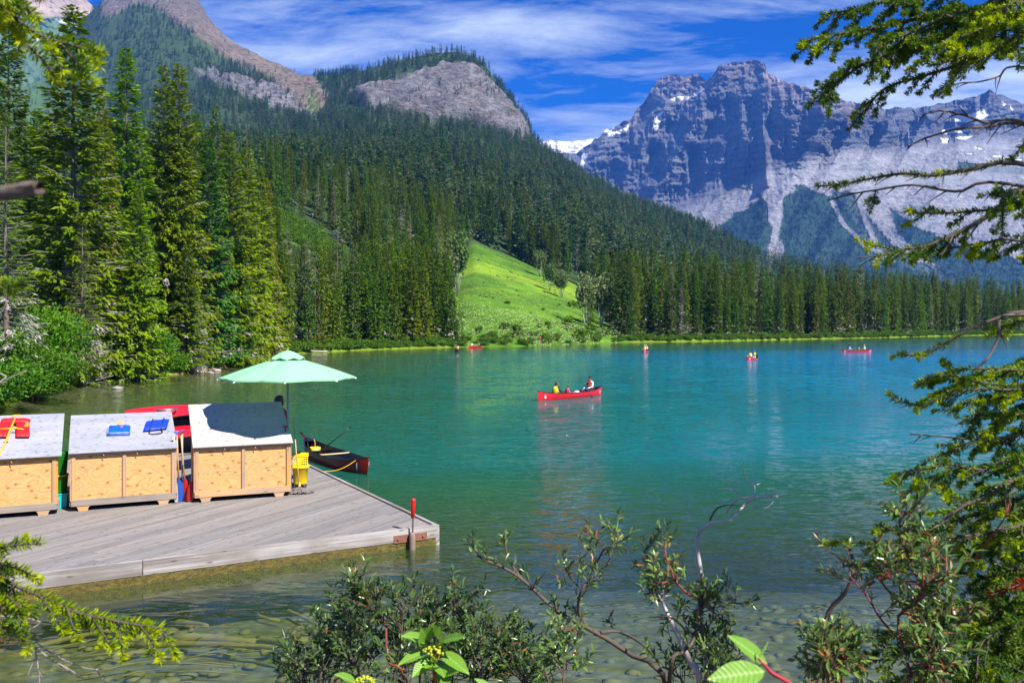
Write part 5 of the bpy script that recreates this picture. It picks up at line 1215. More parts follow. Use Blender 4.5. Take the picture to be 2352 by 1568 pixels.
b.build('wringer_grid', M_YP, mb_)
b = MB(); b.box((0, 0, w0 + .015), (2 * hw + .03, 2 * hd + .03, .03))
for sy in (-1, 1): b.box((0, sy * hd, w0 + hh - .02), (2 * hw + .05, .03, .06), bev=.004)
for sx in (-1, 1): b.box((sx * hw, 0, w0 + hh - .02), (.03, 2 * hd - .04, .06), bev=.004)
b.box((-.09, 0, w0 - .05), (.03, .16, .12)); b.box((.09, 0, w0 - .05), (.03, .16, .12)); b.build('wringer_frame', M_YP, mb_)
b = MB(); b.tube([(.15, .06, w0 + .14), (.19, .06, w0 + .24), (.15, .07, w0 + .52), (.10, .07, w0 + .62)], .013, 8); b.build('wringer_handle', M_BLACK, mb_)
b = MB(); b.tube([(.105, .07, w0 + .61), (.0, .07, w0 + .74)], .021, 10); b.build('pink_grip', simple('pink_grip', (.62, .03, .10), .4), mb_)
mp = G(688, 1132, DZ); mop = empty('mop', (mp.x, mp.y, DZ), 0, 'string mop with wooden handle standing in front of the yellow bucket', 'mop')
b = MB(); topp = Vector((-.17, .15, 1.62)); b.tube([(0.0, 0, .10), topp * .5, topp], .013, 8); b.build('handle', M_SHAFTW, mop)
b = MB(); b.lathe([(.05, .02), (.045, .05), (.025, .12), (.018, .22), (.014, .23)], 10); b.build('clamp', simple('cream_clamp', (.72, .58, .10), .5), mop)
b = MB(); r_ = random.Random(4)
for k in range(170):
    a = r_.uniform(0, 2 * PI); e = r_.uniform(.16, .34); zz0 = r_.uniform(.03, .11); dx, dy = math.cos(a), math.sin(a) * .55
    w_ = [(dx * e * s + r_.uniform(-.03, .03), dy * e * s + r_.uniform(-.03, .03) - .02, max(.008, zz0 * (1 - s) + .012 + r_.uniform(0, .035))) for s in (0, .3, .6, .85, 1)]
    b.tube(w_, .0075, 4, cap=False)
b.build('mop_strings', simple('grey_cotton', (.22, .185, .18), .95, .3, 30), mop)['kind'] = 'stuff'
# silvery coil on the stacked canoes is part of the next section

dbr = MB(); rr_ = random.Random(6)
for k in range(90):
    a_, b_ = rr_.uniform(.5, 12), rr_.uniform(.2, 5.5); p_ = dk(a_, b_, .004) ; p_ = Vector((p_.x, p_.y, DZ + .006)); an = rr_.uniform(0, PI); l_ = rr_.uniform(.02, .11)
    dbr.tube([p_, p_ + Vector((math.cos(an) * l_, math.sin(an) * l_, .003))], .003, 4)
o = dbr.build('needle_litter', simple('litter', (.07, .055, .04), .9)); tag(o, 'twigs and needles littering the dock boards', kind='stuff')
# ------------------------------------------------------------------ canoes
M_CRED = simple('red_hull', (.56, .010, .022), .32, .1, 2, .002, 8); M_CIN = simple('dark_canoe_inside', (.020, .022, .035), .5); M_GUN = simple('black_gunwale', (.012, .013, .018), .4)
M_CDRED = simple('dark_red_hull', (.22, .006, .006), .3, .1, 2); M_ASH = simple('ash_thwart', (.62, .42, .24), .5, .15, 10); M_CBLK = simple('dark_hull', (.02, .03, .03), .4)
def text_mesh(txt, size, mat, ext=.002, shear=0.0):
    c = bpy.data.curves.new('t', 'FONT'); c.body = txt; c.size = size; c.extrude = ext; c.align_x = 'CENTER'; c.align_y = 'CENTER'; c.shear = shear; c.offset = size * .012
    o = bpy.data.objects.new('t', c); COL.objects.link(o); me_ = bpy.data.meshes.new_from_object(o.evaluated_get(bpy.context.evaluated_depsgraph_get()))
    bpy.data.objects.remove(o); bpy.data.curves.remove(c); me_.materials.clear(); me_.materials.append(mat); return me_
def hull_sec(s, L, B, D0):
    """half section at s in -1..1: list of (y, z) from keel to gunwale; x position"""
    b = B * (1 - abs(s) ** 2.3) ** .75 + .006; sh = D0 + .20 * abs(s) ** 3.2 * 1.0; rk_ = .05 * abs(s) ** 5
    pts = []
    for k in range(8):
        a = k / 7 * PI / 2; y = b * math.sin(a) ** .62; z = rk_ + (sh - rk_) * (1 - math.cos(a)) ** 1.15
        pts.append((y, z))
    return pts, sh, b
def canoe(label, L=4.9, B=.43, D0=.33, hull=M_CRED, num=None, seats=True, cat='canoe', group='red canoes', yoke=True, name='canoe'):
    c = empty(name, label=label, cat=cat, group=group)
    NS = 33; outer = []; inner = []; gl, gr = [], []
    for i in range(NS):
        s = -1 + 2 * i / (NS - 1); pt, sh, b_ = hull_sec(s, L, B, D0); 
        def xo(z): return s * L / 2 * (1 + .012 * (z / .5) * abs(s) ** 6)
        row = [(xo(z), -y, z) for y, z in pt[::-1]] + [(xo(z), y, z) for y, z in pt[1:]]; outer.append(row)
        si = s * .985; row2 = [(si * L / 2, -max(0, y - .018), max(z + .018, 0)) for y, z in pt[::-1]] + [(si * L / 2, max(0, y - .018), z + .018) for y, z in pt[1:]]
        row2[0] = (si * L / 2, -max(0, pt[-1][0] - .018), sh); row2[-1] = (si * L / 2, max(0, pt[-1][0] - .018), sh); inner.append(row2)
        gl.append((xo(sh), -b_, sh + .004)); gr.append((xo(sh), b_, sh + .004))
    b = MB(); b.grid(outer); b.build('hull', hull, c)
    b = MB(); b.grid([r_[::-1] for r_ in inner]); b.build('inner_skin', M_CIN, c)
    for g in (gl, gr): b = MB(); b.tube(g, .017, 6); b.build('gunwale', M_GUN, c)
    for sg in (-1, 1):
        b = MB(); pt, sh, b0 = hull_sec(sg * .86, L, B, D0); b.add([(sg * L / 2 * .86, -b0, sh + .012), (sg * L / 2 * .86, b0, sh + .012), (sg * L / 2 * 1.005, 0, D0 + .215)], [(0, 1, 2) if sg > 0 else (2, 1, 0)]); b.build('deck_plate', M_GUN, c)
    if seats:
        for s in (-.56, .62):
            pt, sh, b0 = hull_sec(s, L, B, D0); b = MB(); rows = [[(s * L / 2 + dx, y * b0, sh - .07 - .03 * (1 - y * y)) for y in np.linspace(-1, 1, 9)] for dx in (-.13, 0, .13)]; b.grid(rows); rows2 = [[(x, y, z - .03) for x, y, z in r_] for r_ in rows]; b.grid([r_[::-1] for r_ in rows2]); b.build('seat', M_GUN, c)
    if yoke:
        b = MB(); b.tube([(.03, -B, D0 + .0), (.0, -B * .4, D0 - .01), (0, B * .4, D0 - .01), (.03, B, D0)], .022, 6); b.build('thwart', M_ASH, c)
    if num:
        tm = text_mesh(num, .26, M_WHITE)
        for s in (-.86, .87):
            for sd in (-1, 1):
                pt, sh, b0 = hull_sec(s, L, B, D0); zc = sh * .58; yy = np.interp(zc, [q[1] for q in pt], [q[0] for q in pt]); p2, _, _ = hull_sec(s + (.03 if s < 0 else -.03), L, B, D0); y2 = np.interp(zc, [q[1] for q in p2], [q[0] for q in p2])
                sl_ = (y2 - yy) / (.03 * L / 2) * (1 if s < 0 else -1)      # dy/dx on that side
                yhi = np.interp(zc + .08, [q[1] for q in pt], [q[0] for q in pt]); ylo = np.interp(zc - .08, [q[1] for q in pt], [q[0] for q in pt]); tz = (yhi - ylo) / .16
                X = Vector((1, sd * sl_, 0)).normalized() * (-sd); Z = Vector((0, sd * tz, 1)).normalized(); N_ = X.cross(Z); N_.normalize(); Z = N_.cross(X) * 1.0
                if N_.dot(Vector((0, sd, 0))) < 0: N_ = -N_
                X = Z.cross(N_)
                M_ = Matrix((X, Z, N_)).transposed().to_4x4(); M_.translation = Vector((s * L / 2, sd * yy, zc)) + N_ * .008
                o = bpy.data.objects.new('number', tm); link(o, c); o.matrix_local = M_
    return c

# ------------------------------------------------------------------ people
M_SKIN = simple('skin', (.50, .27, .17), .55, .06, 20); M_SKIN2 = simple('tan_skin', (.36, .19, .11), .55, .06, 20); M_SKIN3 = simple('shaded_skin', (.10, .055, .035), .55, .06, 20)  # third skin colour carries the umbrella shade over the attendant
def cloth(name, c): return simple(name, c, .8, .12, 8, .004, 20)
C_BLACK = cloth('black_cloth', (.012, .012, .016)); C_WHITE = cloth('white_cloth', (.72, .74, .78)); C_RED = cloth('red_vest', (.55, .012, .02)); C_YEL = cloth('yellow_vest', (.80, .66, .02)); C_NAVY = cloth('navy_cloth', (.02, .03, .07))
C_PINK = cloth('pink_cloth', (.60, .04, .22)); C_BLUE = cloth('blue_cloth', (.04, .12, .40)); C_ORG = cloth('orange_vest', (.75, .18, .02)); C_GREY = cloth('grey_cloth', (.25, .27, .3)); C_JEAN = cloth('jeans', (.08, .15, .33))
H_BLACK = simple('black_hair', (.010, .009, .008), .5); H_BROWN = simple('brown_hair', (.07, .035, .02), .5); H_BLUE = cloth('blue_hat', (.03, .12, .5)); H_PALE = cloth('pale_hat', (.6, .55, .45)); H_GREY = simple('greying_hair', (.10, .09, .085), .5)
POSES = {
 # joints relative to the pelvis; +x is forward, +z up; adult about 1.75 m
 'sit': dict(pel=(0, 0, 0), belly=(.02, 0, .16), chest=(.02, 0, .36), neck=(.04, 0, .52), head=(.06, 0, .64), top=(.05, 0, .76), nose=(.165, 0, .645),
             shL=(.02, .17, .45), elL=(.14, .24, .22), wrL=(.36, .16, .16), shR=(.02, -.17, .45), elR=(.12, -.24, .21), wrR=(.36, -.12, .12),
             hipL=(.0, .09, -.02), knL=(.40, .14, .10), anL=(.46, .12, -.26), toL=(.62, .13, -.30), hipR=(.0, -.09, -.02), knR=(.40, -.14, .10), anR=(.46, -.12, -.26), toR=(.62, -.13, -.30)),
 'kneel': dict(pel=(0, 0, 0), belly=(.04, 0, .16), chest=(.08, 0, .35), neck=(.15, 0, .49), head=(.20, 0, .60), top=(.20, 0, .72), nose=(.30, 0, .575),
             shL=(.08, .16, .43), elL=(.22, .22, .24), wrL=(.44, .14, .18), shR=(.08, -.16, .43), elR=(.22, -.22, .24), wrR=(.44, -.14, .18),
             hipL=(.0, .09, -.02), knL=(.38, .14, -.06), anL=(.12, .12, -.24), toL=(.0, .13, -.28), hipR=(.0, -.09, -.02), knR=(.38, -.14, -.06), anR=(.12, -.12, -.24), toR=(.0, -.13, -.28)),
 'stand': dict(pel=(0, 0, 0), belly=(.0, 0, .16), chest=(.0, 0, .38), neck=(.01, 0, .54), head=(.03, 0, .66), top=(.02, 0, .78), nose=(.135, 0, .66),
             shL=(.0, .18, .47), elL=(-.02, .23, .18), wrL=(.08, .22, -.06), shR=(.0, -.18, .47), elR=(-.02, -.23, .18), wrR=(.08, -.22, -.06),
             hipL=(.0, .09, -.03), knL=(.03, .11, -.46), anL=(.0, .11, -.86), toL=(.16, .13, -.92), hipR=(.0, -.09, -.03), knR=(.03, -.11, -.46), anR=(.0, -.11, -.86), toR=(.16, -.13, -.92)),
}
RAD = dict(pel=.135, belly=.125, chest=.145, neck=.055, head=.090, top=.060, nose=.014, shL=.062, elL=.042, wrL=.027, hipL=.095, knL=.058, anL=.038, toL=.030)
def person(label, pose, skin, shirt, pants, vest=None, hair=H_BLACK, hair_long=False, scale=1.0, over=None, detail=True, shoes=None, sleeve=True, pose_face=0.0):
    J = {k: Vector(v) for k, v in POSES[pose].items()}
    for k, v in (over or {}).items(): J[k] = Vector(v)
    names = list(J.keys()); vs = [J[k] for k in names]; rad = [RAD.get(k, RAD.get(k[:-1] + 'L', .05)) for k in names]; ix = {k: i for i, k in enumerate(names)}
    seg = [('pel', 'belly'), ('belly', 'chest'), ('chest', 'neck'), ('neck', 'head'), ('head', 'top'), ('head', 'nose')]
    for s in 'LR': seg += [('chest', 'sh' + s), ('sh' + s, 'el' + s), ('el' + s, 'wr' + s), ('pel', 'hip' + s), ('hip' + s, 'kn' + s), ('kn' + s, 'an' + s), ('an' + s, 'to' + s)]
    E = [(ix[a], ix[b]) for a, b in seg]; mats = [skin, shirt, pants, shoes or C_BLACK]
    segm = {}
    for s in 'LR':
        w, e = J['wr' + s], J['el' + s]; f = (w - e).normalized(); side = f.cross(Vector((0, 0, 1))).normalized() * (1 if s == 'L' else -1); dn = side.cross(f).normalized() * (1 if s == 'L' else -1)
        palm = w + f * .05; vs.append(palm); rad.append(.030); ip = len(vs) - 1; E.append((ix['wr' + s], ip))
        for k, (o, ln) in enumerate(((.026, .068), (.009, .080), (-.009, .074), (-.026, .058))):
            a = palm + f * .035 + side * o; m_ = a + f * ln * .5 - dn * .008; t_ = m_ + f * ln * .25 - dn * .035
            for q, r_ in ((a, .0095), (m_, .0085), (t_, .007)): vs.append(q); rad.append(r_)
            E += [(ip, len(vs) - 3), (len(vs) - 3, len(vs) - 2), (len(vs) - 2, len(vs) - 1)]
        a = w + f * .02 + side * .030; t_ = a + f * .035 + side * .022 - dn * .012; vs += [a, t_]; rad += [.011, .008]; E += [(ip, len(vs) - 2), (len(vs) - 2, len(vs) - 1)]
    me_ = bpy.data.meshes.new('body'); me_.from_pydata([tuple(v) for v in vs], E, []); tmp = bpy.data.objects.new('tmp', me_); COL.objects.link(tmp)
    sk = tmp.modifiers.new('s', 'SKIN'); sk.use_smooth_shade = True
    for i, sv in enumerate(me_.skin_vertices[0].data): sv.radius = (rad[i], rad[i]); sv.use_root = (i == 0)
    for k in ('pel', 'belly', 'chest'): me_.skin_vertices[0].data[ix[k]].radius = (RAD[k] * 1.15, RAD[k] * .80)
    ss = tmp.modifiers.new('u', 'SUBSURF'); ss.levels = 1; ss.render_levels = 1
    body = bpy.data.meshes.new_from_object(tmp.evaluated_get(bpy.context.evaluated_depsgraph_get())); bpy.data.objects.remove(tmp)
    body.materials.clear()
    for m_ in mats: body.materials.append(m_)
    cl = [(J['neck'], J['head'], 0), (J['head'], J['top'], 0), (J['pel'], J['belly'], 1), (J['belly'], J['chest'], 1), (J['chest'], J['chest'].lerp(J['neck'], .6), 1)]
    for s in 'LR':
        cl += [(J['chest'], J['sh' + s], 1), (J['sh' + s], J['el' + s], 1), (J['el' + s], J['el' + s].lerp(J['wr' + s], .85), 1 if sleeve else 0), (J['wr' + s], J['wr' + s] + (J['wr' + s] - J['el' + s]).normalized() * .15, 0),
               (J['hip' + s], J['kn' + s], 2), (J['kn' + s], J['kn' + s].lerp(J['an' + s], .9), 2), (J['an' + s], J['to' + s], 3), (J['pel'], J['hip' + s], 2)]
    for p in body.polygons:
        c = p.center; bd = 9; bi = 0
        for a, b_, mi in cl:
            ab = b_ - a; t_ = max(0, min(1, (c - a).dot(ab) / max(1e-9, ab.length_squared))); d = (c - a - ab * t_).length
            if d < bd: bd = d; bi = mi
        p.material_index = bi; p.use_smooth = True
    root = empty('person', label=label, cat='person'); root.scale = (scale,) * 3
    link(bpy.data.objects.new('body', body), root)
    hd = J['head']; up = (J['top'] - hd).normalized()
    fw = (J['nose'] - hd); fw = (fw - up * fw.dot(up)).normalized(); sd_ = up.cross(fw)
    Mh = Matrix((fw, sd_, up)).transposed().to_4x4(); Mh.translation = hd
    b = MB(); rows = []
    for i in range(9):
        th = i / 8 * PI * .62; row = []
        for k in range(16):
            ph = 2 * PI * k / 16; x, y, z = math.sin(th) * math.cos(ph), math.sin(th) * math.sin(ph), math.cos(th)
            cut = 1.0 if (x < .35 or z > .45) else .80
            row.append((x * .112 * cut - .010, y * .098 * (cut if cut < 1 else 1), z * .118 + .035))
        rows.append(row)
    b.grid(rows, closed=True, M=Mh)
    if hair_long:
        rows = [[(-.05 + .075 * math.cos(a), .085 * math.sin(a), z) for a in np.linspace(PI * .45, PI * 1.55, 9)] for z in (.06, -.02, -.10, -.17)]; b.grid(rows, M=Mh)
    b.build('hair', hair, root)
    if detail:
        b = MB()
        for s in (-1, 1): b.lathe([(0, 0), (.009, .002), (.009, .006), (0, .008)], 8, M=Mh @ Matrix.Translation((.086, s * .032, .018)) @ Matrix.Rotation(R(90), 4, 'Y'))
        b.build('eyes', H_BLACK, root)
        b = MB(); b.box((.088, 0, -.042), (.010, .042, .008), M=Mh); b.build('mouth', cloth('lips', (.30, .07, .06)), root)
        b = MB()
        for s in (-1, 1): b.lathe([(.0, -.006), (.022, -.004), (.026, .004), (.0, .006)], 8, M=Mh @ Matrix.Translation((.0, s * .093, -.005)) @ Matrix.Rotation(R(90), 4, 'X'))
        b.build('ears', skin, root)
    if vest:
        up2 = (J['neck'] - J['belly']).normalized(); sd2 = Vector((0, 1, 0)); fw2 = sd2.cross(up2).normalized(); b = MB(); rows = []
        for s, hw_, hd_ in ((-.15, .155, .125), (-.02, .175, .145), (.3, .185, .155), (.62, .195, .16), (.82, .165, .14), (.93, .10, .10)):
            c = J['belly'].lerp(J['neck'], s); c = c if 0 <= s <= 1 else J['belly'] + (J['neck'] - J['belly']) * s
            rows.append([c + fw2 * math.cos(a) * hd_ + sd2 * math.sin(a) * hw_ for a in np.linspace(0, 2 * PI, 21)[:-1]])
        b.grid(rows, closed=True); b.build('life_vest', vest, root)
        if detail:
            b = MB()
            for s in (.12, .42):
                c = J['belly'].lerp(J['neck'], s); b.tube([c + fw2 * math.cos(a) * .160 + sd2 * math.sin(a) * .190 for a in np.linspace(0, 2 * PI, 21)], .009, 5, cap=False)
            b.build('vest_strap', C_BLACK if vest is not C_RED else C_YEL, root)
    return root
def seat_in(p, c, x, y, z, face):
    """place person p at local (x, y, z) of canoe c facing the canoe's +x (face=0) or -x (face=pi)"""
    M = c.matrix_world @ Matrix.Translation((x, y, z)) @ Matrix.Rotation(face, 4, 'Z') @ Matrix.Scale(p.scale[0], 4); p.matrix_world = M
def put_canoe(c, x, y, heading, z=-.13, roll=0): c.location = (x, y, z); c.rotation_euler = (roll, 0, heading); bpy.context.view_layer.update(); return c

# --- canoe number 6 with a family
c6 = put_canoe(canoe('red canoe number 6 with a family of three in mid lake', L=5.3, B=.44, D0=.42, num='6', group=None), 3.15, 47.4, R(47), -.13)
p = person('woman with long brown hair in a yellow life vest in canoe 6', 'kneel', M_SKIN, C_BLACK, C_BLACK, C_YEL, H_BROWN, True); seat_in(p, c6, -1.35, 0, .30, 0)
p = person('small child in a red life vest in the middle of canoe 6', 'sit', M_SKIN, C_PINK, C_PINK, C_RED, H_BLACK, False, .66); seat_in(p, c6, -.25, 0.0, .26, PI)
p = person('man in a red life vest and white sleeves paddling canoe 6', 'sit', M_SKIN2, C_WHITE, C_NAVY, C_RED, H_BLACK, over=dict(wrL=(.42, .12, .14), wrR=(.30, -.30, .02), elR=(.10, -.28, .20))); p.rotation_euler = (0, 0, 0)
seat_in(p, c6, 1.70, 0, .42, PI)
pm = paddle_meshes(M_PBLK, M_PBLK, M_PBLK); pd = empty('paddle', label='black paddle dipped beside the man in canoe 6', cat='paddle')
for nm, me_ in zip(('shaft', 'blade', 'grip'), pm): link(bpy.data.objects.new(nm, me_), pd)
a_ = c6.matrix_world @ Vector((1.22, -.05, .66)); e_ = c6.matrix_world @ Vector((.82, -.95, -.06)); dv = (a_ - e_); pd.location = e_; pd.rotation_euler = dv.to_track_quat('Z', 'Y').to_euler()
b = pillow(.34, .26, .22, p=2.5); bag = b.build('plastic_bag', simple('milky_plastic', (.55, .60, .66), .25, .2, 20), None); place(bag, c6.matrix_world @ Matrix.Translation((.45, -.03, .26))); tag(bag, 'milky plastic bag lying in canoe 6 between child and man', 'bag')

# --- the canoes farther out
def crew(c, specs):
    for (x, z, face, lab, kw) in specs:
        q = person(lab, kw.pop('pose', 'sit'), kw.pop('skin', M_SKIN2), kw.pop('shirt', C_WHITE), kw.pop('pants', C_BLACK), detail=False, **kw); seat_in(q, c, x, 0, z, face)
def side_paddle(c, x, y, lab, ang=1):
    q = empty('paddle', label=lab, cat='paddle')
    for nm, me_ in zip(('shaft', 'blade', 'grip'), pm): link(bpy.data.objects.new(nm, me_), q)
    a = c.matrix_world @ Vector((x + .2, y * .1, .8)); e = c.matrix_world @ Vector((x - .5 * ang, y, .12)); q.location = e; q.rotation_euler = (a - e).to_track_quat('Z', 'Y').to_euler()
cA = put_canoe(canoe('small red canoe with two paddlers nearest the right shore trees', num='10'), (1482.5 - CX) / F * 126, 126, R(75)); crew(cA, [(-.9, .34, PI * .9, 'front paddler in a yellow vest in the farthest red canoe', dict(vest=C_YEL, hair=H_PALE)), (1.0, .36, PI, 'rear paddler in orange in the farthest red canoe', dict(vest=C_ORG, hair=H_PALE))])
side_paddle(cA, -1.2, .95, 'dark paddle reaching left from the farthest red canoe')
cB = put_canoe(canoe('red canoe number 18 with two paddlers on the right water', num='18', L=4.6), (1728 - CX) / F * 98.5, 98.5, R(62)); crew(cB, [(-1.15, .36, PI, 'paddler in a yellow vest at the left end of canoe 18', dict(vest=C_YEL, hair=H_BROWN, hair_long=True)), (1.1, .36, PI, 'paddler with a blue hat at the right end of canoe 18', dict(shirt=C_NAVY, pants=C_WHITE, vest=C_YEL, hair=H_BLUE))])
side_paddle(cB, -1.5, 1.1, 'black paddle held out left of canoe 18')
cD = put_canoe(canoe('long red canoe number 20 with three people far right', num='20', L=4.7, group='red canoes'), (1968 - CX) / F * 126, 126, R(14))
crew(cD, [(-1.3, .36, 0, 'paddler in white leaning forward at the left end of canoe 20', dict(pose='kneel', shirt=C_WHITE)), (.35, .26, 0, 'middle passenger in dark and yellow in canoe 20', dict(shirt=C_BLACK, vest=C_YEL)), (1.25, .34, PI, 'paddler in a yellow vest at the right end of canoe 20', dict(vest=C_YEL, shirt=C_WHITE, hair=H_PALE))])
cE = put_canoe(canoe('dark canoe seen end-on near the left stand of spruces', hull=M_CBLK, group=None), (1050 - CX) / F * 128, 128, R(95)); crew(cE, [(-.6, .34, -PI / 2 + PI / 2, 'paddler in an orange vest in the dark canoe', dict(vest=C_ORG)), (.9, .34, PI, 'second paddler behind the orange vest in the dark canoe', dict(vest=C_YEL, shirt=C_NAVY))])
side_paddle(cE, -.9, 1.2, 'yellow paddle sticking out left of the dark canoe')
cF = put_canoe(canoe('red canoe drawn up at the foot of the meadow', group='red canoes', L=4.8), (1092 - CX) / F * 150, 150, R(64), -.1); crew(cF, [(-1.4, .32, 0, 'person in white at the left end of the beached canoe', dict(shirt=C_WHITE)), (1.2, .3, PI, 'person in grey at the right end of the beached canoe', dict(shirt=C_GREY))])

def shore_person(px, Y, *a, pel=.9, face=0.0, **kw):
    q = person(*a, detail=False, **kw); g = float(hz(np.array([float(px)]), np.array([float(Y)]))[0]); s = kw.get('scale', 1.0)
    q.location = ((px - CX) / F * Y, Y, g + pel * s); q.rotation_euler = (0, 0, face); return q
shore_person(466, 78.5, 'person in a white jacket sitting on the dirt mound', 'sit', M_SKIN, C_WHITE, C_JEAN, pel=.30, face=R(-20), hair=H_BROWN)
shore_person(474, 78.2, 'person in dark clothes sitting beside the white jacket', 'sit', M_SKIN, C_NAVY, C_JEAN, pel=.30, face=R(-60), hair=H_BROWN)
shore_person(1228, 166, 'person in dark clothes standing low on the meadow', 'stand', M_SKIN, C_GREY, C_WHITE, pel=.6)
shore_person(1241, 167, 'person in red standing low on the meadow', 'stand', M_SKIN, C_RED, C_JEAN, pel=.6)
shore_person(1310, 178, 'distant walker in grey where the meadow meets the shore', 'stand', M_SKIN, C_GREY, C_NAVY, pel=.6)

# --- moored canoe at the dock
cm = canoe('dark red canoe number 1 moored along the right side of the dock', L=4.7, B=.44, D0=.36, hull=M_CDRED, num='1', group=None)
e0 = Vector((-3.92, 23.1, 0)); e1 = Vector((-6.35, 26.95, 0)); mid_ = (e0 + e1) / 2; put_canoe(cm, mid_.x + .12, mid_.y, math.atan2((e0 - e1).y, (e0 - e1).x), -.10)
W_ = cm.matrix_world
bl = empty('bailer', label='yellow bailer bucket in the far end of the moored canoe', cat='bailer'); place(bl, W_ @ Matrix.Translation((-1.55, 0, .12)))
b = MB(); b.lathe([(.10, 0), (.15, .24), (.145, .24), (.09, .02), (0, .02)], 16, sq=.4, cap=False); b.build('bucket_body', M_YP, bl); b = MB(); b.tube([(-.02, 0, .22), (-.1, .03, .38), (-.12, .0, .46)], .010, 5); b.build('cord', M_YEL, bl)
q = empty('paddle', label='black paddle resting on the gunwale of the moored canoe', cat='paddle')
for nm, me_ in zip(('shaft', 'blade', 'grip'), pm): link(bpy.data.objects.new(nm, me_), q)
a = W_ @ Vector((-.75, .78, .98)); e = W_ @ Vector((-1.35, -.12, .12)); q.location = e; q.rotation_euler = (a - e).to_track_quat('Z', 'Y').to_euler()
rp0 = W_ @ Vector((1.95, -.10, .47)); rp1 = W_ @ Vector((1.10, -.60, .02)) ; rp1 = dk(0.0, 6.55) + Vector((DC.x, DC.y, .02))
b = MB(); b.tube([rp0 + (rp1 - rp0) * s + Vector((0, 0, -.10 * math.sin(s * PI))) for s in np.linspace(0, 1, 9)], .009, 5); tag(b.build('mooring_line', M_YEL), 'yellow line tying the moored canoe to the dock', 'rope')

# --- overturned canoes stored behind the lockers, canoe 13 on the far side of the dock
rk = empty('canoe_rack', label='low wooden rack carrying overturned canoes behind the lockers', cat='rack')
def stored(label, cx_, cy_, z, rot, flip=True, num=None, L=4.9):
    c = canoe(label, L=L, B=.45, D0=.40, num=num, seats=False, group='canoes stored on the dock'); c.location = (cx_, cy_, z); c.rotation_euler = (R(148) if flip else 0, R(5), rot); return c
rx, ry = -7.90, 22.15
stored('overturned red canoe on top of the rack behind the lockers', rx, ry, 1.79, R(62), L=4.2); stored('second red canoe on the rack under the top one', rx + .12, ry + .02, 1.29, R(62), L=4.2)
for s in (-1.3, 1.3):
    for k in (-.45, .45):
        b = MB(); b.box((0, 0, 0), (1.1, .07, .07)); b.build('post', M_STUD, rk, (rx + math.cos(R(62)) * s - math.sin(R(62)) * k, ry + math.sin(R(62)) * s + math.cos(R(62)) * k, DZ + .38), (0, R(90), 0)).scale = (.68, 1, 1)
    b = MB(); b.box((0, 0, 0), (.07, 1.0, .07)); b.build('crossbar', M_STUD, rk, (rx + math.cos(R(62)) * s, ry + math.sin(R(62)) * s, DZ + .75), (0, 0, R(62)))
cl_ = MB(); cc0 = P(376, 944, 20.9)
for k in range(4): cl_.tube([cc0 + Vector((.30 * math.cos(a) , .22 * math.sin(a), .03 + .012 * k)) for a in np.linspace(0, 2 * PI, 20)], .010, 5, cap=False)
cl_.tube([cc0 + Vector((-.22, -.1, .04)), cc0 + Vector((-.28, -.42, -.02)), cc0 + Vector((-.50, -.6, -.22))], .010, 5); tag(cl_.build('cable_coil', M_STEEL), 'silver cable coil on top of the overturned canoe', 'cable')
c13 = canoe('red canoe number 13 lying beyond the gap between the left lockers', L=4.9, num='13', group='canoes stored on the dock'); g13 = G(160, 1000, 0.1); put_canoe(c13, g13.x + 2.25, g13.y + 1.0, R(24), -.02)

# --- attendant behind the umbrella locker
pp = person('attendant in a red shirt with short dark hair behind the umbrella locker', 'stand', M_SKIN3, C_RED, C_NAVY, hair=H_BLACK); pp.location = ((640 - CX) / F * 20.3, 20.3, DZ + 1.05); pp.rotation_euler = (0, 0, R(-25)); pp.scale = (1.13,) * 3

# ------------------------------------------------------------------ driftwood, stones and sunken logs
M_DRIFT = simple('driftwood', (.38, .34, .31), .9, .3, 6, .02, 20); M_STONE = simple('stone', (.26, .25, .24), .9, .3, 3, .02, 12)
def driftwood(px, Y, n, L_, label, seed):
    r_ = random.Random(seed); g = max(0.05, float(hz(np.array([float(px)]), np.array([float(Y)]))[0])); b = MB()
    for k in range(n):
        a = r_.uniform(0, 2 * PI); el = r_.uniform(0, .6); l = L_ * r_.uniform(.4, 1); d = Vector((math.cos(a) * math.cos(el), math.sin(a) * math.cos(el) * .5, math.sin(el))); s0 = Vector((r_.uniform(-.5, .5) * L_ * .5, r_.uniform(-.3, .3), .05))
        b.tube([s0, s0 + d * l * .5 + Vector((0, 0, r_.uniform(-.1, .1))), s0 + d * l], [.06, .04, .015], 5)
    o = b.build('driftwood', M_DRIFT, None, ((px - CX) / F * Y, Y, g)); tag(o, label, 'driftwood'); return o
driftwood(180, 57, 9, 2.6, 'pale tangled driftwood in front of the brownish bush', 1); driftwood(288, 62, 12, 1.6, 'grey driftwood pile at the water below the broad bush', 2)
b = MB(); b.tube([(-2.2, 0, .1), (0, .1, .14), (2.2, 0, .1)], [.16, .14, .1], 8); tag(b.build('driftwood_log', M_DRIFT, None, ((715 - CX) / F * 121.5, 121.5, .1)), 'long pale log on the shore above the umbrella right side', 'log')
def blob(b, c, s, seed, mi=0):
    r_ = random.Random(seed); bm = bmesh.new(); bmesh.ops.create_icosphere(bm, subdivisions=1 if max(s) < .25 else 2, radius=1)
    vs = [(c[0] + v.co.x * s[0] * r_.uniform(.8, 1.15), c[1] + v.co.y * s[1] * r_.uniform(.8, 1.15), c[2] + v.co.z * s[2] * r_.uniform(.8, 1.1)) for v in bm.verts]
    b.add(vs, [tuple(v.index for v in f.verts) for f in bm.faces], mi, True); bm.free()
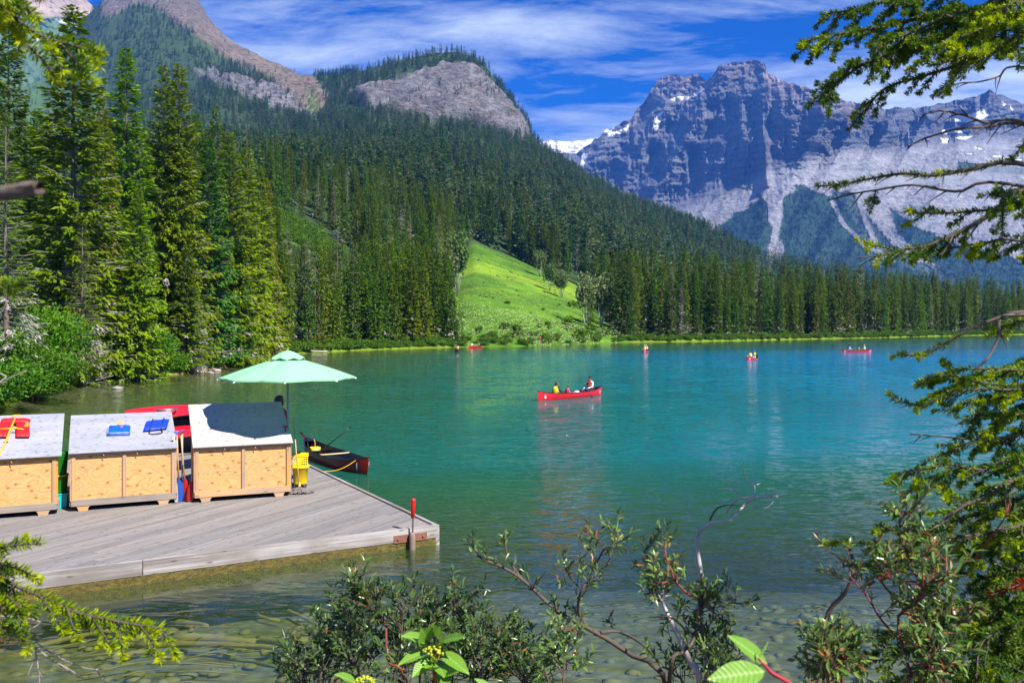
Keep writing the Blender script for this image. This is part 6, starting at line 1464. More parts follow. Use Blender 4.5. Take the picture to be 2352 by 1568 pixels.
for px, v, s, lab in ((269, 893, .35, 'dark grey stone at the water below the left bushes'), (484, 857, .28, 'small pale stone in the water by the dirt mound'), (497, 852, .4, 'pale flat stone in the shallows right of the dirt mound')):
    g = G(px, v, 0); b = MB(); blob(b, (0, 0, .05), (s, s * .6, s * .4), int(px)); tag(b.build('stone', M_STONE if px < 300 else M_DRIFT, None, (g.x, g.y, 0)), lab, 'stone', 'stones in the left shallows')
m, t, out = newmat('sunken_wood'); tcn = t.new('ShaderNodeTexCoord').outputs['Object']
c = t.mix(t.noise(tcn, 3.0, 5, .7), (.17, .14, .05), (.42, .34, .14)); bs = t.new('ShaderNodeBsdfPrincipled', i_Base_Color=c, i_Roughness=.9); t.l.new(bs.outputs[0], out.inputs[0]); M_SUNK = m
def bedz(x, y): return -float(lake_depth(np.array([x]), np.array([y]))[0])
LOGS = [((520, 1415), (720, 1358), .085, 'curved yellow sunken log below the dock front'), ((140, 1480), (420, 1415), .07, 'long straight sunken log low at the left'), ((310, 1520), (700, 1568), .055, 'sunken log running to the bottom edge'),
        ((400, 1500), (590, 1508), .08, 'thick sunken log in the middle of the tangle'), ((560, 1360), (800, 1450), .05, 'thin dark sunken log slanting right'), ((590, 1355), (880, 1420), .045, 'upper thin sunken log slanting right'),
        ((480, 1380), (640, 1440), .045, 'dark sunken log crossing the curved one'), ((350, 1445), (480, 1478), .06, 'gnarled sunken log with a blunt end'), ((590, 1500), (660, 1560), .06, 'short pale sunken log standing steeply near the bottom'),
        ((260, 1560), (350, 1530), .05, 'short sunken log near the bottom left'), ((20, 1490), (180, 1450), .05, 'sunken log near the left edge'), ((600, 1540), (840, 1500), .055, 'sunken log behind the willow leaves'), ((380, 1440), (560, 1400), .03, 'thin sunken pole left of the curved log'),
        ((640, 1400), (760, 1500), .04, 'sunken branch under the blue reflections'), ((60, 1530), (300, 1500), .045, 'sunken log close to the bottom left corner')]
for k, (a, b2, r0, lab) in enumerate(LOGS):
    A = G(a[0], a[1], -1.0); B_ = G(b2[0], b2[1], -1.0); rr = random.Random(k); pts_ = []; r0 = r0 * .75
    for i in range(9):
        s = i / 8; p_ = A.lerp(B_, s); nrm_ = Vector((-(B_ - A).y, (B_ - A).x, 0)).normalized(); p_ = p_ + nrm_ * (.10 * math.sin(s * PI * rr.uniform(.8, 1.6)) * (B_ - A).length * .5 + rr.uniform(-.02, .02)); p_.z = bedz(p_.x, p_.y) + r0 * 1.4 + .10 * s * (k % 3); pts_.append(p_)
    o_ = pts_[0].copy(); b = MB(); b.tube([p_ - o_ for p_ in pts_], [r0 * (1.25 - .5 * i / 8) * rr.uniform(.9, 1.1) for i in range(9)], 8); tag(b.build('sunken_log', M_SUNK, None, tuple(o_)), lab, 'log', 'sunken logs in front of the dock')
b = MB(); rr = random.Random(12)
for k in range(1100):
    x = rr.uniform(-8.5, 7); y = 8.3 + 9 * rr.random() ** 1.6; s = rr.uniform(.03, .13) * (1.6 if rr.random() < .06 else 1)
    if abs(x / y) > .68: continue
    blob(b, (x, y, bedz(x, y) - .03), (s * rr.uniform(.8, 1.4), s, s * .45), k)
o = b.build('lakebed_stones', simple('mossy_stone', (.22, .20, .10), .9, .45, 2.2)); tag(o, 'mossy stones covering the bottom of the shallows', kind='stuff')
# fine sticks over the bottom
b = MB()
for k in range(90):
    x = rr.uniform(-8, -1.0) + rr.uniform(0, 2); y = rr.uniform(8.6, 13); a = rr.uniform(-.4, .9); l = rr.uniform(.2, 1.3); z = bedz(x, y) + .04
    b.tube([(x, y, z), (x + math.cos(a) * l * .5, y + math.sin(a) * l * .5, z + .03), (x + math.cos(a) * l, y + math.sin(a) * l, z)], [.012, .014, .006], 4)
o = b.build('sunken_sticks', M_SUNK); tag(o, 'waterlogged sticks scattered over the bottom', kind='stuff')
# ------------------------------------------------------------------ near boughs and shrubs in front of the camera
M_NEED = foliage('needles_green', [(.045, .105, .012), (.060, .125, .012)], .30, .45, wide=1.5)
M_NEEDY = foliage('needles_fresh', [(.20, .30, .012), (.26, .34, .015)], .40, .45, wide=1.2)
M_NEEDR = foliage('needles_red', [(.28, .03, .015), (.22, .05, .02)], .2, .6)
M_TWIG = simple('twig_bark', (.085, .062, .048), .85, .4, 14, .002, 120, dirt=(.22, .19, .16), dirt_amt=.3)
M_TWIGG = simple('grey_twig_bark', (.27, .235, .21), .85, .3, 14, .002, 120)
def rv(r_): v = Vector((r_.gauss(0, 1), r_.gauss(0, 1), r_.gauss(0, 1))); return v.normalized()
class Needles:
    def __init__(s): s.p = []; s.d = []; s.L = []; s.t = []; s.m = []
    def along(s, a, b, dens, ln, r_, tint, mi, taper=1.0):
        ax = (b - a); L = ax.length
        if L < 1e-5: return
        n = max(2, int(L * dens)); axn = np.array(ax / L); A = np.array(a); t = NR.rand(n)
        pr = NR.normal(size=(n, 3)); pr -= (pr @ axn)[:, None] * axn; pr /= np.linalg.norm(pr, axis=1)[:, None] + 1e-9
        pr[:, 2] += .18
        d = axn[None] * NR.uniform(.35, .8, n)[:, None] + pr * .85; d /= np.linalg.norm(d, axis=1)[:, None]
        s.p.append(A + np.array(ax)[None] * t[:, None]); s.d.append(d); s.L.append(ln * NR.uniform(.75, 1.15, n) * taper); s.t.append(np.clip(tint + NR.uniform(-.2, .2, n), 0, 1)); s.m.append(np.full(n, mi))
    def build(s, parent, wid=.0021, name='needles'):
        if not s.p: return None
        p = np.concatenate(s.p); d = np.concatenate(s.d); L = np.concatenate(s.L)[:, None]; t = np.concatenate(s.t); m_ = np.concatenate(s.m); n = len(p)
        w = np.cross(d, NR.normal(size=(n, 3))); w /= np.linalg.norm(w, axis=1)[:, None] + 1e-9; w *= wid / 2
        q = np.stack([p - w * .6, p + d * L * .45 + w, p + d * L, p + d * L * .5 - w], 1)
        me_ = fast_mesh(name, q.reshape(-1, 3), np.arange(n * 4).reshape(-1, 4), [M_NEED, M_NEEDY, M_NEEDR], {'tint': np.repeat(t, 4)}, midx=m_)
        o = link(bpy.data.objects.new(name, me_), parent); o['kind'] = 'stuff'; return o
NR = np.random.RandomState(21); need_count = 0
def smooth_path(P_, n):
    P_ = [Vector(p) for p in P_]; out = []
    m_ = len(P_) - 1
    for i in range(n + 1):
        t = i / n * m_; k = min(int(t), m_ - 1); u = t - k; p0 = P_[max(k - 1, 0)]; p1 = P_[k]; p2 = P_[k + 1]; p3 = P_[min(k + 2, m_)]
        out.append(.5 * ((2 * p1) + (p2 - p0) * u + (2 * p0 - 5 * p1 + 4 * p2 - p3) * u * u + (3 * p1 - p0 - 3 * p2 + p3) * u ** 3))
    return out
def bough(parent, path, r0, r1, seed, dens=22, tl=(.10, .26), fol=(.25, 1.0), ffrac=1.0, fresh=.3, ln=.019, droop=.35, mat=None, nd=1300, start=.0, sub=True, tip=True, red=False, side=1.0, wid=.0034, up=0.0):
    """one bough: bark mesh as the part, its needles as the sub-part"""
    r_ = random.Random(seed); pts_ = smooth_path(path, 26); b = MB(); N_ = Needles()
    lens = [0]
    for i in range(26): lens.append(lens[-1] + (pts_[i + 1] - pts_[i]).length)
    Lt = lens[-1]; b.tube(pts_, [r0 + (r1 - r0) * (l / Lt) ** .8 for l in lens], 7)
    def at(s):
        l = s * Lt
        for i in range(26):
            if lens[i + 1] >= l: u = (l - lens[i]) / max(1e-9, lens[i + 1] - lens[i]); return pts_[i].lerp(pts_[i + 1], u), (pts_[i + 1] - pts_[i]).normalized()
        return pts_[-1], (pts_[-1] - pts_[-2]).normalized()
    def mi(): return 2 if red and r_.random() < .6 else (1 if r_.random() < fresh else 0)
    def twig(p, d, L, lvl, leafy, rad):
        k = 4; q = [p]; dd = d.copy()
        for i in range(k):
            dd = (dd + Vector((0, 0, -droop * .22 + up)) + rv(r_) * .10).normalized(); q.append(q[-1] + dd * L / k)
        b.tube(q, [rad * (1 - .75 * i / k) for i in range(k + 1)], 4, cap=False)
        if leafy:
            base_t = r_.uniform(.25, .6); m_ = mi()
            for i in range(k): N_.along(q[i], q[i + 1], nd * (1.0 if i else .6), ln, r_, base_t + .09 * i, m_ if (i > 1 or m_ == 2) else (0 if r_.random() < .5 else m_), .95 if i < k - 1 else .85)
            N_.along(q[-1] - dd * .004, q[-1] + dd * .006, nd * 2.2, ln * .8, r_, .9, m_)
        if lvl > 0 and L > .07:
            for j in range(int(L * 26)):
                s = r_.uniform(.2, .9); i = min(k - 1, int(s * k)); pp = q[i].lerp(q[i + 1], s * k - i); ax = (q[i + 1] - q[i]).normalized()
                sd = ax.cross(Vector((r_.gauss(0, .5), r_.gauss(0, .5), 1))).normalized() * (1 if j % 2 else -1)
                twig(pp, (ax * .75 + sd * .7 + rv(r_) * .15).normalized(), L * r_.uniform(.25, .5) * (1.15 - s), lvl - 1, leafy, rad * .6)
    n = int(Lt * dens)
    for j in range(n):
        s = start + (1 - start) * (j + r_.random()) / n; p, ax = at(s)
        leafy = fol[0] <= s <= fol[1] and r_.random() < ffrac
        sd = ax.cross(Vector((r_.gauss(0, .45), r_.gauss(0, .45), 1))).normalized() * (1 if j % 2 else -1) * side
        d = (ax * r_.uniform(.45, .95) + sd * r_.uniform(.5, .9) + Vector((0, 0, -droop * r_.uniform(0, 1.2) + up)) + rv(r_) * .15).normalized()
        L = r_.uniform(*tl) * (1.0 - .55 * s) * (1 if leafy else .8)
        twig(p, d, L, 1 if sub else 0, leafy, r1 * .9 + .0012)
    if fol[1] >= 1 and tip:
        for i in range(26):
            if lens[i] / Lt > max(fol[0], .35): N_.along(pts_[i], pts_[i + 1], nd * .8, ln, r_, .5, mi())
    o = b.build('bough', mat or M_TWIG, parent); N_.build(o, wid); return o
def PP(lst, Y0, Y1=None):
    n = len(lst) - 1; Y1 = Y1 or Y0; return [P(x, y, Y0 + (Y1 - Y0) * i / n) for i, (x, y) in enumerate(lst)]

# ---- the spruce at the right; its trunk stands outside the picture
TX, TY = 2.12, 2.95
rs = empty('spruce_tree', (0, 0, 0), 0, 'near spruce reaching in from the right with half-bare dark boughs', 'tree')
b = MB(); tk = [Vector((TX, TY, bank_z(TX, TY) - .3)), Vector((TX + .02, TY, 3.0)), Vector((TX + .05, TY - .02, 5.0)), Vector((TX + .05, TY, 7.5)), Vector((TX + .06, TY, 9.6))]; b.tube(smooth_path(tk, 12), [.13 - .009 * i for i in range(13)], 12); b.build('trunk', M_TWIG, rs)
def RB(lst, Y0, Y1, r0=.013, r1=.003, **kw):
    pts_ = PP(lst, Y0, Y1); tz = pts_[0].z + (.0 if lst[0][1] > 700 else -.05); return bough(rs, [Vector((TX, TY, tz + .03 * random.uniform(-1, 1)))] + pts_, r0, r1, **kw)
dkf = dict(fresh=.06, dens=33, tl=(.12, .30), nd=1500)
RB([(2330, -60), (2200, -35), (2060, -5), (1960, 22), (1885, 34)], 2.9, 3.1, seed=1, fol=(.35, 1), **dkf)
RB([(2360, 0), (2240, 25), (2100, 45), (1990, 68), (1900, 84), (1838, 97)], 2.9, 2.9, seed=2, fol=(.3, 1), **dkf)
RB([(2360, 50), (2220, 70), (2090, 105), (1990, 145), (1930, 185), (1885, 224)], 2.85, 2.8, seed=3, fol=(.38, 1), **dkf)
RB([(2370, 90), (2230, 140), (2120, 175), (2030, 205), (1985, 262)], 2.9, 2.9, seed=4, fol=(.5, 1), fresh=.25, dens=22, tl=(.10, .24))
RB([(2350, -20), (2270, 10), (2180, 40), (2090, 75), (2010, 110)], 2.75, 2.75, seed=41, fol=(.3, 1), **dkf)
RB([(2360, 10), (2290, 50), (2210, 85), (2125, 128)], 2.55, 2.5, seed=5, fol=(.3, 1), fresh=.75, dens=30, tl=(.12, .26), up=.05)
RB([(2380, 60), (2320, 95), (2240, 120), (2150, 150)], 2.5, 2.45, seed=6, fol=(.3, 1), fresh=.7, dens=28, tl=(.12, .24), up=.05)
RB([(2352, 154), (2294, 176), (2250, 188), (2195, 194), (2155, 222)], 2.8, 2.7, .007, .0016, seed=7, fol=(2, 2), dens=16, tl=(.05, .14), sub=False)
RB([(2352, 280), (2270, 283), (2215, 265), (2160, 255), (2120, 264)], 2.7, 2.7, .012, .0022, seed=8, fol=(.3, .62), ffrac=.25, fresh=.6, dens=26, tl=(.06, .20))
RB([(2352, 286), (2270, 292), (2200, 296), (2125, 318), (2085, 337)], 2.75, 2.6, .012, .002, seed=9, fol=(2, 2), dens=24, tl=(.06, .2))
RB([(2352, 377), (2235, 388), (2144, 403), (2070, 399), (1990, 412), (1942, 421), (1876, 428)], 2.7, 2.7, .016, .002, seed=10, fol=(.45, 1), ffrac=.35, fresh=.5, dens=22, tl=(.07, .2), mat=M_TWIG)
RB([(2300, 420), (2200, 440), (2100, 425), (2015, 436), (1955, 446), (1902, 460)], 2.75, 2.75, .010, .002, seed=11, fol=(.55, .9), ffrac=.25, fresh=.5, dens=22, tl=(.06, .18))
RB([(2352, 440), (2290, 483), (2210, 530), (2140, 560), (2070, 575), (2020, 588)], 2.65, 2.6, .018, .003, seed=12, fol=(.3, 1), ffrac=.8, fresh=.35, dens=28, tl=(.10, .26))
RB([(2352, 470), (2290, 480), (2200, 488), (2130, 490), (2078, 486)], 2.8, 2.8, .010, .002, seed=13, fol=(.35, 1), ffrac=.85, fresh=.6, dens=26, tl=(.08, .2), up=.06)
RB([(2352, 555), (2260, 558), (2170, 572), (2080, 582), (1972, 592)], 2.6, 2.7, .010, .0015, seed=14, fol=(.3, .85), ffrac=.7, fresh=.4, dens=26, tl=(.08, .22))
RB([(2352, 716), (2304, 726), (2225, 757), (2165, 792), (2114, 814), (2066, 811)], 2.7, 2.7, .013, .0025, seed=15, fol=(.78, 1), ffrac=.7, fresh=.5, dens=14, tl=(.06, .16))
RB([(2352, 722), (2298, 734), (2294, 772), (2272, 817), (2238, 850)], 2.6, 2.5, .012, .003, seed=16, fol=(2, 2), dens=12, tl=(.06, .14), sub=False)
RB([(2360, 735), (2330, 745), (2290, 750), (2262, 758)], 2.9, 2.9, .008, .002, seed=161, fol=(.2, 1), fresh=.6, dens=26, tl=(.06, .14))
RB([(2352, 887), (2300, 884), (2240, 876), (2180, 862), (2125, 868)], 2.6, 2.6, .014, .002, seed=17, fol=(.2, 1), ffrac=.9, fresh=.7, dens=30, tl=(.10, .22), up=.03)
RB([(2352, 850), (2280, 848), (2200, 850), (2130, 880)], 2.7, 2.7, .010, .002, seed=18, fol=(.2, 1), ffrac=.9, fresh=.75, dens=28, tl=(.08, .20), up=.03)
RB([(2352, 893), (2256, 893), (2180, 905), (2120, 930), (2052, 918)], 2.55, 2.55, .011, .002, seed=19, fol=(.45, 1), ffrac=.7, fresh=.45, dens=24, tl=(.08, .18))
RB([(2352, 950), (2300, 960), (2240, 950), (2210, 975)], 2.6, 2.6, .010, .002, seed=20, fol=(.1, 1), ffrac=.9, fresh=.65, dens=30, tl=(.08, .2))
RB([(2352, 997), (2290, 1005), (2226, 1008), (2152, 1001), (2090, 997)], 2.7, 2.75, .011, .0018, seed=21, fol=(.1, .4), ffrac=.7, fresh=.7, dens=20, tl=(.06, .18))
RB([(2352, 1048), (2260, 1078), (2180, 1066), (2120, 1078), (2052, 1094)], 2.6, 2.6, .012, .002, seed=22, fol=(.15, 1), ffrac=.8, fresh=.45, dens=28, tl=(.08, .2))
RB([(2352, 1097), (2267, 1138), (2210, 1163), (2152, 1208), (2090, 1225), (2020, 1205)], 2.5, 2.5, .020, .004, seed=23, fol=(.3, 1), ffrac=.55, fresh=.4, dens=24, tl=(.08, .22))
RB([(2300, 1150), (2220, 1150), (2150, 1120), (2110, 1105)], 2.6, 2.6, .009, .002, seed=24, fol=(.1, 1), ffrac=.9, fresh=.6, dens=28, tl=(.06, .16))
RB([(2352, 1204), (2267, 1225), (2185, 1233), (2100, 1240), (2030, 1255), (1978, 1246)], 2.55, 2.5, .013, .0025, seed=25, fol=(.25, 1), ffrac=.9, fresh=.8, dens=32, tl=(.10, .22), up=-.02)
RB([(2352, 1240), (2250, 1262), (2150, 1272), (2060, 1290), (2010, 1320)], 2.6, 2.6, .010, .002, seed=26, fol=(.2, 1), ffrac=.8, fresh=.5, dens=30, tl=(.08, .22))
RB([(2352, 1300), (2309, 1316), (2255, 1370), (2200, 1395), (2120, 1400)], 2.6, 2.6, .014, .002, seed=27, fol=(.2, 1), ffrac=.85, fresh=.25, dens=30, tl=(.10, .24))
RB([(2360, 1390), (2300, 1400), (2220, 1425), (2120, 1440), (2040, 1465)], 2.65, 2.65, .012, .002, seed=28, fol=(.1, 1), ffrac=.9, fresh=.15, dens=32, tl=(.12, .26))
RB([(2360, 1450), (2300, 1460), (2200, 1480), (2090, 1500), (1960, 1520), (1900, 1480)], 2.7, 2.7, .011, .002, seed=29, fol=(.1, 1), ffrac=.9, fresh=.35, dens=30, tl=(.12, .26))
RB([(2360, 1510), (2290, 1520), (2200, 1540), (2100, 1560), (1990, 1590)], 2.7, 2.7, .011, .002, seed=30, fol=(.1, 1), ffrac=.9, fresh=.2, dens=30, tl=(.12, .28))
RB([(2360, 1420), (2320, 1440), (2260, 1470), (2240, 1530)], 2.45, 2.4, .010, .002, seed=31, fol=(.1, 1), ffrac=.9, fresh=.05, dens=34, tl=(.12, .26), red=False)
RB([(2350, 1340), (2320, 1350), (2270, 1368)], 2.4, 2.4, .008, .002, seed=32, fol=(.1, 1), fresh=0, dens=26, tl=(.05, .12), red=True)
RB([(2352, 1560), (2300, 1550), (2250, 1560), (2200, 1590)], 2.4, 2.4, .010, .002, seed=33, fol=(.1, 1), fresh=.05, dens=34, tl=(.12, .26))
q = random.Random(77)
for k in range(13):
    v0_ = 870 + k * 56 + q.uniform(-15, 15); x1 = q.uniform(2090, 2230) - (k > 8) * 60
    RB([(2370, v0_ - 40), (2310, v0_ - 20), (2240, v0_ + q.uniform(-15, 15)), (x1, v0_ + q.uniform(0, 35))], q.uniform(2.9, 3.3), q.uniform(2.9, 3.3), .010, .002, seed=300 + k, fol=(.15, 1), ffrac=.85, fresh=.5 if k < 8 else .2, dens=28, tl=(.10, .24))
# the crown goes on above the picture, unseen, added to shade the top boughs
for k in range(22):
    rr = random.Random(500 + k); z = 5.15 + k * .17; az = k * 2.4; l = 1.75 - .05 * k
    e = Vector((TX + math.cos(az) * l, TY + math.sin(az) * l, z - .25))
    if e.y > 0 and abs(e.x / max(e.y, .1)) < .62 and (e.z - H) / max(e.y, .1) < .42: e.z += .5
    bough(rs, [Vector((TX + .05, TY, z)), Vector((TX + .05, TY, z)).lerp(e, .5) + Vector((0, 0, .08)), e], .016, .003, 600 + k, dens=20, tl=(.2, .42), fol=(.15, 1), fresh=.2, nd=420, wid=.007, ln=.024, sub=True)

# ---- the spruce at the left, trunk outside the picture
ls = empty('spruce_tree', (0, 0, 0), 0, 'near spruce at the left with bright yellow-green bough tips', 'tree')
LX, LY = -1.75, 1.75
b = MB(); b.tube([Vector((LX, LY, bank_z(LX, LY) - .3)), Vector((LX, LY, 4.0)), Vector((LX + .02, LY, 6.2)), Vector((LX, LY, 7.6))], [.12, .10, .06, .02], 12); b.build('trunk', M_TWIG, ls)
def LB(lst, Y0, Y1, r0=.009, r1=.0022, **kw):
    pts_ = PP(lst, Y0, Y1); return bough(ls, [Vector((LX, LY, pts_[0].z + .04))] + pts_, r0, r1, **kw)
yf = dict(fresh=.85, nd=1300, ln=.019, wid=.0030)
LB([(-60, -10), (0, 12), (45, 50), (94, 82), (150, 100), (217, 117)], 1.45, 1.4, seed=51, fol=(.3, 1), dens=26, tl=(.07, .17), **yf)
LB([(-60, 20), (-10, 40), (30, 62), (65, 105), (100, 140)], 1.5, 1.45, seed=52, fol=(.3, 1), dens=24, tl=(.06, .13), **yf)
LB([(-60, -60), (-10, -30), (30, 0), (60, 18)], 1.5, 1.4, seed=53, fol=(.2, 1), dens=24, tl=(.06, .15), **yf)
LB([(-80, 1290), (0, 1326), (51, 1352), (111, 1374), (160, 1400), (230, 1418), (300, 1432), (366, 1441)], 1.75, 1.75, seed=54, fol=(.25, 1), dens=40, tl=(.12, .22), droop=.5, **yf)
LB([(-60, 1258), (0, 1255), (50, 1250), (95, 1247)], 1.7, 1.65, .005, .0016, seed=55, fol=(.2, 1), dens=10, tl=(.03, .06), **yf)
LB([(-60, 1270), (-20, 1285), (20, 1300), (60, 1312)], 1.75, 1.7, .006, .0018, seed=56, fol=(.2, 1), dens=22, tl=(.04, .09), **yf)
LB([(-60, 1340), (0, 1355), (25, 1375), (45, 1395)], 1.75, 1.7, .006, .0018, seed=57, fol=(.2, 1), dens=18, tl=(.04, .09), **yf)
LB([(-40, 1425), (0, 1443), (35, 1460), (68, 1476)], 1.75, 1.7, .006, .0018, seed=58, fol=(.2, 1), dens=10, tl=(.03, .06), **yf)
LB([(-60, 1360), (0, 1402), (41, 1443), (108, 1507), (152, 1532), (196, 1560)], 1.8, 1.8, .006, .0012, seed=59, fol=(2, 2), dens=16, tl=(.06, .22), mat=M_TWIGG, sub=True, droop=.5)
LB([(20, 1415), (60, 1455), (120, 1500), (190, 1532), (236, 1536)], 1.82, 1.8, .004, .001, seed=60, fol=(2, 2), dens=14, tl=(.05, .14), mat=M_TWIGG, sub=False, droop=.5)
LB([(-10, 655), (5, 648), (15, 652)], 1.6, 1.6, .004, .0015, seed=61, fol=(.3, 1), dens=10, tl=(.02, .04), **yf)
LB([(-60, 850), (0, 878), (25, 866), (60, 852)], 1.9, 1.9, .005, .0012, seed=62, fol=(2, 2), dens=6, tl=(.03, .08), mat=M_TWIGG, sub=False)
b = MB(); b.tube(smooth_path([Vector((LX, LY, 4.0)), Vector((-.9, .95, 4.0)), P(0, 445, .70), P(45, 432, .70), P(82, 424, .70)], 12), [.006] * 9 + [.0045, .0035, .003, .0012], 8); b.tube([P(0, 445, .70), P(50, 430, .70)], .0035, 6); b.build('broken_branch', M_TWIG, ls)

# ------------------------------------------------------------------ willows, dogwood
def leafmat(name, cols, spec=.5, trans=.25):
    m, t, out = newmat(name); ti = t.attr('tint').outputs['Fac']; bf = t.new('ShaderNodeNewGeometry').outputs['Backfacing']
    c = t.ramp(ti, [(i / (len(cols) - 1), k) for i, k in enumerate(cols)], 'LINEAR'); c = t.mix(t.math('MULTIPLY', bf, .6), c, (.22, .30, .16))
    bs = t.new('ShaderNodeBsdfPrincipled', i_Base_Color=c, i_Roughness=.28); bs.inputs['Specular IOR Level'].default_value = spec
    tr = t.new('ShaderNodeBsdfTranslucent', i_Color=c); mx = t.new('ShaderNodeMixShader', i_Fac=trans); t.l.new(bs.outputs[0], mx.inputs[1]); t.l.new(tr.outputs[0], mx.inputs[2]); t.l.new(mx.outputs[0], out.inputs[0]); return m
M_WLEAF = leafmat('willow_leaf', [(.022, .055, .014), (.06, .13, .02), (.11, .20, .03), (.18, .28, .06), (.30, .12, .05)])
M_REDST = simple('red_stem', (.22, .05, .03), .6, .25, 20); M_PALE = simple('pale_stem', (.50, .46, .42), .8, .3, 25, .001, 200, dirt=(.10, .08, .07), dirt_amt=.4)
class Leaves:
    def __init__(s): s.v = []; s.f = []; s.t = []
    def add(s, p, d, L, W, r_, tint):
        up = Vector((r_.gauss(0, .5), r_.gauss(0, .5), 1)); sd = d.cross(up); sd = sd.normalized() if sd.length > 1e-4 else Vector((1, 0, 0)); n = sd.cross(d).normalized(); o = len(s.v)
        cur = r_.uniform(-.25, .1) * L; f = W * .25
        for u, w, c in ((0, 0, 0), (.3, .85, .2), (.62, 1.0, .6), (.85, .5, .85)):
            ctr = p + d * L * u + n * cur * c * c
            if w == 0: s.v.append(ctr); continue
            s.v += [ctr + sd * W * w / 2 + n * f * w, ctr - n * 0, ctr - sd * W * w / 2 + n * f * w]
        s.v.append(p + d * L + n * cur)
        s.f += [(o, o + 1, o + 2), (o, o + 2, o + 3), (o + 1, o + 4, o + 5, o + 2), (o + 2, o + 5, o + 6, o + 3), (o + 4, o + 7, o + 8, o + 5), (o + 5, o + 8, o + 9, o + 6), (o + 7, o + 10, o + 8), (o + 8, o + 10, o + 9)]
        s.t += [tint] * 11
    def build(s, parent, mat, name='leaves'):
        if not s.v: return
        me_ = bpy.data.meshes.new(name); me_.from_pydata([tuple(v) for v in s.v], [], s.f); me_.materials.append(mat); me_.attributes.new('tint', 'FLOAT', 'POINT').data.foreach_set('value', s.t)
        me_.polygons.foreach_set('use_smooth', [True] * len(s.f)); me_.update(); o = link(bpy.data.objects.new(name, me_), parent); o['kind'] = 'stuff'; return o
def shrub(label, stems, Yb, seed, L=.036, W=.0095, cat='shrub', group=None, tintb=(.15, .75)):
    """stems: (path_px, Y, r0, material, leafy_from, twigs per m, twig length)"""
    r_ = random.Random(seed); root = empty('willow_shrub', (0, 0, 0), 0, label, cat, group); lv = Leaves()
    for (pth, Y, r0, mat, lf, dn, tl) in stems:
        pts_ = PP(pth, Y, Y * 1.0); basep = pts_[0]
        if pth[0][1] > 1500: gz = bank_z(basep.x * .9, Yb); pts_ = [Vector((basep.x * (Yb / Y), Yb, gz - .1))] + pts_
        pts_ = [p + Vector((0, r_.uniform(-.08, .08), 0)) for p in pts_]; n = 26; sp_ = smooth_path(pts_, n); b = MB()
        b.tube(sp_, [r0 * (1 - .72 * i / n) for i in range(n + 1)], 6)
        Lt = sum((sp_[i + 1] - sp_[i]).length for i in range(n))
        for j in range(int(Lt * dn * .42)):
            s = r_.uniform(lf if lf < 1 else .1, 1.0); i = min(n - 1, int(s * n)); p = sp_[i].lerp(sp_[i + 1], s * n - i); ax = (sp_[i + 1] - sp_[i]).normalized()
            if p.z < 2.2: continue
            d = (ax * .6 + rv(r_) * .8 + Vector((0, 0, .35))).normalized(); l = r_.uniform(*tl); q = [p]
            for k in range(3): d = (d + rv(r_) * .18 + Vector((0, 0, .12))).normalized(); q.append(q[-1] + d * l / 3)
            b.tube(q, [r0 * .22 + .0008, r0 * .16 + .0008, .001, .0007], 4, cap=False)
            if lf >= 1: continue
            base_t = r_.uniform(*tintb); nl = max(4, int(l * 125))
            for k in range(nl):
                u = r_.uniform(.15, 1) ** .7; m_ = min(2, int(u * 3)); pp = q[m_].lerp(q[m_ + 1], u * 3 - m_); dd = (q[m_ + 1] - q[m_]).normalized()
                ld = (dd * .7 + rv(r_) * .75).normalized(); t_ = base_t + r_.uniform(-.15, .15)
                if r_.random() < .04: t_ = 1.0
                lv.add(pp, ld, L * r_.uniform(.55, 1.15), W * r_.uniform(.7, 1.2), r_, max(0, min(1, t_)))
        b.build('stem', mat, root)
    lv.build(root, M_WLEAF); return root
S = M_TWIG; Y1_ = 3.1
mass = lambda xs, top, Y, mat=S, lf=.35, dn=34, tl=(.08, .18), bx=None: [([(x + (bx if bx is not None else random.uniform(-30, 30)), 1600), (x + random.uniform(-20, 20), (1600 + t_) / 2), (x, t_)], Y + random.uniform(-.2, .2), .006, mat, lf, dn, tl) for x, t_ in zip(xs, top)]
shrub('dark leafy willow low at the bottom left of the centre', 
      [([(930, 1600), (900, 1498), (876, 1445), (845, 1405), (820, 1378)], 3.0, .006, M_REDST, .55, 40, (.05, .14))] +
      mass([700, 735, 770, 800, 850, 905, 925, 985, 1010], [1540, 1470, 1440, 1430, 1440, 1430, 1390, 1420, 1400], 3.2) + mass([1040, 1050], [1395, 1440], 3.3, dn=26), 4.2, 71, tintb=(.0, .45))
shrub('willow with narrow leaves at the bottom between the dogwood and the tall stems',
      mass([1100, 1130, 1160, 1190, 1215, 1075], [1470, 1455, 1470, 1510, 1520, 1500], 3.1, dn=30), 4.2, 72, tintb=(.0, .5))
